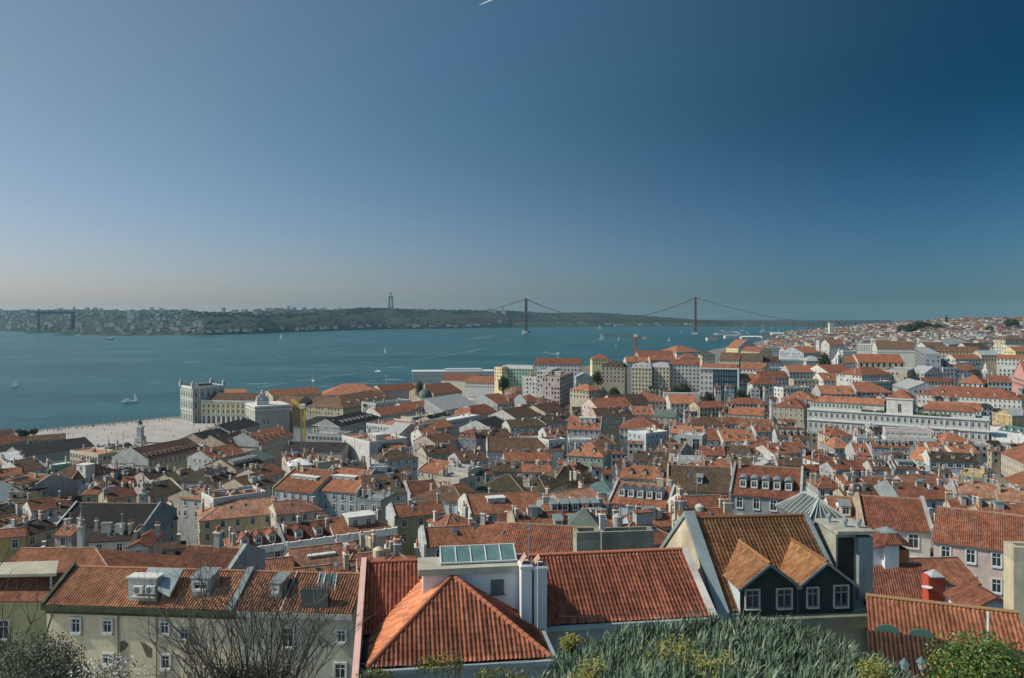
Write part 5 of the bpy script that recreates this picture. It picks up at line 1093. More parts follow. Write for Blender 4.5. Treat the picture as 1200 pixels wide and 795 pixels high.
def statue_king():
    d, z = far_surface(458, .93); p = W(458, HY, d); p.z = CZ-(363-HY)*d/F-2
    t = thing('hilltop_statue', p, 'open-armed statue on a tall four-legged pedestal crowning the far hill', 'statue')
    k = (CZ-(342.3-HY)*d/F-p.z)/110
    m = plain('monument_concrete', (.20, .19, .17), .9, .2, 0, .15, .1)
    mb = MB()
    for sx in (-1, 1):
        for sy in (-1, 1): mb.bar((sx*11*k, sy*11*k, -4), (sx*8*k, sy*8*k, 76*k), 7*k)
    mb.box(-13*k, 13*k, -13*k, 13*k, 76*k, 83*k); mb.box(-8*k, 8*k, -8*k, 8*k, 12*k, 18*k); mb.build('pedestal', [m], t)
    mb = MB(); mb.lathe((0, 0, 83*k), [(4.6*k, 0), (4.2*k, 8*k), (3.6*k, 15*k), (4.2*k, 20*k), (3.4*k, 22.5*k), (1.4*k, 23.2*k), (1.9*k, 25.5*k), (1.2*k, 28*k)], 10)
    mb.tube([(-14*k, 0, 104.5*k), (-8*k, 0, 104.6*k), (-2*k, 0, 104*k)], [1.1*k, 1.9*k, 2.4*k], 7); mb.tube([(14*k, 0, 104.5*k), (8*k, 0, 104.6*k), (2*k, 0, 104*k)], [1.1*k, 1.9*k, 2.4*k], 7)
    mb.build('figure', [m], t)

def gantry():
    d = 4500; a, b = W(45.5, 388, d), W(85.5, 390, d); zt = CZ-(365.3-HY)*d/F
    t = thing('portal_gantry', (a.x, d, 2), 'huge blue shipyard gantry on the far shore', 'gantry crane')
    bl = plain('gantry_blue', (.02, .035, .06), .6, .3, 0, .1, .02); w = b.x-a.x
    mb = MB(); mb.box(-14, w+14, -6, 6, zt-14, zt-2); mb.build('beam', [bl], t)
    mb = MB(); mb.bar((0, -10, 0), (0, 0, zt-12), 5); mb.bar((0, 10, 0), (0, 0, zt-12), 5); mb.build('leg', [bl], t)
    mb = MB(); mb.bar((w-9, 0, 0), (w-3, 0, zt-12), 10); mb.bar((w+8, 0, 0), (w+3, 0, zt-12), 8); mb.build('leg', [bl], t)

SAIL = None
def boats():
    white = plain('boat_white', (.75, .75, .73), .5); sailm = leafmat('sail_cloth', (.85, .85, .83), (.85, .85, .83), .8, .5)
    dark = plain('hull_navy', (.05, .07, .10), .5)
    def sailboat(px, py, hgt, label, sails=1, group=None, rz=.4, bare=False, lab=None):
        p = WZ(px, py, 0); t = thing('sailboat' if not bare else 'moored_yacht', p, label, 'sailboat', group, rz); L = hgt*.8
        mb = MB(); w = L*.15
        prof = [(-.5, .75, 0), (-.25, 1, 0), (.15, .95, 0), (.4, .5, .03), (.52, .03, .06)]
        up = [[(x*L, s*q*w, .09*L+z*L) for x, q, z in prof] for s in (-1, 1)]; lo = [[(x*L*.94, s*q*w*.6, -.03*L) for x, q, z in prof] for s in (-1, 1)]
        for i in range(4):
            mb.poly([up[0][i], up[0][i+1], up[1][i+1], up[1][i]]); mb.poly([lo[0][i], lo[0][i+1], up[0][i+1], up[0][i]]); mb.poly([up[1][i], up[1][i+1], lo[1][i+1], lo[1][i]])
        mb.poly([lo[0][0], up[0][0], up[1][0], lo[1][0]]); mb.box(-.2*L, .1*L, -w*.5, w*.5, .085*L, .15*L)
        mb.build('hull', [white], t)
        mb = MB(); mb.tube([(.05*L, 0, 0), (.05*L, 0, hgt)], [hgt*.012, hgt*.008], 6); mb.bar((.05*L, 0, hgt*.15), (-.42*L, 0, hgt*.15), hgt*.012); mb.build('mast', [STEEL], t)
        if not bare:
            for k in range(sails):
                x0, x1 = ((.03, -.40), (.08, .48))[k]; n = 6; mb = MB()
                for i in range(n):
                    f0, f1 = i/n, (i+1)/n; top = .96 if k == 0 else .8
                    z0, z1 = hgt*(.17+(top-.17)*f0), hgt*(.17+(top-.17)*f1); by = lambda f: .05*L*math.sin(math.pi*f)
                    e = lambda f: x0+(x1-x0)*(1-f)**.85
                    for dy in (0, .03): mb.poly([(x0*L, dy, z0), (e(f0)*L, by(f0)+dy, z0), (e(f1)*L, by(f1)+dy, z1), (x0*L, dy, z1)][::(1 if dy else -1)])
                mb.build('sail', [sailm], t)
        return t
    sailboat(17, 453.6, 11, 'small sailboat with one white sail at the left edge of the river', 2)
    sailboat(330, 397.5, 26, 'tiny white sailboat off the wooded far bank', 1, rz=1.0)
    sailboat(451.5, 413.8, 17, 'lone white sailboat in the middle of the river below the hilltop statue', 1, rz=1.2)
    sailboat(705, 398.5, 30, 'sailboat with two bright sails left of the orange crane', 2, rz=.3); sailboat(725, 399, 24, 'narrow sailboat close to the orange crane jib', 1, rz=1.2)
    sailboat(722, 407.5, 12, 'faint small sailboat below the orange crane jib', 1, rz=1.2); sailboat(784.5, 400, 20, 'white sailboat in the open water short of the bridge tower', 1); sailboat(798, 391, 20, 'tiny sailboat just left of the nearer bridge tower', 1)
    sailboat(702.5, 386, 34, 'distant tall white sailboat near the far bank between the towers', 2); sailboat(613, 391.8, 30, 'white sailboat at the foot of the farther bridge tower', 2, rz=1.1)
    first = None; rng = random.Random(8)
    for k in range(46):
        px = rng.uniform(838, 968); py = rng.uniform(388.2, 393.0)-(px-838)*.012
        if first is None: first = sailboat(px, py, 34, 'white yacht with bare mast moored in the docks below the bridge viaduct', 1, 'yachts moored in the docks', rng.uniform(-.5, .5), True); first['category'] = 'yacht'
        else: c = copy_tree(first); c.location = WZ(px, py, 0); c.rotation_euler.z = rng.uniform(-.6, .6); s = rng.uniform(.6, 1.3); c.scale = (s, s, s)
    # old schooner off the palace tower
    p = WZ(152, 472.3, 0); t = thing('schooner', p, 'white two-masted schooner with one raised sail off the riverside square', 'schooner', None, .35)
    mb = MB(); L = 17; st = [(-.5, .8, 2.2), (-.3, 1, 1.9), (.1, 1, 1.8), (.38, .6, 2.2), (.56, .04, 3.0)]; w = 2.2
    up = [[(x*L, s*q*w, z) for x, q, z in st] for s in (-1, 1)]; lo = [[(x*L*.92, s*q*w*.6, -.4) for x, q, z in st] for s in (-1, 1)]
    for i in range(4): mb.poly([up[0][i], up[0][i+1], up[1][i+1], up[1][i]]); mb.poly([lo[0][i], lo[0][i+1], up[0][i+1], up[0][i]]); mb.poly([up[1][i], up[1][i+1], lo[1][i+1], lo[1][i]])
    mb.poly([lo[0][0], up[0][0], up[1][0], lo[1][0]]); mb.build('hull', [white], t)
    mb = MB(); mb.box(-6, 1, -1.3, 1.3, 1.7, 3.6); mb.box(-5.2, -1, -1, 1, 3.603, 4.8); mb.build('deckhouse', [white], t)
    for x, hh in ((-2.5, 13.5), (4.5, 12)): mb = MB(); mb.tube([(x, 0, 1), (x, 0, hh)], [.16, .08], 6); mb.build('mast', [STEEL], t)
    mb = MB()
    for dy in (0, .04): mb.poly([(4.6, dy, 3.2), (8.6, dy, 3.0), (7.4, .3+dy, 6), (6.0, .3+dy, 10), (4.6, dy, 12)][::(1 if dy else -1)])
    mb.build('sail', [sailm], t)
    def motor(px, py, L, label, hull=white, rz=.2):
        t = thing('motor_ferry', WZ(px, py, 0), label, 'ferry', None, rz)
        mb = MB(); mb.poly([(-L/2, -L*.14, .08*L), (L*.3, -L*.14, .08*L), (L/2, 0, .12*L), (L*.3, L*.14, .08*L), (-L/2, L*.14, .08*L)])
        o = [(-L/2, -L*.14), (L*.3, -L*.14), (L/2, 0), (L*.3, L*.14), (-L/2, L*.14)]
        for i in range(5): (x0, y0), (x1, y1) = o[i], o[(i+1) % 5]; z1 = .12*L if i == 1 else .08*L; z0 = .12*L if i == 2 else .08*L; mb.poly([(x0*.95, y0*.8, -.3), (x1*.95, y1*.8, -.3), (x1, y1, z1), (x0, y0, z0)])
        mb.build('hull', [hull], t)
        mb = MB(); mb.box(-L*.4, L*.2, -L*.11, L*.11, .08*L, .18*L); mb.box(-L*.1, L*.12, -L*.08, L*.08, .182*L, .26*L); mb.build('cabin', [white], t)
    motor(443, 436, 13, 'white motor boat trailing a long foam wake', rz=2.9); motor(129, 398.2, 34, 'dark-hulled ferry heading along the far shore', dark, .1); motor(92, 394.5, 36, 'small white ship beside the shipyard quay', white, .2)
    foam = plain('foam', (.115, .185, .19), .9, .1, 0, .7, .03)
    def wake(pts, w0, w1, name='wake'):
        P = [WZ(x, y, .12) for x, y in pts]; mb = MB(); rng2 = random.Random(len(pts)); n = len(P)
        L = []; Rr = []
        for i, p in enumerate(P):
            d = (P[min(i+1, n-1)]-P[max(i-1, 0)]).normalized(); q = Vector((-d.y, d.x, 0))*(w0+(w1-w0)*i/(n-1))*rng2.uniform(.6, 1.2)/2
            L.append(p+q); Rr.append(p-q)
        for i in range(n-1): mb.poly([L[i], L[i+1], Rr[i+1], Rr[i]])
        tag(mb.build('boat_wake', [foam]), kind='stuff')
    def arc(a, b, c, n=14): return [((1-t)**2*a[0]+2*t*(1-t)*b[0]+t*t*c[0], (1-t)**2*a[1]+2*t*(1-t)*b[1]+t*t*c[1]) for t in [i/n for i in range(n+1)]]
    wake(arc((443, 436), (410, 436), (300, 455)), 3, 9); wake(arc((449, 426), (520, 418), (566, 409)), 4, 12); wake(arc((418, 423), (432, 425), (450, 427)), 5, 8)
    wake(arc((22, 449), (50, 447), (88, 444)), 3, 5); wake(arc((134, 397.6), (160, 397), (184, 396)), 10, 14); wake(arc((135, 415), (170, 412), (210, 412.5)), 6, 10); wake(arc((540, 399), (560, 397), (582, 393)), 12, 24)
    wake(arc((325, 417), (335, 419), (346, 420)), 8, 8); wake(arc((0, 408), (40, 410), (88, 409)), 8, 5)
    wake(arc((465, 407), (480, 408), (495, 409)), 8, 6)

def cranes():
    yel = plain('crane_yellow', (.55, .42, .06), .5); orr = plain('crane_orange', (.45, .17, .05), .5); br = plain('crane_rust', (.18, .10, .05), .6); wh = plain('crane_white', (.65, .65, .63), .5)
    def lattice(mb, a, b, w, n, th, m=0):
        a, b = Vector(a), Vector(b); d = (b-a).normalized(); up = Vector((0, 0, 1)) if abs(d.z) < .9 else Vector((0, 1, 0)); x = d.cross(up).normalized()*w/2; y = x.cross(d).normalized()*w/2
        cs = [x+y, x-y, -x-y, -x+y]
        for c in cs: mb.bar(a+c, b+c, th)
        for i in range(n):
            p, q = a+(b-a)*i/n, a+(b-a)*(i+1)/n
            for k in range(4): mb.bar(p+cs[k], q+cs[(k+1) % 4], th*.6); mb.bar(p+cs[k], p+cs[(k+1) % 4], th*.6)
    def tower(px, pyb, pyt, D, w, mat, jib, back, label, cab=True):
        p = W(px, pyb, D); zb = min(ground(p.x, p.y), p.z); zt = CZ-(pyt-HY)*D/F-zb
        t = thing('tower_crane', (p.x, p.y, zb), label, 'crane')
        mb = MB(); lattice(mb, (0, 0, 0), (0, 0, zt), w, max(8, int(zt/w)), w*.14); mb.build('mast', [mat], t)
        mb = MB(); lattice(mb, (0, 0, zt+.5), jib, w*.7, max(6, int(Vector(jib).length/w/3)), w*.10); mb.build('jib', [mat], t)
        if back:
            mb = MB(); lattice(mb, (0, 0, zt+.5), back, w*.7, 6, w*.10); mb.build('counter_jib', [mat], t)
            mb = MB(); e = Vector(back); mb.box(e.x-1.2, e.x+1.2, e.y-1, e.y+1, e.z-2.5, e.z); mb.build('counterweight', [wh], t)
        mb = MB(); mb.box(-w*.7, w*.7, -w*.8, w*.6, zt+.6, zt+.6+w*1.3); mb.build('cab', [wh if cab else mat], t)
    D = 480; z = CZ-(478-HY)*D/F
    zb = ground((355-CX)/F*D, D)
    e = W(342, 468.5, D+4)
    tower(355, 512, 480, D, 2.0, yel, (e.x-(355-CX)/F*D, 4, e.z-zb), (3.5, -2, CZ-(484-HY)*D/F-zb), 'yellow tower crane beside the white triumphal arch')
    D = 800; zb = min(ground((745-CX)/F*D, D), 1e9)
    e = W(708, 392.5, D-12); e2 = W(755, 394.5, D+3); gx = (745-CX)/F*D
    tower(745, 424, 396, D, 2.2, orr, (e.x-gx, -12, e.z-zb), (e2.x-gx, 3, e2.z-zb), 'orange tower crane with long jib above the river')
    D = 540; zb = ground((427.5-CX)/F*D, D)
    tower(427.5, 500, 478, D, 1.6, br, (3, 6, CZ-(479-HY)*D/F-zb), None, 'rust brown crane mast beside the long pale office block', False)
    D = 850; zb = min(ground((654-CX)/F*D, D), 40); gx = (654-CX)/F*D
    e = W(637, 412.5, D)
    tower(654, 425, 416.5, D, 1.8, wh, (e.x-gx, 0, e.z-zb), None, 'white crane jib above the white palace roof')
    # poles
    def pole(px, pyb, pyt, D, r, label, name='flagpole', cat='pole', extra=None, m=STEEL):
        p = W(px, pyb, D); zb = min(p.z, max(ground(p.x, p.y), 0))
        t = thing(name, (p.x, p.y, zb), label, cat); h = CZ-(pyt-HY)*D/F-zb
        mb = MB(); mb.tube([(0, 0, 0), (0, 0, h*.6), (0, 0, h)], [r, r*.8, r*.5], 6); mb.build('pole', [m], t)
        if extra == 'ball': mb = MB(); mb.lathe((0, 0, h*.62), [(.1, 0), (r*4, r*2), (r*4, r*5), (.1, r*7)], 8); mb.build('radar_drum', [wh], t)
        mb = MB(); mb.lathe((0, 0, h), [(r*.6, 0), (r*1.4, r*1.2), (r*.3, r*2.6)], 8); mb.build('finial', [m], t)
    pole(367.3, 456, 434, 900, .45, 'thin signal mast with white drum standing at the water edge', 'signal_mast', 'mast', 'ball'); pole(452.8, 452, 441.5, 1000, .7, 'grey harbour mast near the ferry terminal', 'harbour_mast', 'mast')
    pole(19.5, 503, 496, 690, .22, 'single dark pole at the left end of the waterfront', 'waterfront_pole'); pole(227, 503, 492, 650, .16, 'tall lamp pole in front of the river tower', 'lamp_pole'); pole(172.5, 489, 480, 720, .2, 'thin pole at the quay between statue and river tower', 'quay_pole')
    # port tower in the docks and a few dock cranes
    def slab(px0, px1, pyb, pyt, D, label, name, wk='white'):
        a, b = W(px0, pyb, D), W(px1, pyb, D); zt = CZ-(pyt-HY)*D/F; w = b.x-a.x; zb = min(ground(a.x, D), a.z)
        t = thing(name, ((a.x+b.x)/2, D, zb), label, 'building'); mb = MB(); mb.box(-w/2, w/2, 0, w, 0, zt-zb, 0); mb.box(-w/2-.5, w/2+.5, -.5, w+.5, zt-zb+.01, zt-zb+2, 1); mb.build('wall', [wm(wk), TRIM], t)
    slab(972.3, 977.5, 398, 379.3, 2300, 'slim white tower block where the bridge viaduct meets the town', 'tower_block')
    for px, py, h in ((872, 391, 46), (893, 390.5, 40), (905, 391, 36), (858, 392, 30)):
        p = WZ(px, py, 0); t = thing('dock_crane', p, None, 'crane', 'grey cranes in the docks'); t['label'] = 'slender grey harbour crane standing among moored yachts'
        mb = MB(); mb.bar((0, 0, 0), (0, 0, h), 3); mb.bar((-5, 0, 0), (0, 0, h*.4), 2); mb.bar((5, 0, 0), (0, 0, h*.4), 2); mb.build('mast', [STEEL], t); mb = MB(); mb.bar((-4, 0, h*.8), (14, 5, h*1.25), 1.6); mb.build('jib', [STEEL], t)
    # low dock sheds
    rng = random.Random(2)
    for k, (px, w, py) in enumerate(((858, 60, 396), (880, 80, 396.5), (905, 90, 396.5), (925, 70, 397), (948, 80, 398), (835, 40, 398.5), (918, 110, 393), (942, 120, 392))):
        p = WZ(px, py, 3); t = thing('dock_shed', (p.x, p.y, 2), ORD[k]+' low white dock shed, counted from nearest roofs outward' if 0 else None, 'shed', 'sheds along the docks', .1); t['label'] = 'low pale shed along the docks near the bridge viaduct'
        mb = MB(); h = rng.uniform(6, 11); mb.box(-w/2, w/2, 0, 24, -6, h); mb.build('wall', [wm('white')], t); mb = MB(); mb.shell([(-w/2-.5, -.5, h), (w/2+.5, -.5, h), (w/2+.5, 12, h+4), (-w/2-.5, 12, h+4), (w/2+.5, 24.5, h), (-w/2-.5, 24.5, h)], [(0, 1, 2, 3), (3, 2, 4, 5)], .3); mb.build('roof', [rm(rng.choice(('grey', 'white', 'rust')), False)], t)

def square_life():
    rng = random.Random(9)
    m1, m2, m3 = plain('dark_clothes', (.03, .035, .045), .9), plain('light_clothes', (.35, .33, .30), .9), plain('skin', (.45, .28, .20), .7)
    meshes = []
    for k, m in enumerate((m1, m1, m2)):
        mb = MB(); s = .12
        mb.tube([(-.13, -s, 0), (-.11, 0, .45), (-.09, 0, .9)], [.07, .08, .11], 6, 0); mb.tube([(.13, s, 0), (.11, 0, .45), (.09, 0, .9)], [.07, .08, .11], 6, 0)
        mb.tube([(0, 0, .85), (0, 0, 1.15), (0, 0, 1.42), (0, 0, 1.5)], [.18, .17, .23, .1], 8, 0)
        mb.tube([(-.24, 0, 1.42), (-.29, .03, 1.12), (-.27, -.08, .86)], [.07, .06, .045], 6, 0); mb.tube([(.24, 0, 1.42), (.29, -.03, 1.12), (.27, .08, .86)], [.07, .06, .045], 6, 0)
        mb.lathe((0, 0, 1.48), [(.06, 0), (.10, .08), (.11, .16), (.08, .25), (.02, .28)], 8, 1); meshes.append(mb.mesh('person', [m, m3]))
    A = []
    for k in range(170):
        if k < 115: px = rng.uniform(34, 200); f = (px-34)/166; py = 505.5-15*f+rng.uniform(.8, 3.0)
        else: px = rng.uniform(60, 330); py = rng.uniform(500, 520)-(px-60)*.012
        p = WZ(px, py, 4.32)
        o = obj('person', meshes[rng.randrange(3)], None, p, rng.uniform(0, 6)); tag(o, 'person standing or walking on the pale riverside square', 'person', 'people in the riverside square')
    # planted kerb line and lamp posts along the quay
    first = None
    for k in range(9):
        px = 40+k*19; py = interp(SHORE, px)+1.2; p = WZ(px, py, 4.3)
        if first is None:
            first = thing('quay_lamp', p, 'iron lamp post along the quay edge of the riverside square', 'lamp post', 'lamp posts along the quay')
            mb = MB(); mb.tube([(0, 0, 0), (0, 0, 5.2)], [.12, .07], 6); mb.build('post', [LEAD], first); mb = MB(); mb.lathe((0, 0, 5.2), [(.15, 0), (.34, .5), (.1, .9)], 8); mb.build('lantern', [LEAD], first)
        else: copy_tree(first).location = p
# ------------------------------------------------------------------ the roofs right below the viewpoint
def tile_roof(poly, up=None, period=.225, row=.40, amp=.055, res=8):
    """a plane of barrel tiles as real relief, cut to the convex polygon poly (world points)"""
    P = [Vector(p) for p in poly]; n = Vector((0, 0, 0))
    for i in range(len(P)): n += P[i].cross(P[(i+1) % len(P)])
    n.normalize()
    if n.z < 0: n = -n; P.reverse()
    h = Vector((0, 0, 1)).cross(n).normalized(); g = n.cross(h); o = P[0]
    us = [(p-o).dot(h) for p in P]; vs = [(p-o).dot(g) for p in P]
    u0, u1, v0, v1 = min(us), max(us), min(vs), max(vs)
    nu = int((u1-u0)/period*res)+2; du = period/res
    prof = [amp*(math.sin(math.pi*k/(res*.62)) if k <= res*.62 else -.35*math.sin(math.pi*(k-res*.62)/(res*.38))) for k in range(res)]
    lines = []; v = v0-row
    while v < v1+row: lines += [(v, .030), (v+row*.985, -.016)]; v += row
    bm = bmesh.new(); rng = random.Random(int(abs(u1*100))); G = []
    jit = [rng.uniform(-.025, .025) for _ in range(nu//res+3)]
    for v, dz in lines:
        G.append([bm.verts.new(o+h*(u0+i*du)+g*(v+jit[i//res])+n*(prof[i % res]+dz)) for i in range(nu)])
    for a, b in zip(G, G[1:]):
        for i in range(nu-1): bm.faces.new((a[i], a[i+1], b[i+1], b[i]))
    for i in range(len(P)):
        a, b = P[i], P[(i+1) % len(P)]; nn = (b-a).cross(n).normalized()
        bmesh.ops.bisect_plane(bm, geom=bm.verts[:]+bm.edges[:]+bm.faces[:], plane_co=a, plane_no=nn, clear_outer=True)
    uvl = bm.loops.layers.uv.new('UVMap')
    for f in bm.faces:
        f.smooth = True
        for l in f.loops: d = l.vert.co-o; l[uvl].uv = (d.dot(h), d.dot(g))
    return bm
def put_bm(name, bm, mats, parent):
    l = parent.location
    for v in bm.verts: v.co -= l
    me = bpy.data.meshes.new(name); bm.to_mesh(me); bm.free()
    for m in (mats if isinstance(mats, list) else [mats]): me.materials.append(m)
    return obj(name, me, parent)
def ridge_caps(name, pts, parent, mat, r=.13, step=.36):
    mb = MB()
    for a, b in zip(pts, pts[1:]):
        a, b = Vector(a), Vector(b); L = (b-a).length; n = max(1, int(L/step)); d = (b-a)/n
        s = d.cross(Vector((0, 0, 1))).normalized(); u = s.cross(d).normalized()
        if u.z < 0: u = -u
        for i in range(n):
            p, q = a+d*i, a+d*(i+1.08); k = 6
            A = [p+(s*math.cos(math.pi*j/k)+u*math.sin(math.pi*j/k))*r*1.12-u*.02 for j in range(k+1)]; B = [q+(s*math.cos(math.pi*j/k)+u*math.sin(math.pi*j/k))*r*.92-u*.02 for j in range(k+1)]
            for j in range(k): mb.poly([A[j], A[j+1], B[j+1], B[j]])
            mb.poly(A[::-1]); mb.poly(B)
    return mb.build(name, [mat], parent, world=True)
class FR:
    """a house frame: u along the front, v back, z up"""
    def __init__(s, o, ex): s.o = Vector((o[0], o[1], 0)); s.ex = Vector((ex[0], ex[1], 0)).normalized(); s.ny = Vector((-s.ex.y, s.ex.x, 0))
    def __call__(s, u, v, z): return s.o+s.ex*u+s.ny*v+Vector((0, 0, z))
    def at(s, px, v):
        """u of the point seen at column px on the plane v"""
        k = (px-CX)/F; b = s.o+s.ny*v
        return (k*b.y-b.x)/(s.ex.x-k*s.ex.y)
    def z(s, u, v, py): p = s(u, v, 0); return CZ-(py-HY)*p.y/F
    def box(s, mb, u0, u1, v0, v1, z0, z1, m=0):
        c = s((u0+u1)/2, (v0+v1)/2, (z0+z1)/2); mb.obox(c, s.ex*(u1-u0)/2, s.ny*(v1-v0)/2, Vector((0, 0, (z1-z0)/2)), m)
    def win(s, parent, px0, py0, px1, py1, v, name='window', frame='white', side=None):
        u0, u1 = s.at(px0, v), s.at(px1, v); um = (u0+u1)/2; z1, z0 = s.z(um, v, py0), s.z(um, v, py1)
        mg = .1 if frame == 'thin' else .3; w = obj(name, window_mesh(round(u1-u0-mg, 2), round(z1-z0-mg, 2), frame), parent, s(um, v-.03, (z0+z1)/2)-parent.location, math.atan2(s.ex.y, s.ex.x)); return w

def left_house():
    Z = CZ-(707-HY)*73/F; E0, E1 = WZ(55, 707, Z), WZ(414, 718, Z); fr = FR(E0, E1-E0); L = (E1-E0).length; run, zr = 4.3, Z+2.0; zb = 62
    tile = roofmat('old_pan_tiles', (.42, .185, .115), True, .55, .26, .36); lichen = plain('mossy_coping', (.075, .085, .055), .95, .1, 0, .4, 1.5)
    um = fr.at(279, 0)
    wc = wallmat('old_cream_render', (.68, .58, .41), .5); wg = wallmat('old_green_render', (.50, .50, .39), .4)
    for nm, u0, u1, wmt, lab in (('old_house', 0, um, wc, 'old cream house with stained walls and white casement windows, in front at lower left'), ('old_house', um, L, wg, 'old green-grey house with wide dark chimney, behind the bare branches')):
        t = thing(nm, fr((u0+u1)/2, 0, zb), lab, 'house')
        mb = MB(); fr.box(mb, u0+.002, u1-.002, 0, 8.4, zb, Z)
        for u in (u0+.002, u1-.002): mb.poly([fr(u, 0, Z), fr(u, run, zr), fr(u, 8.4, Z)])
        mb.build('wall', [wmt], t, world=True)
        mb = MB(); fr.box(mb, u0-.0, u1-.005, -.42, -.004, Z-.55, Z-.06, 0); fr.box(mb, u0, u1-.006, -.24, -.004, Z-.85, Z-.552, 0); mb.build('cornice', [lichen if u0 == 0 else wallmat('weathered_cornice', (.36, .37, .33), .5)], t, world=True)
        put_bm('roof', tile_roof([fr(u0, -.35, Z), fr(u1, -.35, Z), fr(u1, run, zr), fr(u0, run, zr)], None, .26, .36, .045, 6), tile, t)
        mb = MB(); mb.shell([fr(u0, run+.01, zr), fr(u1, run+.01, zr), fr(u1, 8.8, Z-.2), fr(u0, 8.8, Z-.2)], [(0, 1, 2, 3)], .15); mb.build('rear_roof', [tile], t, world=True)
        ridge_caps('ridge_tiles', [fr(u0, run, zr+.03), fr(u1, run, zr+.03)], t, tile)
        def parapet(u, w, mat, zz=.45):
            pr = [(-.4, Z-.1+zz*.6), (run, zr+zz), (run, zr-.6), (-.4, Z-.5)]; A = [fr(u, v, z) for v, z in pr]; B = [fr(u+w, v, z) for v, z in pr]; mb = MB(); mb.poly(A); mb.poly(B[::-1])
            for i in range(4): j = (i+1) % 4; mb.poly([A[i], B[i], B[j], A[j]])
            mb.build('parapet', [mat], t, world=True)
        if u0 == 0:
            parapet(-.35, .33, lichen); parapet(u1-.9, .6, wallmat('blue_grey_parapet', (.24, .29, .31), .5))
            for q in ((83, 723, 96, 743), (120, 725, 133, 743), (187, 727, 200, 744), (188, 766, 201, 785), (120, 765, 134, 780)): fr.win(t, *q, 0)
            fr.win(t, 210, 735, 223, 751, 0, frame='stone')
            for px in (138, 183):
                mb = MB(); u = fr.at(px, -.08); mb.tube([fr(u, -.1, Z-.8), fr(u, -.1, zb)], .06, 6); mb.build('downpipe', [wallmat('pipe_render', (.36, .34, .26), .4)], t, world=True)
            # stains: plaster fallen away in two patches
            for k, pts in enumerate((((141, 752), (146, 751), (151, 756), (146, 762), (140, 765)), ((164, 752), (170, 754), (178, 760), (178, 771), (172, 770)))):
                mb = MB(); q = []
                for px, py in pts: u = fr.at(px, -.012); q.append(fr(u, -.012, fr.z(u, -.012, py)))
                mb.poly(q); mb.build('bare_patch', [plain('bare_plaster', (.16, .14, .10), .95, .1, 0, .4, 3)], t, world=True)
            # white plant room and sheet-metal roof beside it
            mb = MB(); v0 = .35; u0b, u1b = fr.at(150, v0), fr.at(187, v0); z1 = fr.z(u0b, v0, 678)
            fr.box(mb, u0b, u1b-.3, v0, 1.5, Z-.2, z1, 0); fr.box(mb, u0b-.12, u1b-.18, v0-.12, 1.62, z1+.003, z1+.16, 1); r = mb.build('plant_room', [wm('white'), TRIM], t, world=True)
            PLOC[r.name] = t.location
            for px in (161, 175.5):
                u = fr.at(px, v0-.4); zc = fr.z(u, v0-.4, 692); mb = MB(); fr.box(mb, u-.44, u+.44, v0-.4, v0-.05, zc-.34, zc+.34, 0)
                c = fr(u-.1, v0-.405, zc); N = 16; mb.poly([c+fr.ex*.27*math.cos(2*math.pi*i/N)+Vector((0, 0, .27*math.sin(2*math.pi*i/N))) for i in range(N)], 1)
                for i in range(4): a = math.pi*i/4; e = fr.ex*math.cos(a)+Vector((0, 0, math.sin(a))); mb.bar(c-e*.27-fr.ny*.01, c+e*.27-fr.ny*.01, .018, 2)
                mb.build('air_conditioner', [FRAME, plain('fan_grille', (.16, .17, .17), .7), STEEL], t, world=True)
            mb = MB(); u = fr.at(168, v0-.3); zc = fr.z(u, v0-.3, 699); fr.box(mb, u-1.1, u+1.2, v0-.55, v0, zc-.08, zc); mb.build('shelf', [STONE], t, world=True)
            mb = MB(); mb.shell([W(167, 680, 72.9), W(199, 697, 71.9), W(215, 666.5, 75.3), W(174, 665, 75.3)], [(0, 1, 2, 3)], .25); mb.build('sheet_metal_roof', [plain('galvanised_sheet', (.33, .39, .39), .4, .5, .2, .2, 1)], t, world=True)
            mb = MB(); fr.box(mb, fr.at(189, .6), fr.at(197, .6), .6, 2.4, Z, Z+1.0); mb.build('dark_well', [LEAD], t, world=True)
            dorms = ((224, 677, 246, 695),)
        else:
            fr.win(t, 330, 734, 346, 760, 0); fr.win(t, 394, 737, 407, 754, 0); fr.win(t, 391, 776, 407, 797, 0)
            mb = MB(); v0 = .15; a, b = fr.at(353, v0), fr.at(384, v0); z1 = fr.z(a, v0, 690); fr.box(mb, a, b, v0, v0+.8, Z-.3, z1); ch = mb.build('chimney', [wallmat('sooty_render', (.065, .085, .095), .4)], t, world=True); PLOC[ch.name] = t.location
            for k in range(9): mb = MB(); u = a+(k+.5)*(b-a)/9; mb.tube([fr(u, v0+.2, z1), fr(u+.06, v0+.5, z1+.34)], [.10, .09], 6); mb.build('chimney_pot', [plain('sooty_clay', (.20, .10, .08), .9)], ch, world=True)
            mb = MB(); q = [(370, 692, 2.3), (392, 693, 2.3), (395, 672.5, 4.0), (375, 672, 4.0)]; mb.shell([W(px, py, 70.9+dv) for px, py, dv in q], [(0, 1, 2, 3)], .18); sk = mb.build('skylight', [plain('green_glass', (.10, .15, .14), .25, .5)], t, world=True); PLOC[sk.name] = t.location
            for f in (0, .33, .66, 1):
                A = W(370+22*f, 691.5+f, 73.1); B = W(375+20*f, 671.8+.5*f, 74.8); mb = MB(); mb.bar(A, B, .07); mb.build('glazing_bar', [FRAME], sk, world=True)
            parapet(fr.at(331, .5), .12, wallmat('white_limewash', (.5, .5, .47), .4), .2)
            dorms = ((317, 683, 330, 698),)
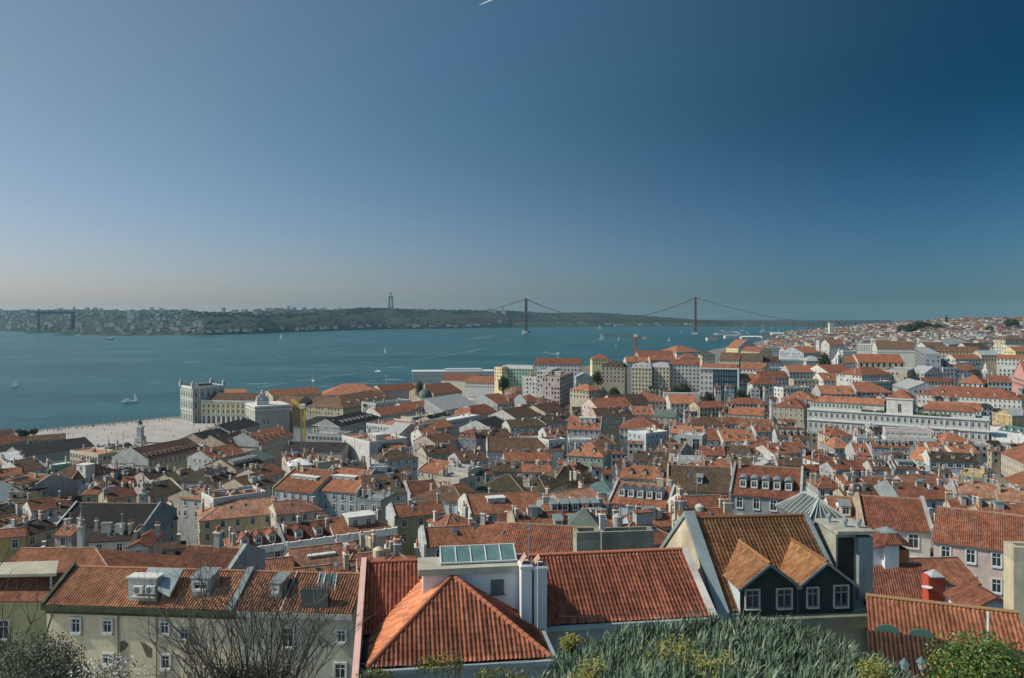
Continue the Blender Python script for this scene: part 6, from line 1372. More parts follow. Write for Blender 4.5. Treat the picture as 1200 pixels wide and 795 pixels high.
        for px0, py0, px1, py1 in dorms:
            v0 = 1.2; a, b = fr.at(px0, v0), fr.at(px1, v0); z0, z1 = fr.z(a, v0, py1), fr.z(a, v0, py0)
            mb = MB(); fr.box(mb, a, b, v0, v0+1.9, z0-.3, z1, 0); mb.shell([fr(a-.1, v0-.15, z1+.02), fr(b+.1, v0-.15, z1+.02), fr(b+.1, v0+2.2, z1+.3), fr(a-.1, v0+2.2, z1+.3)], [(0, 1, 2, 3)], .12, 1); dd = mb.build('dormer', [wm('grey'), ZINC], t, world=True); PLOC[dd.name] = t.location
            fr.win(dd, px0+2, py0+3, px1-2, py1-3, v0-.02).location -= Vector((0, 0, 0))
            dd.children[0].location = fr((a+b)/2, v0-.03, (z0+z1)/2)-t.location
    land(130, 730, 'old cream house')

def centre_house():
    fr = FR((11.1, 44.7), (1, .14)); U0 = -19.15; Z = 88.0; RV, RZ = 4.4, 90.42; zb = 70
    tile = roofmat('new_barrel_tiles', (.56, .195, .115), False, .32, .225, .40)
    t = thing('penthouse_house', fr(-9.5, 0, zb), 'big orange barrel-tiled house with glazed rooftop room and hipped wing, front centre', 'house')
    white = wallmat('pale_lilac_render', (.66, .66, .68), .4)
    mb = MB(); fr.box(mb, U0, -.1, .25, 8.6, zb, Z-.25); mb.poly([fr(-.1, .25, Z-.25), fr(-.1, RV, RZ-.2), fr(-.1, 8.6, Z-.25)]); fr.box(mb, -18.6, -10.0, -3.8, .247, zb, Z-.25); mb.build('wall', [wallmat('blue_grey_render', (.40, .44, .45), .35)], t, world=True)
    put_bm('roof', tile_roof([fr(U0, -.1, Z), fr(0, -.1, Z), fr(0, RV, RZ), fr(U0, RV, RZ)]), tile, t)
    mb = MB(); mb.shell([fr(U0, RV+.01, RZ), fr(0, RV+.01, RZ), fr(0, 8.8, Z-.1), fr(U0, 8.8, Z-.1)], [(0, 1, 2, 3)], .15); mb.build('rear_roof', [tile], t, world=True)
    ridge_caps('ridge_tiles', [fr(U0, RV, RZ+.05), fr(-15.8, RV, RZ+.05)], t, tile); ridge_caps('ridge_tiles', [fr(-9.6, RV, RZ+.05), fr(.1, RV, RZ+.05)], t, tile)
    # hipped wing
    BL, BR, AP = (-18.8, -4.05, Z), (-9.85, -4.05, Z), (-14.4, .5, 90.75)
    put_bm('wing_roof_front', tile_roof([fr(*BL), fr(*BR), fr(*AP)]), tile, t)
    put_bm('wing_roof_side', tile_roof([fr(*BL), fr(*AP), fr(-14.4, 4.9, 90.75), fr(-18.8, .0, Z)]), tile, t)
    put_bm('wing_roof_side', tile_roof([fr(*BR), fr(-9.85, .0, Z), fr(-14.4, 4.9, 90.75), fr(*AP)]), tile, t)
    up = Vector((0, 0, .05))
    ridge_caps('hip_tiles', [fr(*BR)+up, fr(*AP)+up], t, tile); ridge_caps('hip_tiles', [fr(*BL)+up, fr(*AP)+up], t, tile, .11)
    mb = MB(); fr.box(mb, -19, -9.7, -4.32, -4.1, Z-.28, Z-.08); fr.box(mb, -9.68, -9.5, -4.3, .0, Z-.26, Z-.06); fr.box(mb, -9.4, .0, -.36, -.12, Z-.26, Z-.04); mb.build('gutter', [plain('gutter_zinc', (.26, .31, .31), .5, .4)], t, world=True)
    # rooftop room
    mb = MB(); fr.box(mb, -16.0, -10.55, .55, 2.3, Z+.3, 90.85); rm_ = mb.build('rooftop_room', [white], t, world=True); PLOC[rm_.name] = t.location
    mb = MB(); fr.box(mb, -16.25, -10.3, .3, 2.5, 90.853, 91.2); mb.build('flat_roof', [wallmat('roof_slab_concrete', (.44, .43, .36), .45)], rm_, world=True)
    w = FR.win(fr, t, 575.5, 680, 591, 697, .55); bpy.data.objects.remove(w)
    mb = MB(); u0, u1 = fr.at(575.5, .5), fr.at(590.5, .5); z1, z0 = fr.z(u0, .5, 680), fr.z(u0, .5, 696.6); fr.box(mb, u0, u1, .51, .548, z0, z1); fr.box(mb, u0-.06, u1+.06, .47, .547, z0-.07, z0-.003); mb.build('shuttered_window', [plain('green_grey_shutter', (.10, .13, .12), .6, .3, 0, .3, 5)], rm_, world=True)
    g = plain('skylight_glass', (.10, .19, .18), .12, .6, 0, .3, 1.2)
    a, b = fr.at(517, 1.0), fr.at(605, 1.0); v0, v1, zf, zk = .95, 2.15, 91.28, 91.82
    mb = MB(); mb.shell([fr(a, v0, zf), fr(b, v0, zf), fr(b, v1, zk), fr(a, v1, zk)], [(0, 1, 2, 3)], .06); sk = mb.build('skylight', [g], rm_, world=True)
    PLOC[sk.name] = t.location
    mb = MB()
    for i in range(6): f = i/5; u = a+(b-a)*f; mb.bar(fr(u, v0-.03, zf+.03), fr(u, v1+.03, zk+.03), .05)
    mb.bar(fr(a-.05, v0-.03, zf+.02), fr(b+.05, v0-.03, zf+.02), .08); mb.bar(fr(a-.05, v1+.03, zk+.02), fr(b+.05, v1+.03, zk+.02), .09)
    mb.poly([fr(a-.03, v0, 91.2), fr(a-.03, v0, zf), fr(a-.03, v1, zk), fr(a-.03, v1, 91.2)]); mb.poly([fr(b+.03, v0, 91.2), fr(b+.03, v1, 91.2), fr(b+.03, v1, zk), fr(b+.03, v0, zf)]); fr.box(mb, a, b, v1+.06, v1+.2, 91.2, zk)
    mb.build('skylight_frame', [FRAME], rm_, world=True)
    # paired chimneys with tent-like tile caps
    for px0, px1, yt in ((611, 623.5, 663), (626, 641, 665)):
        u0, u1 = fr.at(px0, -.5), fr.at(px1, -.5); z1 = fr.z(u0, -.5, yt)
        mb = MB(); fr.box(mb, u0, u1, -.5, .5, Z-.3, z1, 0); fr.box(mb, u0-.06, u1+.06, -.56, .5, z1-.2, z1-.05, 0); ch = mb.build('chimney', [white], t, world=True); PLOC[ch.name] = t.location
        mb = MB(); uc = (u0+u1)/2; mb.shell([fr(u0+.04, -.4, z1+.08), fr(uc, -.4, z1+.46), fr(uc, .35, z1+.46), fr(u0+.04, .35, z1+.08)], [(0, 1, 2, 3)], .06); mb.shell([fr(u1-.04, -.4, z1+.08), fr(uc, -.4, z1+.46), fr(uc, .35, z1+.46), fr(u1-.04, .35, z1+.08)], [(0, 1, 2, 3)], .06); mb.build('chimney_cap', [plain('cap_tile', (.42, .24, .20), .9, .2, 0, .2, 3)], ch, world=True)
    mb = MB(); A = [fr(.0, -.3, Z+.14), fr(.38, -.3, Z+.14), fr(.38, RV, RZ+.16), fr(.0, RV, RZ+.16)]; mb.shell(A, [(0, 1, 2, 3)], .35); mb.build('verge', [wm('white')], t, world=True)
    mb = MB(); u = fr.at(621, -1.2)
    mb.tube([fr(-9.9, -.62, z) for z in (Z, 91.9)], .03, 6); mb.build('vent_pipe', [FRAME], t, world=True)
    mb = MB(); mb.tube([fr(-10.2, .6, 91.2), fr(-10.2, .6, 93.6)], .02, 5); mb.bar(fr(-10.5, .6, 93.3), fr(-9.9, .6, 93.3), .02); mb.bar(fr(-10.4, .6, 93.0), fr(-10, .6, 93.0), .02); mb.build('aerial', [STEEL], t, world=True)
    # pink party wall
    t2 = thing('party_wall', fr(U0-.2, 0, zb), 'thin pink-topped party wall sloping between the old house and the barrel-tiled house', 'wall')
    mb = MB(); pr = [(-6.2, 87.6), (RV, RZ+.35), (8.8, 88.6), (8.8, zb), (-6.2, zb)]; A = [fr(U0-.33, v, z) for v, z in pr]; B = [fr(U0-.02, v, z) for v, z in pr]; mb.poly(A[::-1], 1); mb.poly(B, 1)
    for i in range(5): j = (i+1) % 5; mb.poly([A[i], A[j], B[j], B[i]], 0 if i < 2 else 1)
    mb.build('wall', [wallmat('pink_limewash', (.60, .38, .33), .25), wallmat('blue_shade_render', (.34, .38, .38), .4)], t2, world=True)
    land(560, 700, 'barrel-tiled house')

def dormer_house():
    fr = FR((11.66, 46.2), (1, .1)); zb = 70; Ze, s = 87.65, .684; RV = 5.75; RZ = Ze+s*RV
    tile = roofmat('lichened_pan_tiles', (.28, .130, .066), False, .6, .24, .36, (.13, .095, .035))
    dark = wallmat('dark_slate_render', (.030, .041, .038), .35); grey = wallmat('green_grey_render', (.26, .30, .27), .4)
    t = thing('dormer_house', fr(4.5, 0, zb), 'old house with two dark gabled dormers and yellow-lichened roof, front right', 'house')
    mb = MB(); fr.box(mb, .76, 9.6, -.25, 11.4, zb, Ze-.1); mb.build('wall', [grey], t, world=True)
    put_bm('roof', tile_roof([fr(.75, -.1, Ze), fr(8.4, -.1, Ze), fr(8.4, RV, RZ), fr(.75, RV, RZ)], None, .24, .34, .05), tile, t)
    mb = MB(); mb.shell([fr(.75, RV+.01, RZ), fr(8.4, RV+.01, RZ), fr(8.4, 11.6, Ze-.1), fr(.75, 11.6, Ze-.1)], [(0, 1, 2, 3)], .15); mb.build('rear_roof', [tile], t, world=True)
    ridge_caps('ridge_tiles', [fr(.75, RV, RZ+.05), fr(8.4, RV, RZ+.05)], t, tile)
    # gable wall with its coping
    mb = MB(); pr = [(-.3, 87.3), (RV, RZ+.15), (11.6, 87.4), (11.6, zb), (-.3, zb)]; A = [fr(.3, v, z) for v, z in pr]; B = [fr(.745, v, z) for v, z in pr]; mb.poly(A[::-1]); mb.poly(B)
    for i in range(5): j = (i+1) % 5; mb.poly([A[i], A[j], B[j], B[i]])
    mb.build('gable_wall', [wallmat('stained_beige_render', (.52, .46, .34), .6)], t, world=True)
    mb = MB(); A = [fr(.18, -.5, 87.75), fr(.86, -.5, 87.75), fr(.86, RV, RZ+.52), fr(.18, RV, RZ+.52), fr(.18, 11.7, 87.85), fr(.86, 11.7, 87.85)]; mb.shell(A, [(0, 1, 2, 3), (3, 2, 5, 4)], .34); mb.build('coping', [wallmat('blue_grey_coping', (.20, .25, .27), .4)], t, world=True)
    mb = MB(); A = [fr(8.35, -.3, Ze-.2), fr(8.6, -.3, Ze-.2), fr(8.6, RV, RZ+.25), fr(8.35, RV, RZ+.25)]; mb.shell(A, [(0, 1, 2, 3)], .4); mb.poly([fr(8.5, -.2, zb), fr(8.5, 11.4, zb), fr(8.5, 11.4, Ze), fr(8.5, RV, RZ), fr(8.5, -.2, Ze)]); mb.build('verge', [wallmat('blue_grey_coping', (.2, .25, .27), .4)], t, world=True)
    for k, (u0, u1, wins) in enumerate(((1.55, 5.0, ((872.5, 690, 890, 714), (909, 689, 928, 713))), (5.06, 8.45, ((944.5, 687.5, 959, 712), (976, 685, 994, 711.5))))):
        um = (u0+u1)/2; ez, pz = 89.2, 90.5; v0 = -.3
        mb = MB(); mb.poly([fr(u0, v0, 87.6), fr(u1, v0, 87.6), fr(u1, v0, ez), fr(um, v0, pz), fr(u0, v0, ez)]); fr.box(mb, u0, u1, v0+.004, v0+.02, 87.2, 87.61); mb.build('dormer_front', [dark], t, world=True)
        mb = MB(); mb.poly([fr(u0, v0+.01, 87.5), fr(u0, v0+.01, ez), fr(u0, 2.4, ez)]); mb.poly([fr(u1, v0+.01, 87.5), fr(u1, 2.4, ez), fr(u1, v0+.01, ez)]); mb.build('dormer_cheek', [wallmat('pale_blue_render', (.42, .50, .54), .25)], t, world=True)
        sl = (pz-ez)/(um-u0); e = .18
        put_bm('dormer_roof', tile_roof([fr(u0-e, v0-.25, ez-e*sl), fr(um, v0-.25, pz), fr(um, (pz-Ze)/s+.1, pz), fr(u0-e, (ez-e*sl-Ze)/s, ez-e*sl)], None, .2, .34, .035), tile, t)
        put_bm('dormer_roof', tile_roof([fr(u1+e, v0-.25, ez-e*sl), fr(u1+e, (ez-e*sl-Ze)/s, ez-e*sl), fr(um, (pz-Ze)/s+.1, pz), fr(um, v0-.25, pz)], None, .2, .34, .035), tile, t)
        ridge_caps('ridge_tiles', [fr(um, v0-.25, pz+.04), fr(um, (pz-Ze)/s, pz+.04)], t, tile, .11)
        mb = MB()
        for a, b in ((u0-e, um), (u1+e, um)): mb.bar(fr(a, v0-.27, ez-e*sl-.06), fr(b, v0-.27, pz-.06), .05, 0, .14)
        mb.build('bargeboard', [wallmat('blue_grey_coping', (.2, .25, .27), .4)], t, world=True)
        for q in wins: fr.win(t, *q, v0, frame='thin')
    mb = MB(); fr.box(mb, .7, 9.7, -1.0, -.35, 86.75, 87.45); mb.build('ledge', [wallmat('mossy_ledge', (.22, .24, .18), .5)], t, world=True)
    # glass-and-zinc stair lantern behind the ridge
    f2 = FR((20.5, 54.5), (1, .1)); t2 = thing('stair_lantern', f2(1.1, 2, 78), 'ribbed grey roof lantern rising behind the lichened roof', 'lantern')
    mb = MB(); f2.box(mb, 0, 2.2, 0, 4.2, 78, 90.75); mb.build('wall', [wallmat('pale_green_render', (.40, .46, .38), .3)], t2, world=True)
    e = .45; zE, zR = 90.7, 92.0; c = [(-e, -e), (2.2+e, -e), (2.2+e, 4.2+e), (-e, 4.2+e)]; r0, r1 = (1.1, 1.0), (1.1, 3.2)
    vs = [f2(x, y, zE) for x, y in c]+[f2(*r0, zR), f2(*r1, zR)]; fs = [(0, 1, 4), (1, 2, 5, 4), (2, 3, 5), (3, 0, 4, 5)]
    mb = MB(); mb.shell(vs, fs, .08); mb.build('lantern_roof', [plain('weathered_zinc', (.09, .11, .11), .45, .5, .1, .3, 2)], t2, world=True)
    mb = MB(); upv = Vector((0, 0, .05))
    for a, b in ((0, 4), (1, 4), (2, 5), (3, 5), (4, 5)): mb.bar(vs[a]+upv, vs[b]+upv, .10)
    for i in range(1, 9): f = i/9; mb.bar(vs[0]+(vs[3]-vs[0])*f+upv, vs[4]+(vs[5]-vs[4])*min(1, max(0, (f*5.1-1.45)/2.2))+upv, .06); mb.bar(vs[1]+(vs[2]-vs[1])*f+upv, vs[4]+(vs[5]-vs[4])*min(1, max(0, (f*5.1-1.45)/2.2))+upv, .06)
    for i in range(1, 6): f = i/6; mb.bar(vs[0]+(vs[1]-vs[0])*f+upv, vs[4]+upv, .045)
    mb.build('rib', [plain('pale_rib', (.38, .41, .38), .5)], t2, world=True)
    # chimney stack
    f3 = FR((20.4, 50.0), (1, .05)); t3 = thing('chimney_stack', f3(1, 1, 80), 'massive weathered chimney stack with flat slab beside the lichened roof', 'chimney')
    mb = MB(); f3.box(mb, 0, 1.3, 0, 2.6, 80, 91.2, 0); f3.box(mb, .12, 1.18, -.03, -.002, 88.2, 90.9, 1); mb.build('stack', [wallmat('weathered_stack_render', (.42, .41, .33), .6), wallmat('near_black_render', (.035, .04, .038), .4)], t3, world=True)  # near-black panel set on the front of the stack
    mb = MB(); f3.box(mb, 1.303, 2.2, -.4, 1.8, 80, 91.0); mb.build('flue_block', [wallmat('blue_grey_coping', (.2, .25, .27), .4)], t3, world=True)
    mb = MB(); f3.box(mb, -.12, 2.32, -.5, 2.7, 91.203, 91.42); mb.build('slab', [CONC], t3, world=True)
    for u, v in ((.9, .6), (1.7, .4), (.4, 1.8)):
        mb = MB(); mb.lathe(f3(u, v, 91.42), [(.12, 0), (.12, .35), (.2, .37), (.16, .5), (.03, .56)], 8); mb.build('cowl', [ZINC], t3, world=True)
    land(905, 690, 'old dormer house')

def right_cluster():
    r, i = house(1012, 697, 1090, 704.5, 656, 84, 'g', 'white', 'orange', label='orange roofed house carrying a tile-hung rooftop turret', win=False, chim=0, fw='')
    house(1086, 684, 1147, 682, 654, 90, 'g', 'white', 'orange', label='orange roof with big dark shadow, behind the red chimney', win=False, chim=0)
    house(1139, 712, 1192, 713, 690, 64, 'x', 'lilac', 'orange', dep=3.8, label='little lilac gable house with orange roof below the rose-grey facade', chim=0, rows=1, slope=.55, fw='')
    house(1188, 658, 1235, 660, 652, 50, 'f', 'cream', 'grey', dep=1.4, label='cream house end cut by the right edge, above the citrus tree', chim=0, win=False)
    # turret
    D = 88; f = FR(W(1037, 664, D), (1, .03)); z0, z1 = CZ-(664-HY)*D/F, CZ-(637-HY)*D/F
    t = thing('roof_turret', f(1.5, 1.5, z0-2), 'white and orange rooftop turret with faceted orange roof and zinc top', 'turret')
    mb = MB(); f.box(mb, 0, 1.6, 0, 3.2, z0-2, z1, 0); f.box(mb, -1.1, -.003, .7, 3.2, z0-2, z1-.5, 0); f.box(mb, 1.603, 3.0, .5, 3.2, z0-2.5, z1-.9, 1); mb.build('wall', [wallmat('pale_lilac_render', (.66, .66, .68), .22), wallmat('tile_hung', (.42, .15, .065), .3)], t, world=True)
    f_ = [(-1.5, .3), (-.2, -.45), (1.8, -.45), (3.4, .3), (3.4, 3.5), (-1.5, 3.5)]; zt = CZ-(627-HY)*D/F; g_ = [(.2, .8), (.6, .5), (1.4, .5), (1.8, .8), (1.8, 2.4), (.2, 2.4)]
    vs = [f(u, v, z1-.5 if i in (0, 3, 4, 5) else z1) for i, (u, v) in enumerate(f_)]+[f(u, v, zt) for u, v in g_]
    mb = MB(); mb.shell(vs, [(i, (i+1) % 6, 6+(i+1) % 6, 6+i) for i in range(6)], .12); mb.build('turret_roof', [rm('orange')], t, world=True)
    mb = MB(); mb.shell([f(u*1.0+(u-1)*.25, v, zt+.05) for u, v in g_]+[f(1, 1.6, zt+.5)], [(i, (i+1) % 6, 6) for i in range(6)], .12); mb.build('turret_cap', [ZINC], t, world=True)
    obj('window', window_mesh(.75, 1.1), t, f(2.3, .47, z0-1.0)-t.location)
    # red chimney
    D = 76; p = W(1098, 706, D); z1 = CZ-(676-HY)*D/F
    t = thing('red_chimney', (p.x, p.y, p.z-2), 'broad red rendered chimney with silver cowl standing on the orange roofs', 'chimney')
    w = .8; mb = MB(); mb.box(-w, w, 0, 1.2, 0, z1-p.z+2); mb.build('stack', [wallmat('red_render', (.42, .075, .045), .25)], t)
    mb = MB(); N = 8; zz = z1-p.z+2
    mb.shell([(-.6, -.1, zz), (.7, -.1, zz), (.7, 1.3, zz), (-.6, 1.3, zz), (.05, .6, zz+.55)], [(0, 1, 4), (1, 2, 4), (2, 3, 4), (3, 0, 4)], .1); mb.build('cowl', [plain('silver_sheet', (.6, .6, .6), .35, .5, .5)], t)
    mb = MB(); c = Vector((-1.1, -.3, zz-1.0)); mb.lathe((c.x, c.y, c.z), [(.05, -.1), (.3, 0), (.5, .12)], 14); o = mb.build('dish', [FRAME], t)
    # roman-tiled lower roof with green half-dome skylights
    zr = 88.6; a, b = WZ(1019, 699, zr), WZ(1194, 719, zr); fr = FR(a, b-a); L = (b-a).length; tile = roofmat('weathered_barrel_tiles', (.42, .162, .092), False, .42, .225, .40)
    t = thing('low_tiled_wing', fr(L/2, 0, 74), 'low wing with roman-tiled roof and two green half-round hoods beside the citrus tree', 'house')
    mb = MB(); fr.box(mb, 0, L, -2.1, 4, 74, 87.3); mb.build('wall', [wallmat('dull_ochre_render', (.34, .30, .2), .4)], t, world=True)  # dull ochre wall colour
    put_bm('roof', tile_roof([fr(-.2, -2.4, zr-1.2), fr(L, -2.4, zr-1.2), fr(L, 0, zr), fr(-.2, 0, zr)]), tile, t)
    mb = MB(); mb.shell([fr(-.2, .01, zr), fr(L, .01, zr), fr(L, 4.2, zr-2), fr(-.2, 4.2, zr-2)], [(0, 1, 2, 3)], .12); mb.build('rear_roof', [tile], t, world=True)
    ridge_caps('ridge_tiles', [fr(-.2, 0, zr+.05), fr(L, 0, zr+.05)], t, roofmat('pale_ridge_tiles', (.42, .25, .13), False, .5))
    gr = plain('green_hood_paint', (.05, .12, .10), .5, .4)
    for px in (1039, 1078.5):
        u = fr.at(px, -1.9); mb = MB(); n = 12; r_ = .62; zc = zr-1.05
        for i in range(n):
            for j in range(4):
                q = []
                for ii, jj in ((i, j), (i+1, j), (i+1, j+1), (i, j+1)): th, ph = math.pi*ii/n, math.pi/2*jj/4; q.append(fr(u-r_*math.cos(th)*1.0, -2.5+r_*1.3*math.sin(ph)*math.sin(th)*.8, zc+r_*.62*math.sin(th)*math.cos(ph)))
                mb.poly(q)
        mb.poly([fr(u-r_*math.cos(math.pi*i/n), -2.5, zc+r_*.62*math.sin(math.pi*i/n)) for i in range(n+1)]); mb.build('hood', [gr], t, world=True)
    mb = MB(); u = fr.at(1158, -2.6); mb.tube([fr(u, -2.6, 84), fr(u, -2.6, fr.z(u, -2.6, 717))], .07, 8); mb.build('white_pipe', [FRAME], t, world=True)
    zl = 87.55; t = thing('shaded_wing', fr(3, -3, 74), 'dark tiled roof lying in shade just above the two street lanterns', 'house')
    mb = MB(); fr.box(mb, -.2, 6.8, -4.4, -2.6, 74, zl-1.2); mb.build('wall', [wallmat('dull_ochre_render', (.34, .30, .2), .4)], t, world=True)
    put_bm('roof', tile_roof([fr(-.3, -4.9, zl-1.15), fr(7.0, -4.9, zl-1.15), fr(7.0, -2.55, zl), fr(-.3, -2.55, zl)]), roofmat('shade_dark_barrel_tiles', (.10, .052, .036), False, .4, .225), t)  # tile colour darkened to put the cast shade into this roof
    # street lanterns
    for k, (px, py) in enumerate(((1060, 772), (1080, 770))):
        D = 33; p = W(px, py, D); z0 = ground(p.x, D); h = p.z-z0
        t = thing('street_lantern', (p.x, p.y, z0), ('left' if k == 0 else 'right')+' one of the two grey-green street lanterns beside the citrus tree', 'street lamp', 'street lanterns')
        mb = MB(); mb.tube([(0, 0, 0), (0, 0, 1), (0, 0, h-.55)], [.09, .06, .045], 8); mb.build('post', [LEAD], t)
        mb = MB(); mb.lathe((0, 0, h-.52), [(.10, 0), (.19, .30)], 6); mb.build('glass', [plain('lantern_glass', (.30, .36, .36), .3, .5)], t)
        mb = MB(); mb.lathe((0, 0, h-.22), [(.24, 0), (.20, .06), (.10, .15), (.05, .2), (.02, .27)], 6); mb.lathe((0, 0, h-.57), [(.05, 0), (.12, .05)], 6); mb.build('cap', [plain('verdigris_iron', (.07, .12, .12), .6)], t)

def left_back():
    r, i = house(-25, 702, 150, 701.5, 642.5, 95, 'h', 'olive', 'rust', hl=False, rows=1, wp=5.5, ww=1.2, wh=2.2, firstrow=2.6, chim=0, label='olive walled house under a very large faded red tiled roof')
    house(196, 670, 264, 674, 641, 86, 'g', 'white', 'maroon', fw='r', win=False, chim=1, label='dark maroon roofed house behind the old cream house')
    t = thing('rooftop_canopy', W(20, 672, 96), 'long tan canopy roof lying on the faded red tiles', 'canopy'); mb = MB()
    mb.shell([W(-20, 674, 96), W(66, 672, 96), W(69, 657, 99), W(-20, 660, 99)], [(0, 1, 2, 3)], .35); mb.build('canopy_roof', [plain('tan_sheeting', (.34, .33, .26), .8, .2, 0, .25, .5)], t, world=True)
    mb = MB(); mb.bar(W(-18, 675, 96.2), W(-18, 690, 96.2), .2); mb.bar(W(60, 674, 96.2), W(60, 690, 96.2), .2); mb.build('post', [STEEL], t, world=True)
    t = thing('wires', W(520, 775, 37), 'thin cables sagging across the barrel-tiled roofs', 'cable') if False else None
    for k, (a, b, lab) in enumerate((((424, 778, 36.5), (652, 771, 38), 'thin cable crossing in front of the hipped tiled wing'), ((655, 722, 42), (836, 714, 43.5), 'thin cable crossing low over the long tiled roof'))):
        A, B = W(*a), W(*b); mb = MB(); mb.tube([A+(B-A)*i/10-Vector((0, 0, .25*math.sin(math.pi*i/10))) for i in range(11)], .015, 5); tag(mb.build('cable', [LEAD]), lab, 'cable')
# ------------------------------------------------------------------ planting
def blade(mb, p, d, L, w, droop, rng, n=3, m=0):
    d = d.normalized(); s = d.cross(Vector((0, 0, 1)));
    s = s.normalized() if s.length > .05 else Vector((1, 0, 0))
    a = rng.uniform(-.6, .6); s = (s*math.cos(a)+d.cross(s)*math.sin(a)).normalized(); prev = None; q = p.copy()
    for i in range(n+1):
        f = i/n; ww = w*(1-f)**.7*.5 if i < n else .002
        l, r = q-s*ww, q+s*ww
        if prev: mb.poly([prev[0], prev[1], r, l], m)
        prev = (l, r); d = (d+Vector((0, 0, -droop/n))).normalized(); q = q+d*L/n
CONT = [(612, 800), (645, 772), (690, 745), (720, 733), (780, 724), (850, 718), (900, 720), (940, 729), (1000, 752), (1040, 773), (1082, 800)]
def aloes():
    rng = random.Random(21)
    def top(px, t):   # top of the thicket, t=0 back row .. 1 front row
        d = 21-6.5*t; return d, CZ-(interp(CONT, px)+t*75-HY)*d/F
    mb = MB(); cols = list(range(600, 1100, 12)); idx = {}
    for i, px in enumerate(cols):
        for j in range(11):
            t = -.25+j/8; d, z = top(px, t)
            if t < 0: z -= 2.5
            idx[i, j] = len(mb.v); p = W(px, HY, d); mb.v.append((p.x, d, z-.42+rng.uniform(-.05, .05)))
    for i in range(len(cols)-1):
        for j in range(10): mb.f.append((idx[i, j], idx[i+1, j], idx[i+1, j+1], idx[i, j+1])); mb.mi.append(0); mb.uv.append(None)
    tag(mb.build('garden_soil_bank', [plain('dark_soil', (.03, .032, .022), .95, .1, 0, .4, 2)]), kind='structure')
    mb = MB(); lean = Vector((.35, -.05, .0))
    for k in range(1000):
        px = rng.uniform(612, 1085); t = rng.random()**1.1
        d, z = top(px, t); p = W(px, HY, d); p.z = z-.36+rng.uniform(-.05, .08)
        for i in range(rng.randint(8, 11)):
            a = rng.uniform(0, 2*math.pi); e = rng.uniform(.5, 1.42)
            dr = Vector((math.cos(a)*math.cos(e), math.sin(a)*math.cos(e), math.sin(e)))+lean*.6
            blade(mb, p+Vector((rng.uniform(-.05, .05), rng.uniform(-.05, .05), 0)), dr, rng.uniform(.30, .54), rng.uniform(.052, .082), rng.uniform(-.3, .3), rng)
    o = mb.build('aloe_thicket', [leafmat('aloe_leaf', (.05, .085, .048), (.155, .215, .14), .45, .12, .9)]); tag(o, 'thick bank of spiky silver-green aloe leaves in front of the tiled roofs', 'aloes', None, 'stuff')
    # yellow-green spurge among the aloes
    for k, (px, py, d, r, lab) in enumerate(((793, 766, 17, .62, 'yellow-green flowering shrub in the middle of the aloes'), (690, 790, 17, .5, 'yellow-green shrub low in the aloes near the tiled wing'), (835, 786, 15.5, .42, 'small olive-yellow shrub at the lower edge of the aloes'), (1022, 790, 16.5, .38, 'yellow-tipped shrub where the aloes meet the street lanterns'), (668, 754, 20.5, .28, 'yellowish sprig standing above the left end of the aloes'))):
        p = W(px, py, d); t = thing('flowering_shrub', (p.x, p.y, p.z-r), lab, 'shrub'); mb = MB(); st = MB()
        for i in range(26):
            a = rng.uniform(0, 6.28); q = Vector((math.cos(a)*r*rng.uniform(.1, .9), math.sin(a)*r*.6, r*rng.uniform(.7, 1.5))); st.tube([(q.x*.25, q.y*.25, 0), (q.x*.7, q.y*.7, q.z*.6), q], [.014, .011, .006], 5)
            for j in range(22): b = q+Vector((rng.gauss(0, .07), rng.gauss(0, .07), rng.gauss(0, .07))); blade(mb, b, Vector((rng.gauss(0, 1), rng.gauss(0, 1), rng.uniform(-.2, 1))), rng.uniform(.05, .1), .035, .2, rng, 2)
        mb.build('foliage', [leafmat('spurge_leaf', (.20, .21, .05), (.34, .31, .08), .6)], t); st.build('stem', [plain('green_stem', (.10, .11, .05))], t)

def leafy(t, centre, rad, n, mat, rng, size=(.06, .11), lumps=10, name='crown', flat=.8):
    L = []
    for i in range(lumps):
        a = rng.uniform(0, 6.28); e = rng.uniform(-.3, 1.2); k = rng.uniform(.35, .72)
        L.append((Vector((math.cos(a)*math.cos(e)*rad[0]*k, math.sin(a)*math.cos(e)*rad[1]*k, math.sin(e)*rad[2]*k)), rng.uniform(.34, .55)))
    mb = MB(); c0 = Vector(centre)
    for i in range(n):
        c, r = rng.choice(L); v = Vector((rng.gauss(0, 1), rng.gauss(0, 1), rng.gauss(0, 1))).normalized()*rng.uniform(.6, 1.0)**.5
        p = c0+c+Vector((v.x*rad[0]*r, v.y*rad[1]*r, v.z*rad[2]*r)); s = rng.uniform(*size)
        n_ = (v+Vector((rng.gauss(0, .5), rng.gauss(0, .5), rng.gauss(0, .5)))).normalized(); x = n_.cross(Vector((rng.gauss(0, 1), rng.gauss(0, 1), rng.gauss(0, 1)))).normalized(); y = n_.cross(x)
        mb.poly([p-x*s*.5, p+y*s*.26, p+x*s*.5, p-y*s*.26])
    return mb.build(name, [mat], t)
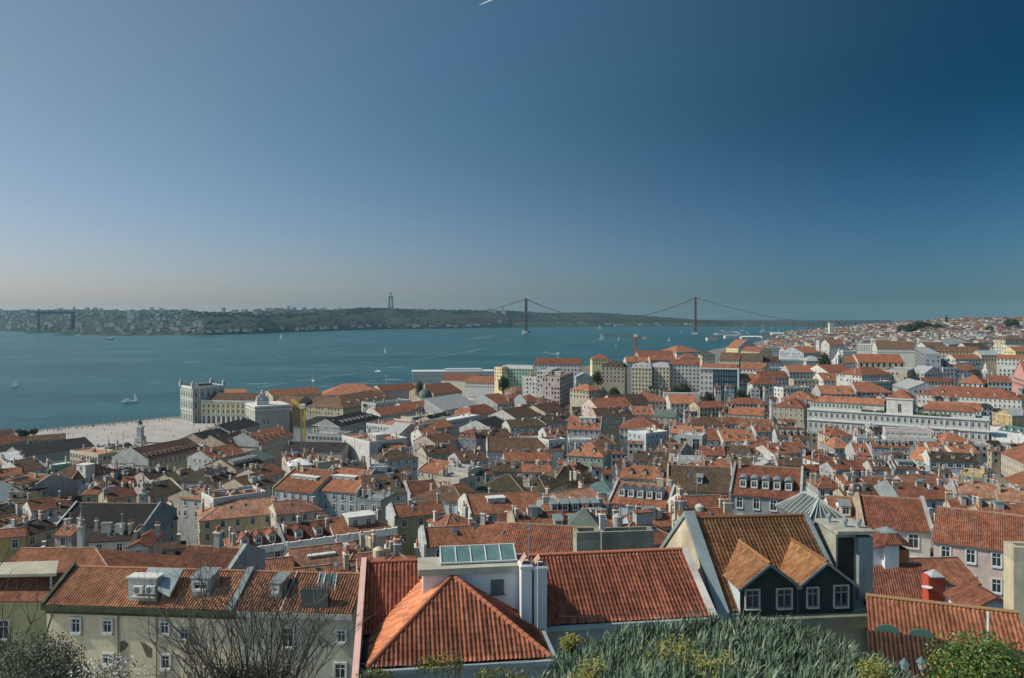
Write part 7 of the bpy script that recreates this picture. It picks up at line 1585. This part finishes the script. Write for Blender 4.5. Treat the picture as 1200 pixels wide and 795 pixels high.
def near_plants():
    rng = random.Random(31)
    # citrus tree, lower right
    p = W(1150, 812, 21.5); zb = 90; t = thing('citrus_tree', (p.x, p.y, zb), 'dense dark green citrus tree filling the lower right corner', 'tree')
    mb = MB(); c = p.z-zb; mb.tube([(0, 0, 0), (.05, 0, c*.5), (0, 0, c)], [.16, .13, .08], 8)
    for i in range(7): a = i*.9; mb.tube([(0, 0, c*.75), (math.cos(a)*.6, math.sin(a)*.6, c), (math.cos(a)*1.1, math.sin(a)*1.1, c+.6)], [.07, .05, .02], 6)
    mb.build('trunk', [plain('bark', (.10, .08, .06), .95, .1, 0, .4, 4)], t)
    leafy(t, (0, 0, c), (1.75, 1.5, 1.62), 15000, leafmat('citrus_leaf', (.070, .125, .028), (.14, .205, .055), .4, .2, 1.6), rng, (.07, .125), 34)
    for i in range(40):
        a = rng.uniform(2.2, 5.6); e = rng.uniform(-.2, .9); q = Vector((math.cos(a)*math.cos(e)*1.5, math.sin(a)*math.cos(e)*1.25, c+math.sin(e)*1.35)); mb = MB(); mb.lathe(q, [(.005, -.035), (.03, -.02), (.036, 0), (.028, .025), (.004, .035)], 7); mb.build('fruit', [plain('orange_peel', (.50, .22, .03), .5)], t)
    # grey-green shrub and white blossom, lower left
    def shrub(px, py, d, rad, n, mat, lab, size, lumps=18, name='garden_shrub'):
        p = W(px, py, d); t = thing(name, (p.x, p.y, p.z-rad[2]-1.5), lab, 'shrub'); leafy(t, (0, 0, rad[2]+1.5), rad, n, mat, rng, size, lumps, 'foliage'); mb = MB()
        for i in range(9): a = i*.7; mb.tube([(0, 0, 0), (math.cos(a)*rad[0]*.3, math.sin(a)*rad[1]*.3, rad[2]*.8+1.2), (math.cos(a)*rad[0]*.7, math.sin(a)*rad[1]*.7, rad[2]*1.6+1.2)], [.03, .022, .008], 5)
        mb.build('stem', [plain('bark', (.1, .08, .06), .95)], t); return t
    gm = leafmat('olive_leaf', (.05, .062, .040), (.105, .12, .085), .6, .15, 1.5)
    shrub(38, 800, 23, (1.7, 1.2, 1.35), 7500, gm, 'dull grey-green shrub in the lower left corner', (.05, .10)); shrub(92, 800, 25, (.9, .8, .75), 2200, gm, 'smaller grey-green shrub beside the white blossom', (.05, .09), 10)
    shrub(128, 800, 21, (1.1, .8, .62), 700, gm, 'shrub sprinkled with small white blossom under the old cream house', (.05, .09), 14, 'blossoming_shrub')
    t = [o for o in COL.objects if o.name.startswith('blossoming_shrub')][0]; mb = MB()
    for i in range(300):
        a, e = rng.uniform(0, 6.28), rng.uniform(-.1, 1.5); k = rng.uniform(.6, 1.02); q = Vector((math.cos(a)*math.cos(e)*1.15*k, math.sin(a)*math.cos(e)*.85*k, .62+1.5+math.sin(e)*.66*k)); n_ = Vector((rng.gauss(0, .6), -1+rng.gauss(0, .4), .7)).normalized(); x = n_.cross(Vector((0, 0, 1))).normalized(); y = n_.cross(x); s = rng.uniform(.018, .03)
        mb.poly([q+(x*math.cos(1.2566*j)+y*math.sin(1.2566*j))*s for j in range(5)])
    mb.build('blossom', [plain('white_petal', (.42, .40, .36), .8, .1, 0, .1)], t)
    # bare-branched shrub in front of the old house
    def bare(px, py, d, H, n, spread, lab, seed, leaves=0):
        r2 = random.Random(seed); p = W(px, py, d); zb = p.z-H*.35; t = thing('bare_shrub', (p.x, p.y, zb), lab, 'shrub'); mb = MB()
        def grow(q, dr, L, r, lev):
            pts = [q]; k = 5
            for i in range(k): dr = (dr+Vector((r2.gauss(0, .13), r2.gauss(0, .13), r2.gauss(.03, .08)))).normalized(); pts.append(pts[-1]+dr*L/k)
            mb.tube(pts, [r*(1-.75*i/k) for i in range(k+1)], 4 if lev else 5, 0, False)
            if lev < 2:
                for i in range(r2.randint(4, 6) if lev == 0 else r2.randint(3, 4)): j = r2.randint(1, k); grow(pts[j], (dr+Vector((r2.gauss(0, .55), r2.gauss(0, .4), r2.gauss(.1, .3)))).normalized(), L*r2.uniform(.3, .55), r*.45, lev+1)
        for i in range(n): a = r2.uniform(-1, 1); grow(Vector((a*spread*.4, r2.uniform(-.3, .3), 0)), Vector((a*spread*.38+r2.gauss(0, .12), r2.gauss(0, .2), 1)), H*r2.uniform(.75, 1.15), .034, 0)
        mb.build('branches', [plain('grey_bark', (.10, .092, .078), .9, .1, 0, .3, 6)], t)
        if leaves: leafy(t, (0, 0, H*.40), (1.9, .8, .85), leaves, leafmat('yellow_green_leaf', (.035, .045, .022), (.085, .095, .04), .5, .25), r2, (.05, .1), 10, 'foliage')
    bare(300, 812, 26, 4.4, 58, 1.6, 'leafless grey shrub with many thin upright branches before the old house', 5, 3800)
    bare(225, 815, 24, 2.6, 7, .7, 'sparse leafless shrub with thin twigs, left of the denser bare shrub', 9)
    bare(20, 770, 25, 2.6, 8, 1.2, 'few bare twigs rising out of the grey-green shrub at lower left', 12)
    # climbing plant over the wing's eave
    for k, (px, py, d, rad, n, lab) in enumerate(((512, 782, 30, (1.15, .5, .75), 620, 'light green climber spilling over the hipped wing eave'), (440, 793, 29, (.9, .4, .35), 260, 'low light green climber at the foot of the pink party wall'), (590, 793, 28, (1.1, .4, .36), 380, 'low yellow-green climber between hipped wing and aloes'))):
        p = W(px, py, d); t = thing('climbing_plant', (p.x, p.y, p.z-2.5), lab, 'climber'); leafy(t, (0, 0, 2.5), rad, n, leafmat('climber_leaf', (.10, .13, .03), (.20, .20, .055), .5, .3), rng, (.07, .15), 9, 'foliage'); mb = MB()
        for i in range(6): x = rng.uniform(-.8, .8)*rad[0]; mb.tube([(x*.5, 0, 0), (x, .1, 1.8), (x*1.1, 0, 2.5+rad[2]*rng.uniform(.6, 1.6))], [.025, .018, .006], 5)
        mb.build('stem', [plain('green_stem', (.1, .11, .05))], t)
def town_trees():
    rng = random.Random(41)
    T = [(966, 418, 7.5, 760, 'broad dark tree beside the slim white bell tower', 1), (1068, 384, 8, 1500, 'dark rounded tree crowning the far right hill', .7), (1078, 380, 8, 1560, 'umbrella pine on the hill skyline', .6), (1088, 381.5, 6, 1500, 'small dark tree left of the skyline cypress', .8), (1057, 385, 7, 1450, 'dark tree at the left end of the hilltop grove', .7), (1099, 382, 6, 1500, 'wide low tree on the hill skyline right of the cypress', .6), (1109, 378, 5, 1520, 'thin dark cypress standing on the skyline', 2.4),
         (1185, 378, 8, 1500, 'dark pine on the skyline near the right edge', .7), (1160, 385, 5, 1350, 'small tree among hillside houses at upper right', .8), (830, 465, 5, 600, 'dark bush at the foot of the blue glass block', .9), (792, 458, 5, 620, 'dark trees below the cream mansion blocks', .8), (802, 455, 6, 625, 'larger leafy tree below the cream mansion blocks', .9), (690, 452, 6, 640, 'dark tree beside the grey rounded gable', .7), (700, 440, 5, 690, 'green tree between grey gable and beige mansion', .9),
         (720, 458, 5, 640, 'shrubby tree below the beige mansion block', .7), (868, 462, 5, 620, 'green tree right of the blue glass block', .8), (882, 460, 5, 620, 'pale green tree at the end of the tree row by the glass block', .8), (894, 457, 5, 640, 'farthest right tree of the row by the glass block', .7), (590, 448, 6, 740, 'dark tree in front of the yellow block end', 1.2), (1144, 434, 5, 640, 'yellow-green tree beside the white belfry', .9), (22, 508, 4, 640, 'dark tree by the left end of the riverside square', .9), (40, 506, 3.5, 650, 'small dark tree on the quay beside the long hall', .8), (30, 508, 4, 645, 'middle dark tree on the quay beside the long hall', .8),
         (150, 524, 4, 470, 'ivy-green tree above the mossy blank wall', .8), (452, 527, 5, 400, 'pale green tree beside the scaffolded building', .9), (491, 449, 5, 800, 'dark tree in front of the ferry terminal', .9), (1156, 415, 5, 820, 'dark tree among the upper right rooftops', .7)]
    gm = leafmat('town_tree_leaf', (.022, .038, .018), (.055, .075, .030), .6, .15, .5)
    for px, py, r, D, lab, asp in T:
        if py < 390:
            r *= 2.1; D = min(range(700, 3300, 25), key=lambda q: abs(W(px, py, q).z-ground((px-CX)/F*q, q)-r*1.5))
        p = W(px, py, D); zb = min(ground(p.x, p.y), p.z-r); t = thing('tree', (p.x, p.y, zb), lab, 'tree'); c = p.z-zb
        mb = MB(); mb.tube([(0, 0, 0), (.2, 0, c*.6), (0, 0, c)], [r*.09, r*.07, r*.03], 6)
        for i in range(5): a = i*1.3; mb.tube([(0, 0, c*.7), (math.cos(a)*r*.3, math.sin(a)*r*.3, c), (math.cos(a)*r*.4*min(1, 1/asp), math.sin(a)*r*.4*min(1, 1/asp), c+r*.15*asp)], [r*.04, r*.03, r*.01], 5)
        mb.build('trunk', [plain('bark', (.1, .08, .06), .95)], t)
        rz = max(r*asp*1.15, c*.36); leafy(t, (0, 0, c-rz+r*asp*.9), (r*(1 if asp < 2 else .35), r*(1 if asp < 2 else .35), rz), 1500, gm, rng, (r*.16, r*.32), 22)

def distant_town():
    """beyond the counted houses: the closely packed far hillside"""
    rng = random.Random(77); mb = MB(); n = 0
    walls = [wm(k) for k in ('white', 'cream', 'grey', 'blue', 'rose', 'yellow')]; roofs = [rm(k, False) for k in ('orange', 'rust', 'brown', 'umber', 'salmon')]; mats = walls+roofs+[GLASS, plain('far_roof_grey', (.3, .3, .3), .9)]
    spots = []
    for k in range(9000):
        u = rng.uniform(.26, .80); d = 720*(4.2)**rng.random()
        if u*F+CX < 860+ (d-720)*.03: continue
        spots.append((u, d))
    spots.sort(key=lambda s: s[1]); grid = {}
    for u, d in spots:
        x, y = u*d, d; w, q = rng.uniform(9, 20), rng.uniform(9, 14)
        if d > 1800: w *= 1.4; q *= 1.3
        c = (int(x//19), int(y//17))
        if c in grid: continue
        g = ground(x, y); h = rng.uniform(9, 17)
        if px_block(CX+u*F, HY+(CZ-g-h)/d*F, d): continue
        grid[c] = 1; ang = rng.choice((-.15, -.15, .2, 1.3)); ex = Vector((math.cos(ang), math.sin(ang), 0)); ny = Vector((-ex.y, ex.x, 0)); o = Vector((x, y, 0))
        C = [o-ex*w/2-ny*q/2, o+ex*w/2-ny*q/2, o+ex*w/2+ny*q/2, o-ex*w/2+ny*q/2]; wmi = rng.choices(range(6), [10, 3, 2, 2, 1, 1])[0]; rmi = 6+rng.choices(range(5), [2, 3, 4, 4, 2])[0]
        z0, z1 = g-3, g+h
        for i in range(4): a, b = C[i], C[(i+1) % 4]; mb.poly([Vector((a.x, a.y, z0)), Vector((b.x, b.y, z0)), Vector((b.x, b.y, z1)), Vector((a.x, a.y, z1))], wmi)
        for i in (0, 3, 1):
            a, b = C[i], C[(i+1) % 4]; nn = Vector(((b-a).y, -(b-a).x, 0)).normalized()*.06; k = int((b-a).length/3)
            for j in range(k):
                for r in range(2):
                    f = (j+.5)/k; p = a+(b-a)*f+nn; e = (b-a).normalized()*.55; zc = z1-1.7-r*3.2
                    mb.poly([(p-e).to_tuple()[:2]+(zc-.8,), (p+e).to_tuple()[:2]+(zc-.8,), (p+e).to_tuple()[:2]+(zc+.8,), (p-e).to_tuple()[:2]+(zc+.8,)], 11)
        if rng.random() < .42: mb.poly([Vector((c.x, c.y, z1)) for c in C], 12)
        else:
            rh = min(w, q)*.16; e = [Vector((c.x, c.y, z1))+(c-o)*.04 for c in C]; r0, r1 = o-ex*(w/2 if rng.random() < .6 else w*.2)+Vector((0, 0, z1+rh)), o+ex*(w/2 if rng.random() < .6 else w*.2)+Vector((0, 0, z1+rh))
            for f in ([e[0], e[1], r1, r0], [e[2], e[3], r0, r1], [e[1], e[2], r1], [e[3], e[0], r0]):
                nrm = (Vector(f[1])-Vector(f[0])).cross(Vector(f[2])-Vector(f[0])).normalized(); hh = Vector((0, 0, 1)).cross(nrm); hh = hh.normalized() if hh.length > 1e-3 else Vector((1, 0, 0)); gg = nrm.cross(hh); mb.poly(f, rmi, [(p.dot(hh), p.dot(gg)) for p in f])
        if rng.random() < .6: p = o+ex*w*rng.uniform(-.4, .4); mb.box(p.x-.5, p.x+.5, p.y-.4, p.y+.4, z1, z1+4, 0)
        n += 1
    tag(mb.build('distant_houses', mats), 'closely packed pale houses with orange roofs covering the far right hillside', 'houses', None, 'stuff'); return n
def px_block(px, py, d):
    """too close behind or in front of a counted house to stand there"""
    for h in HOUSES:
        if h['D'] > 640:
            b = h['bb']
            if abs(h['D']-d) < 25 and b[0]-3 < px < b[2]+3: return True
            if d < h['D'] and b[0] < px < b[2] and py < b[3] and py+10 > b[1]: return True
    return False

# ------------------------------------------------------------------ sky, sun, air, camera
SUN_EL, SUN_AZ = 43.5, 94.0       # elevation, degrees to the left of the view direction
def light_and_camera():
    w = bpy.data.worlds.new('World'); SC.world = w; w.use_nodes = True; nt = w.node_tree; nt.nodes.clear(); N = nt.nodes.new
    sky = N('ShaderNodeTexSky'); sky.sky_type = 'NISHITA'; sky.sun_disc = False; sky.sun_elevation = R(SUN_EL); sky.sun_rotation = R(-SUN_AZ); sky.altitude = 100; sky.air_density = 1.0; sky.dust_density = SKY['dust']; sky.ozone_density = SKY['ozone']
    tc = N('ShaderNodeTexCoord'); sp = N('ShaderNodeSeparateXYZ'); nt.links.new(tc.outputs['Generated'], sp.inputs[0])
    mx = N('ShaderNodeMath'); mx.operation = 'MAXIMUM'; mx.inputs[1].default_value = .012; nt.links.new(sp.outputs['Z'], mx.inputs[0])
    cb = N('ShaderNodeCombineXYZ'); nt.links.new(sp.outputs['X'], cb.inputs['X']); nt.links.new(sp.outputs['Y'], cb.inputs['Y']); nt.links.new(mx.outputs[0], cb.inputs['Z'])
    nm = N('ShaderNodeVectorMath'); nm.operation = 'NORMALIZE'; nt.links.new(cb.outputs[0], nm.inputs[0]); nt.links.new(nm.outputs[0], sky.inputs['Vector'])
    # a clear polarised sky: deepest blue a right angle away from the sun, paler towards it, opposite it and along the horizon; parts out of view raised as fill
    dt = N('ShaderNodeVectorMath'); dt.operation = 'DOT_PRODUCT'; nt.links.new(nm.outputs[0], dt.inputs[0]); a, e = R(SUN_AZ), R(SUN_EL); dt.inputs[1].default_value = (-math.sin(a)*math.cos(e), math.cos(a)*math.cos(e), math.sin(e))
    mr = N('ShaderNodeMapRange'); mr.inputs['From Min'].default_value = -1; nt.links.new(dt.outputs['Value'], mr.inputs['Value'])
    def ramp(st):
        n = N('ShaderNodeValToRGB'); el = n.color_ramp.elements
        while len(el) < len(st): el.new(.5)
        for q, (p, c) in zip(el, st): q.position = (p+1)/2; q.color = tuple(v/5 for v in c)+(1,)
        n.color_ramp.interpolation = 'B_SPLINE'; nt.links.new(mr.outputs[0], n.inputs['Fac']); return n.outputs['Color']
    hi = ramp([(-1, (3, 3, 3)), (-.7, (2.2, 2.3, 2.4)), (-.45, (.02, .40, .54)), (-.2, (.0, .24, .38)), (.05, (.50, .88, .94)), (.3, (1.15, 1.40, 1.42)), (.55, (2.1, 1.72, 1.46)), (.75, (2.0, 1.9, 1.7)), (1, (2.4, 2.3, 2.1))])
    lo = ramp([(-1, (2.4, 2.6, 2.7)), (-.7, (1.6, 1.8, 2.0)), (-.45, (.20, .48, .80)), (-.2, (.44, .72, 1.06)), (.05, (1.12, 1.12, 1.42)), (.3, (1.66, 1.50, 1.76)), (.55, (2.1, 1.75, 1.96)), (.75, (1.8, 1.7, 1.6)), (1, (2.2, 2.1, 2.0))])
    hz_ = N('ShaderNodeMapRange'); hz_.interpolation_type = 'SMOOTHSTEP'; hz_.inputs['From Max'].default_value = .27; nt.links.new(sp.outputs['Z'], hz_.inputs['Value'])
    pm = N('ShaderNodeMix'); pm.data_type = 'RGBA'; nt.links.new(hz_.outputs[0], pm.inputs[0]); nt.links.new(lo, pm.inputs[6]); nt.links.new(hi, pm.inputs[7])
    p2 = N('ShaderNodeMix'); p2.data_type = 'RGBA'; p2.blend_type = 'MULTIPLY'; p2.inputs[0].default_value = 1; nt.links.new(sky.outputs[0], p2.inputs[6]); nt.links.new(pm.outputs[2], p2.inputs[7])
    back_fill = N('ShaderNodeMapRange'); back_fill.interpolation_type = 'SMOOTHSTEP'; back_fill.inputs['From Min'].default_value = .15; back_fill.inputs['From Max'].default_value = -.55; nt.links.new(sp.outputs['Y'], back_fill.inputs['Value']); bc = N('ShaderNodeMix'); bc.data_type = 'RGBA'; nt.links.new(back_fill.outputs[0], bc.inputs[0]); bc.inputs[6].default_value = (1, 1, 1, 1); bc.inputs[7].default_value = (*SKY['back'], 1); b2 = N('ShaderNodeMix'); b2.data_type = 'RGBA'; b2.blend_type = 'MULTIPLY'; b2.inputs[0].default_value = 1; nt.links.new(p2.outputs[2], b2.inputs[6]); nt.links.new(bc.outputs[2], b2.inputs[7])  # sky behind the camera brightened, added fill for walls facing the viewer
    p3 = N('ShaderNodeVectorMath'); p3.operation = 'SCALE'; p3.inputs['Scale'].default_value = 5; nt.links.new(b2.outputs[2], p3.inputs[0])
    ti = N('ShaderNodeMix'); ti.data_type = 'RGBA'; ti.blend_type = 'MULTIPLY'; ti.inputs[0].default_value = 1; ti.inputs[7].default_value = (*SKY['tint'], 1); nt.links.new(p3.outputs[0], ti.inputs[6])
    ga = N('ShaderNodeGamma'); ga.inputs['Gamma'].default_value = SKY['gamma']; nt.links.new(ti.outputs[2], ga.inputs['Color'])
    bg = N('ShaderNodeBackground'); bg.inputs['Strength'].default_value = SKY['strength']; nt.links.new(ga.outputs[0], bg.inputs['Color'])
    out = N('ShaderNodeOutputWorld'); nt.links.new(bg.outputs[0], out.inputs['Surface'])
    a, e = R(SUN_AZ), R(SUN_EL); to = Vector((-math.sin(a)*math.cos(e), math.cos(a)*math.cos(e), math.sin(e)))
    l = bpy.data.lights.new('sun', 'SUN'); l.energy = SKY['sun']; l.angle = R(.53); l.color = SKY['suncol']; o = bpy.data.objects.new('sun', l); COL.objects.link(o); o.rotation_euler = (-to).to_track_quat('-Z', 'Y').to_euler(); o.location = (0, 0, 400)
    # the air between here and the far bank
    if SKY['haze'] > 0:
        mb = MB(); mb.box(-7900, 7900, -250, 11900, -6, 232); m = bpy.data.materials.new('river_air'); m.use_nodes = True; t = m.node_tree; t.nodes.clear()
        v = t.nodes.new('ShaderNodeVolumePrincipled'); v.inputs['Color'].default_value = (*SKY['hazecol'], 1); v.inputs['Density'].default_value = SKY['haze']; v.inputs['Anisotropy'].default_value = .15
        oo = t.nodes.new('ShaderNodeOutputMaterial'); t.links.new(v.outputs[0], oo.inputs['Volume']); hz = mb.build('haze', [m]); tag(hz, kind='stuff')
    # short vapour trail high up
    mb = MB(); A, B = W(561.5, 6.5, 9000), W(587, -4, 9000); mb.tube([A+(B-A)*i/6 for i in range(7)], [2, 7, 10, 11, 10, 9, 8], 8)
    tag(mb.build('vapour_trail', [plain('vapour', (.8, .8, .8), 1, 0)]), kind='stuff')
    c = bpy.data.cameras.new('camera'); c.sensor_width = 36; c.sensor_fit = 'HORIZONTAL'; c.lens = 36*F/1200; c.shift_y = -(397.5-HY)/1200; c.clip_start = .5; c.clip_end = 40000
    co = bpy.data.objects.new('camera', c); COL.objects.link(co); co.location = (0, 0, CZ); co.rotation_euler = (R(90), 0, 0); SC.camera = co
    SC.view_settings.view_transform = 'Standard'; SC.view_settings.look = 'None'; SC.view_settings.exposure = SKY['exposure']; SC.view_settings.gamma = 1; SC.view_settings.use_curve_mapping = False
    cy = SC.cycles; cy.use_denoising = True; cy.denoiser = 'OPENIMAGEDENOISE'; cy.max_bounces = 5; cy.diffuse_bounces = 2; cy.glossy_bounces = 2; cy.transmission_bounces = 2; cy.volume_bounces = 0; cy.transparent_max_bounces = 6; cy.sample_clamp_indirect = 4
    try: cy.use_adaptive_sampling = True; cy.adaptive_threshold = .02
    except Exception: pass
SKY = dict(dust=.8, ozone=1.5, tint=(.86, .96, 1.0), gamma=1.0, strength=.050, back=(1.95, 2.1, 1.95), sun=4.7, suncol=(1, .91, .77), haze=3.2e-5, hazecol=(.42, .74, .92), exposure=0.08)

# ------------------------------------------------------------------ build all
import time
T0 = time.time()
build_setting()
for q in (((120, 602), 'black slate church nave'), ((275, 605), 'yellow corner house'), ((370, 565), 'twin pale houses'), ((757, 585), 'five-dormer house'), ((905, 570), 'round-dormered house'), ((65, 525), 'long black-roofed hall'), ((430, 520), 'scaffolded building'),
          ((617, 520), 'long brown roof'), ((945, 598), 'ribbed roof lantern'), ((1047, 645), 'rooftop turret'), ((1075, 533), 'pale green house'), ((514, 580), 'broad hipped house'), ((985, 412), 'slim bell tower'), ((1155, 430), 'white belfry'), ((1032, 420), 'bright orange roof'), ((1077, 422), 'dark street canyon'),
          ((205, 530), 'twelve-dormer building'), ((685, 528), 'grey-green street-corner house'), ((602, 440), 'green mansion block'), ((653, 427), 'white river palace'), ((530, 440), 'ferry terminal'), ((365, 472), 'yellow ministry wing'), ((752, 445), 'cream mansion blocks'), ((860, 405), 'yellow far house'), ((1135, 462), 'long white building'), ((1150, 625), 'rose-grey arched-window house'), ((500, 600), 'olive gabled house')): land(q[0][0], q[0][1], q[1])
town(); left_back(); right_cluster()
arcade_palace(); long_palace(); hotel(); terminal(); dome_church()
bell_tower(983, 424, 408, 750, 5.5, 'slim white bell tower beside a broad dark tree'); bell_tower(1155, 440, 424, 640, 7.5, 'stout white belfry with small cupola, near the pink gable house')
ornate_pinnacle(168, 590, 553, 215, 'white lantern spire at the right end of the black church roof', 1.5); ornate_pinnacle(95, 626, 598, 165, 'ornate white finial tower in front of the black church roof', .9); ornate_pinnacle(143, 622, 608, 160, 'small round-topped white finial below the black church roof', .6); ornate_pinnacle(127, 529, 513, 470, 'white ornate roof crest before the riverside square', 1.4)
left_house(); centre_house(); dormer_house()
KEEP_CLEAR += [(205, 380, 590, 645), (318, 420, 562, 600), (482, 546, 582, 606), (713, 784, 586, 612), (945, 1160, 478, 512), (856, 938, 580, 606), (660, 710, 532, 556), (944, 958, 490, 575), (1062, 1086, 400, 450), (118, 345, 460, 512), (700, 722, 540, 562)]
n_h = len(HOUSES); nf = fillers(max(0, 318-n_h))
ni = infill(420); label_houses()
nd = distant_town()
print('houses', n_h, 'fillers', nf, 'infill', ni, 'distant', nd, round(time.time()-T0, 1))
bridge(); far_bank(); statue_king(); gantry(); boats(); cranes(); square_life(); aloes(); near_plants(); town_trees()
light_and_camera()
print('objects', len(COL.objects), round(time.time()-T0, 1))
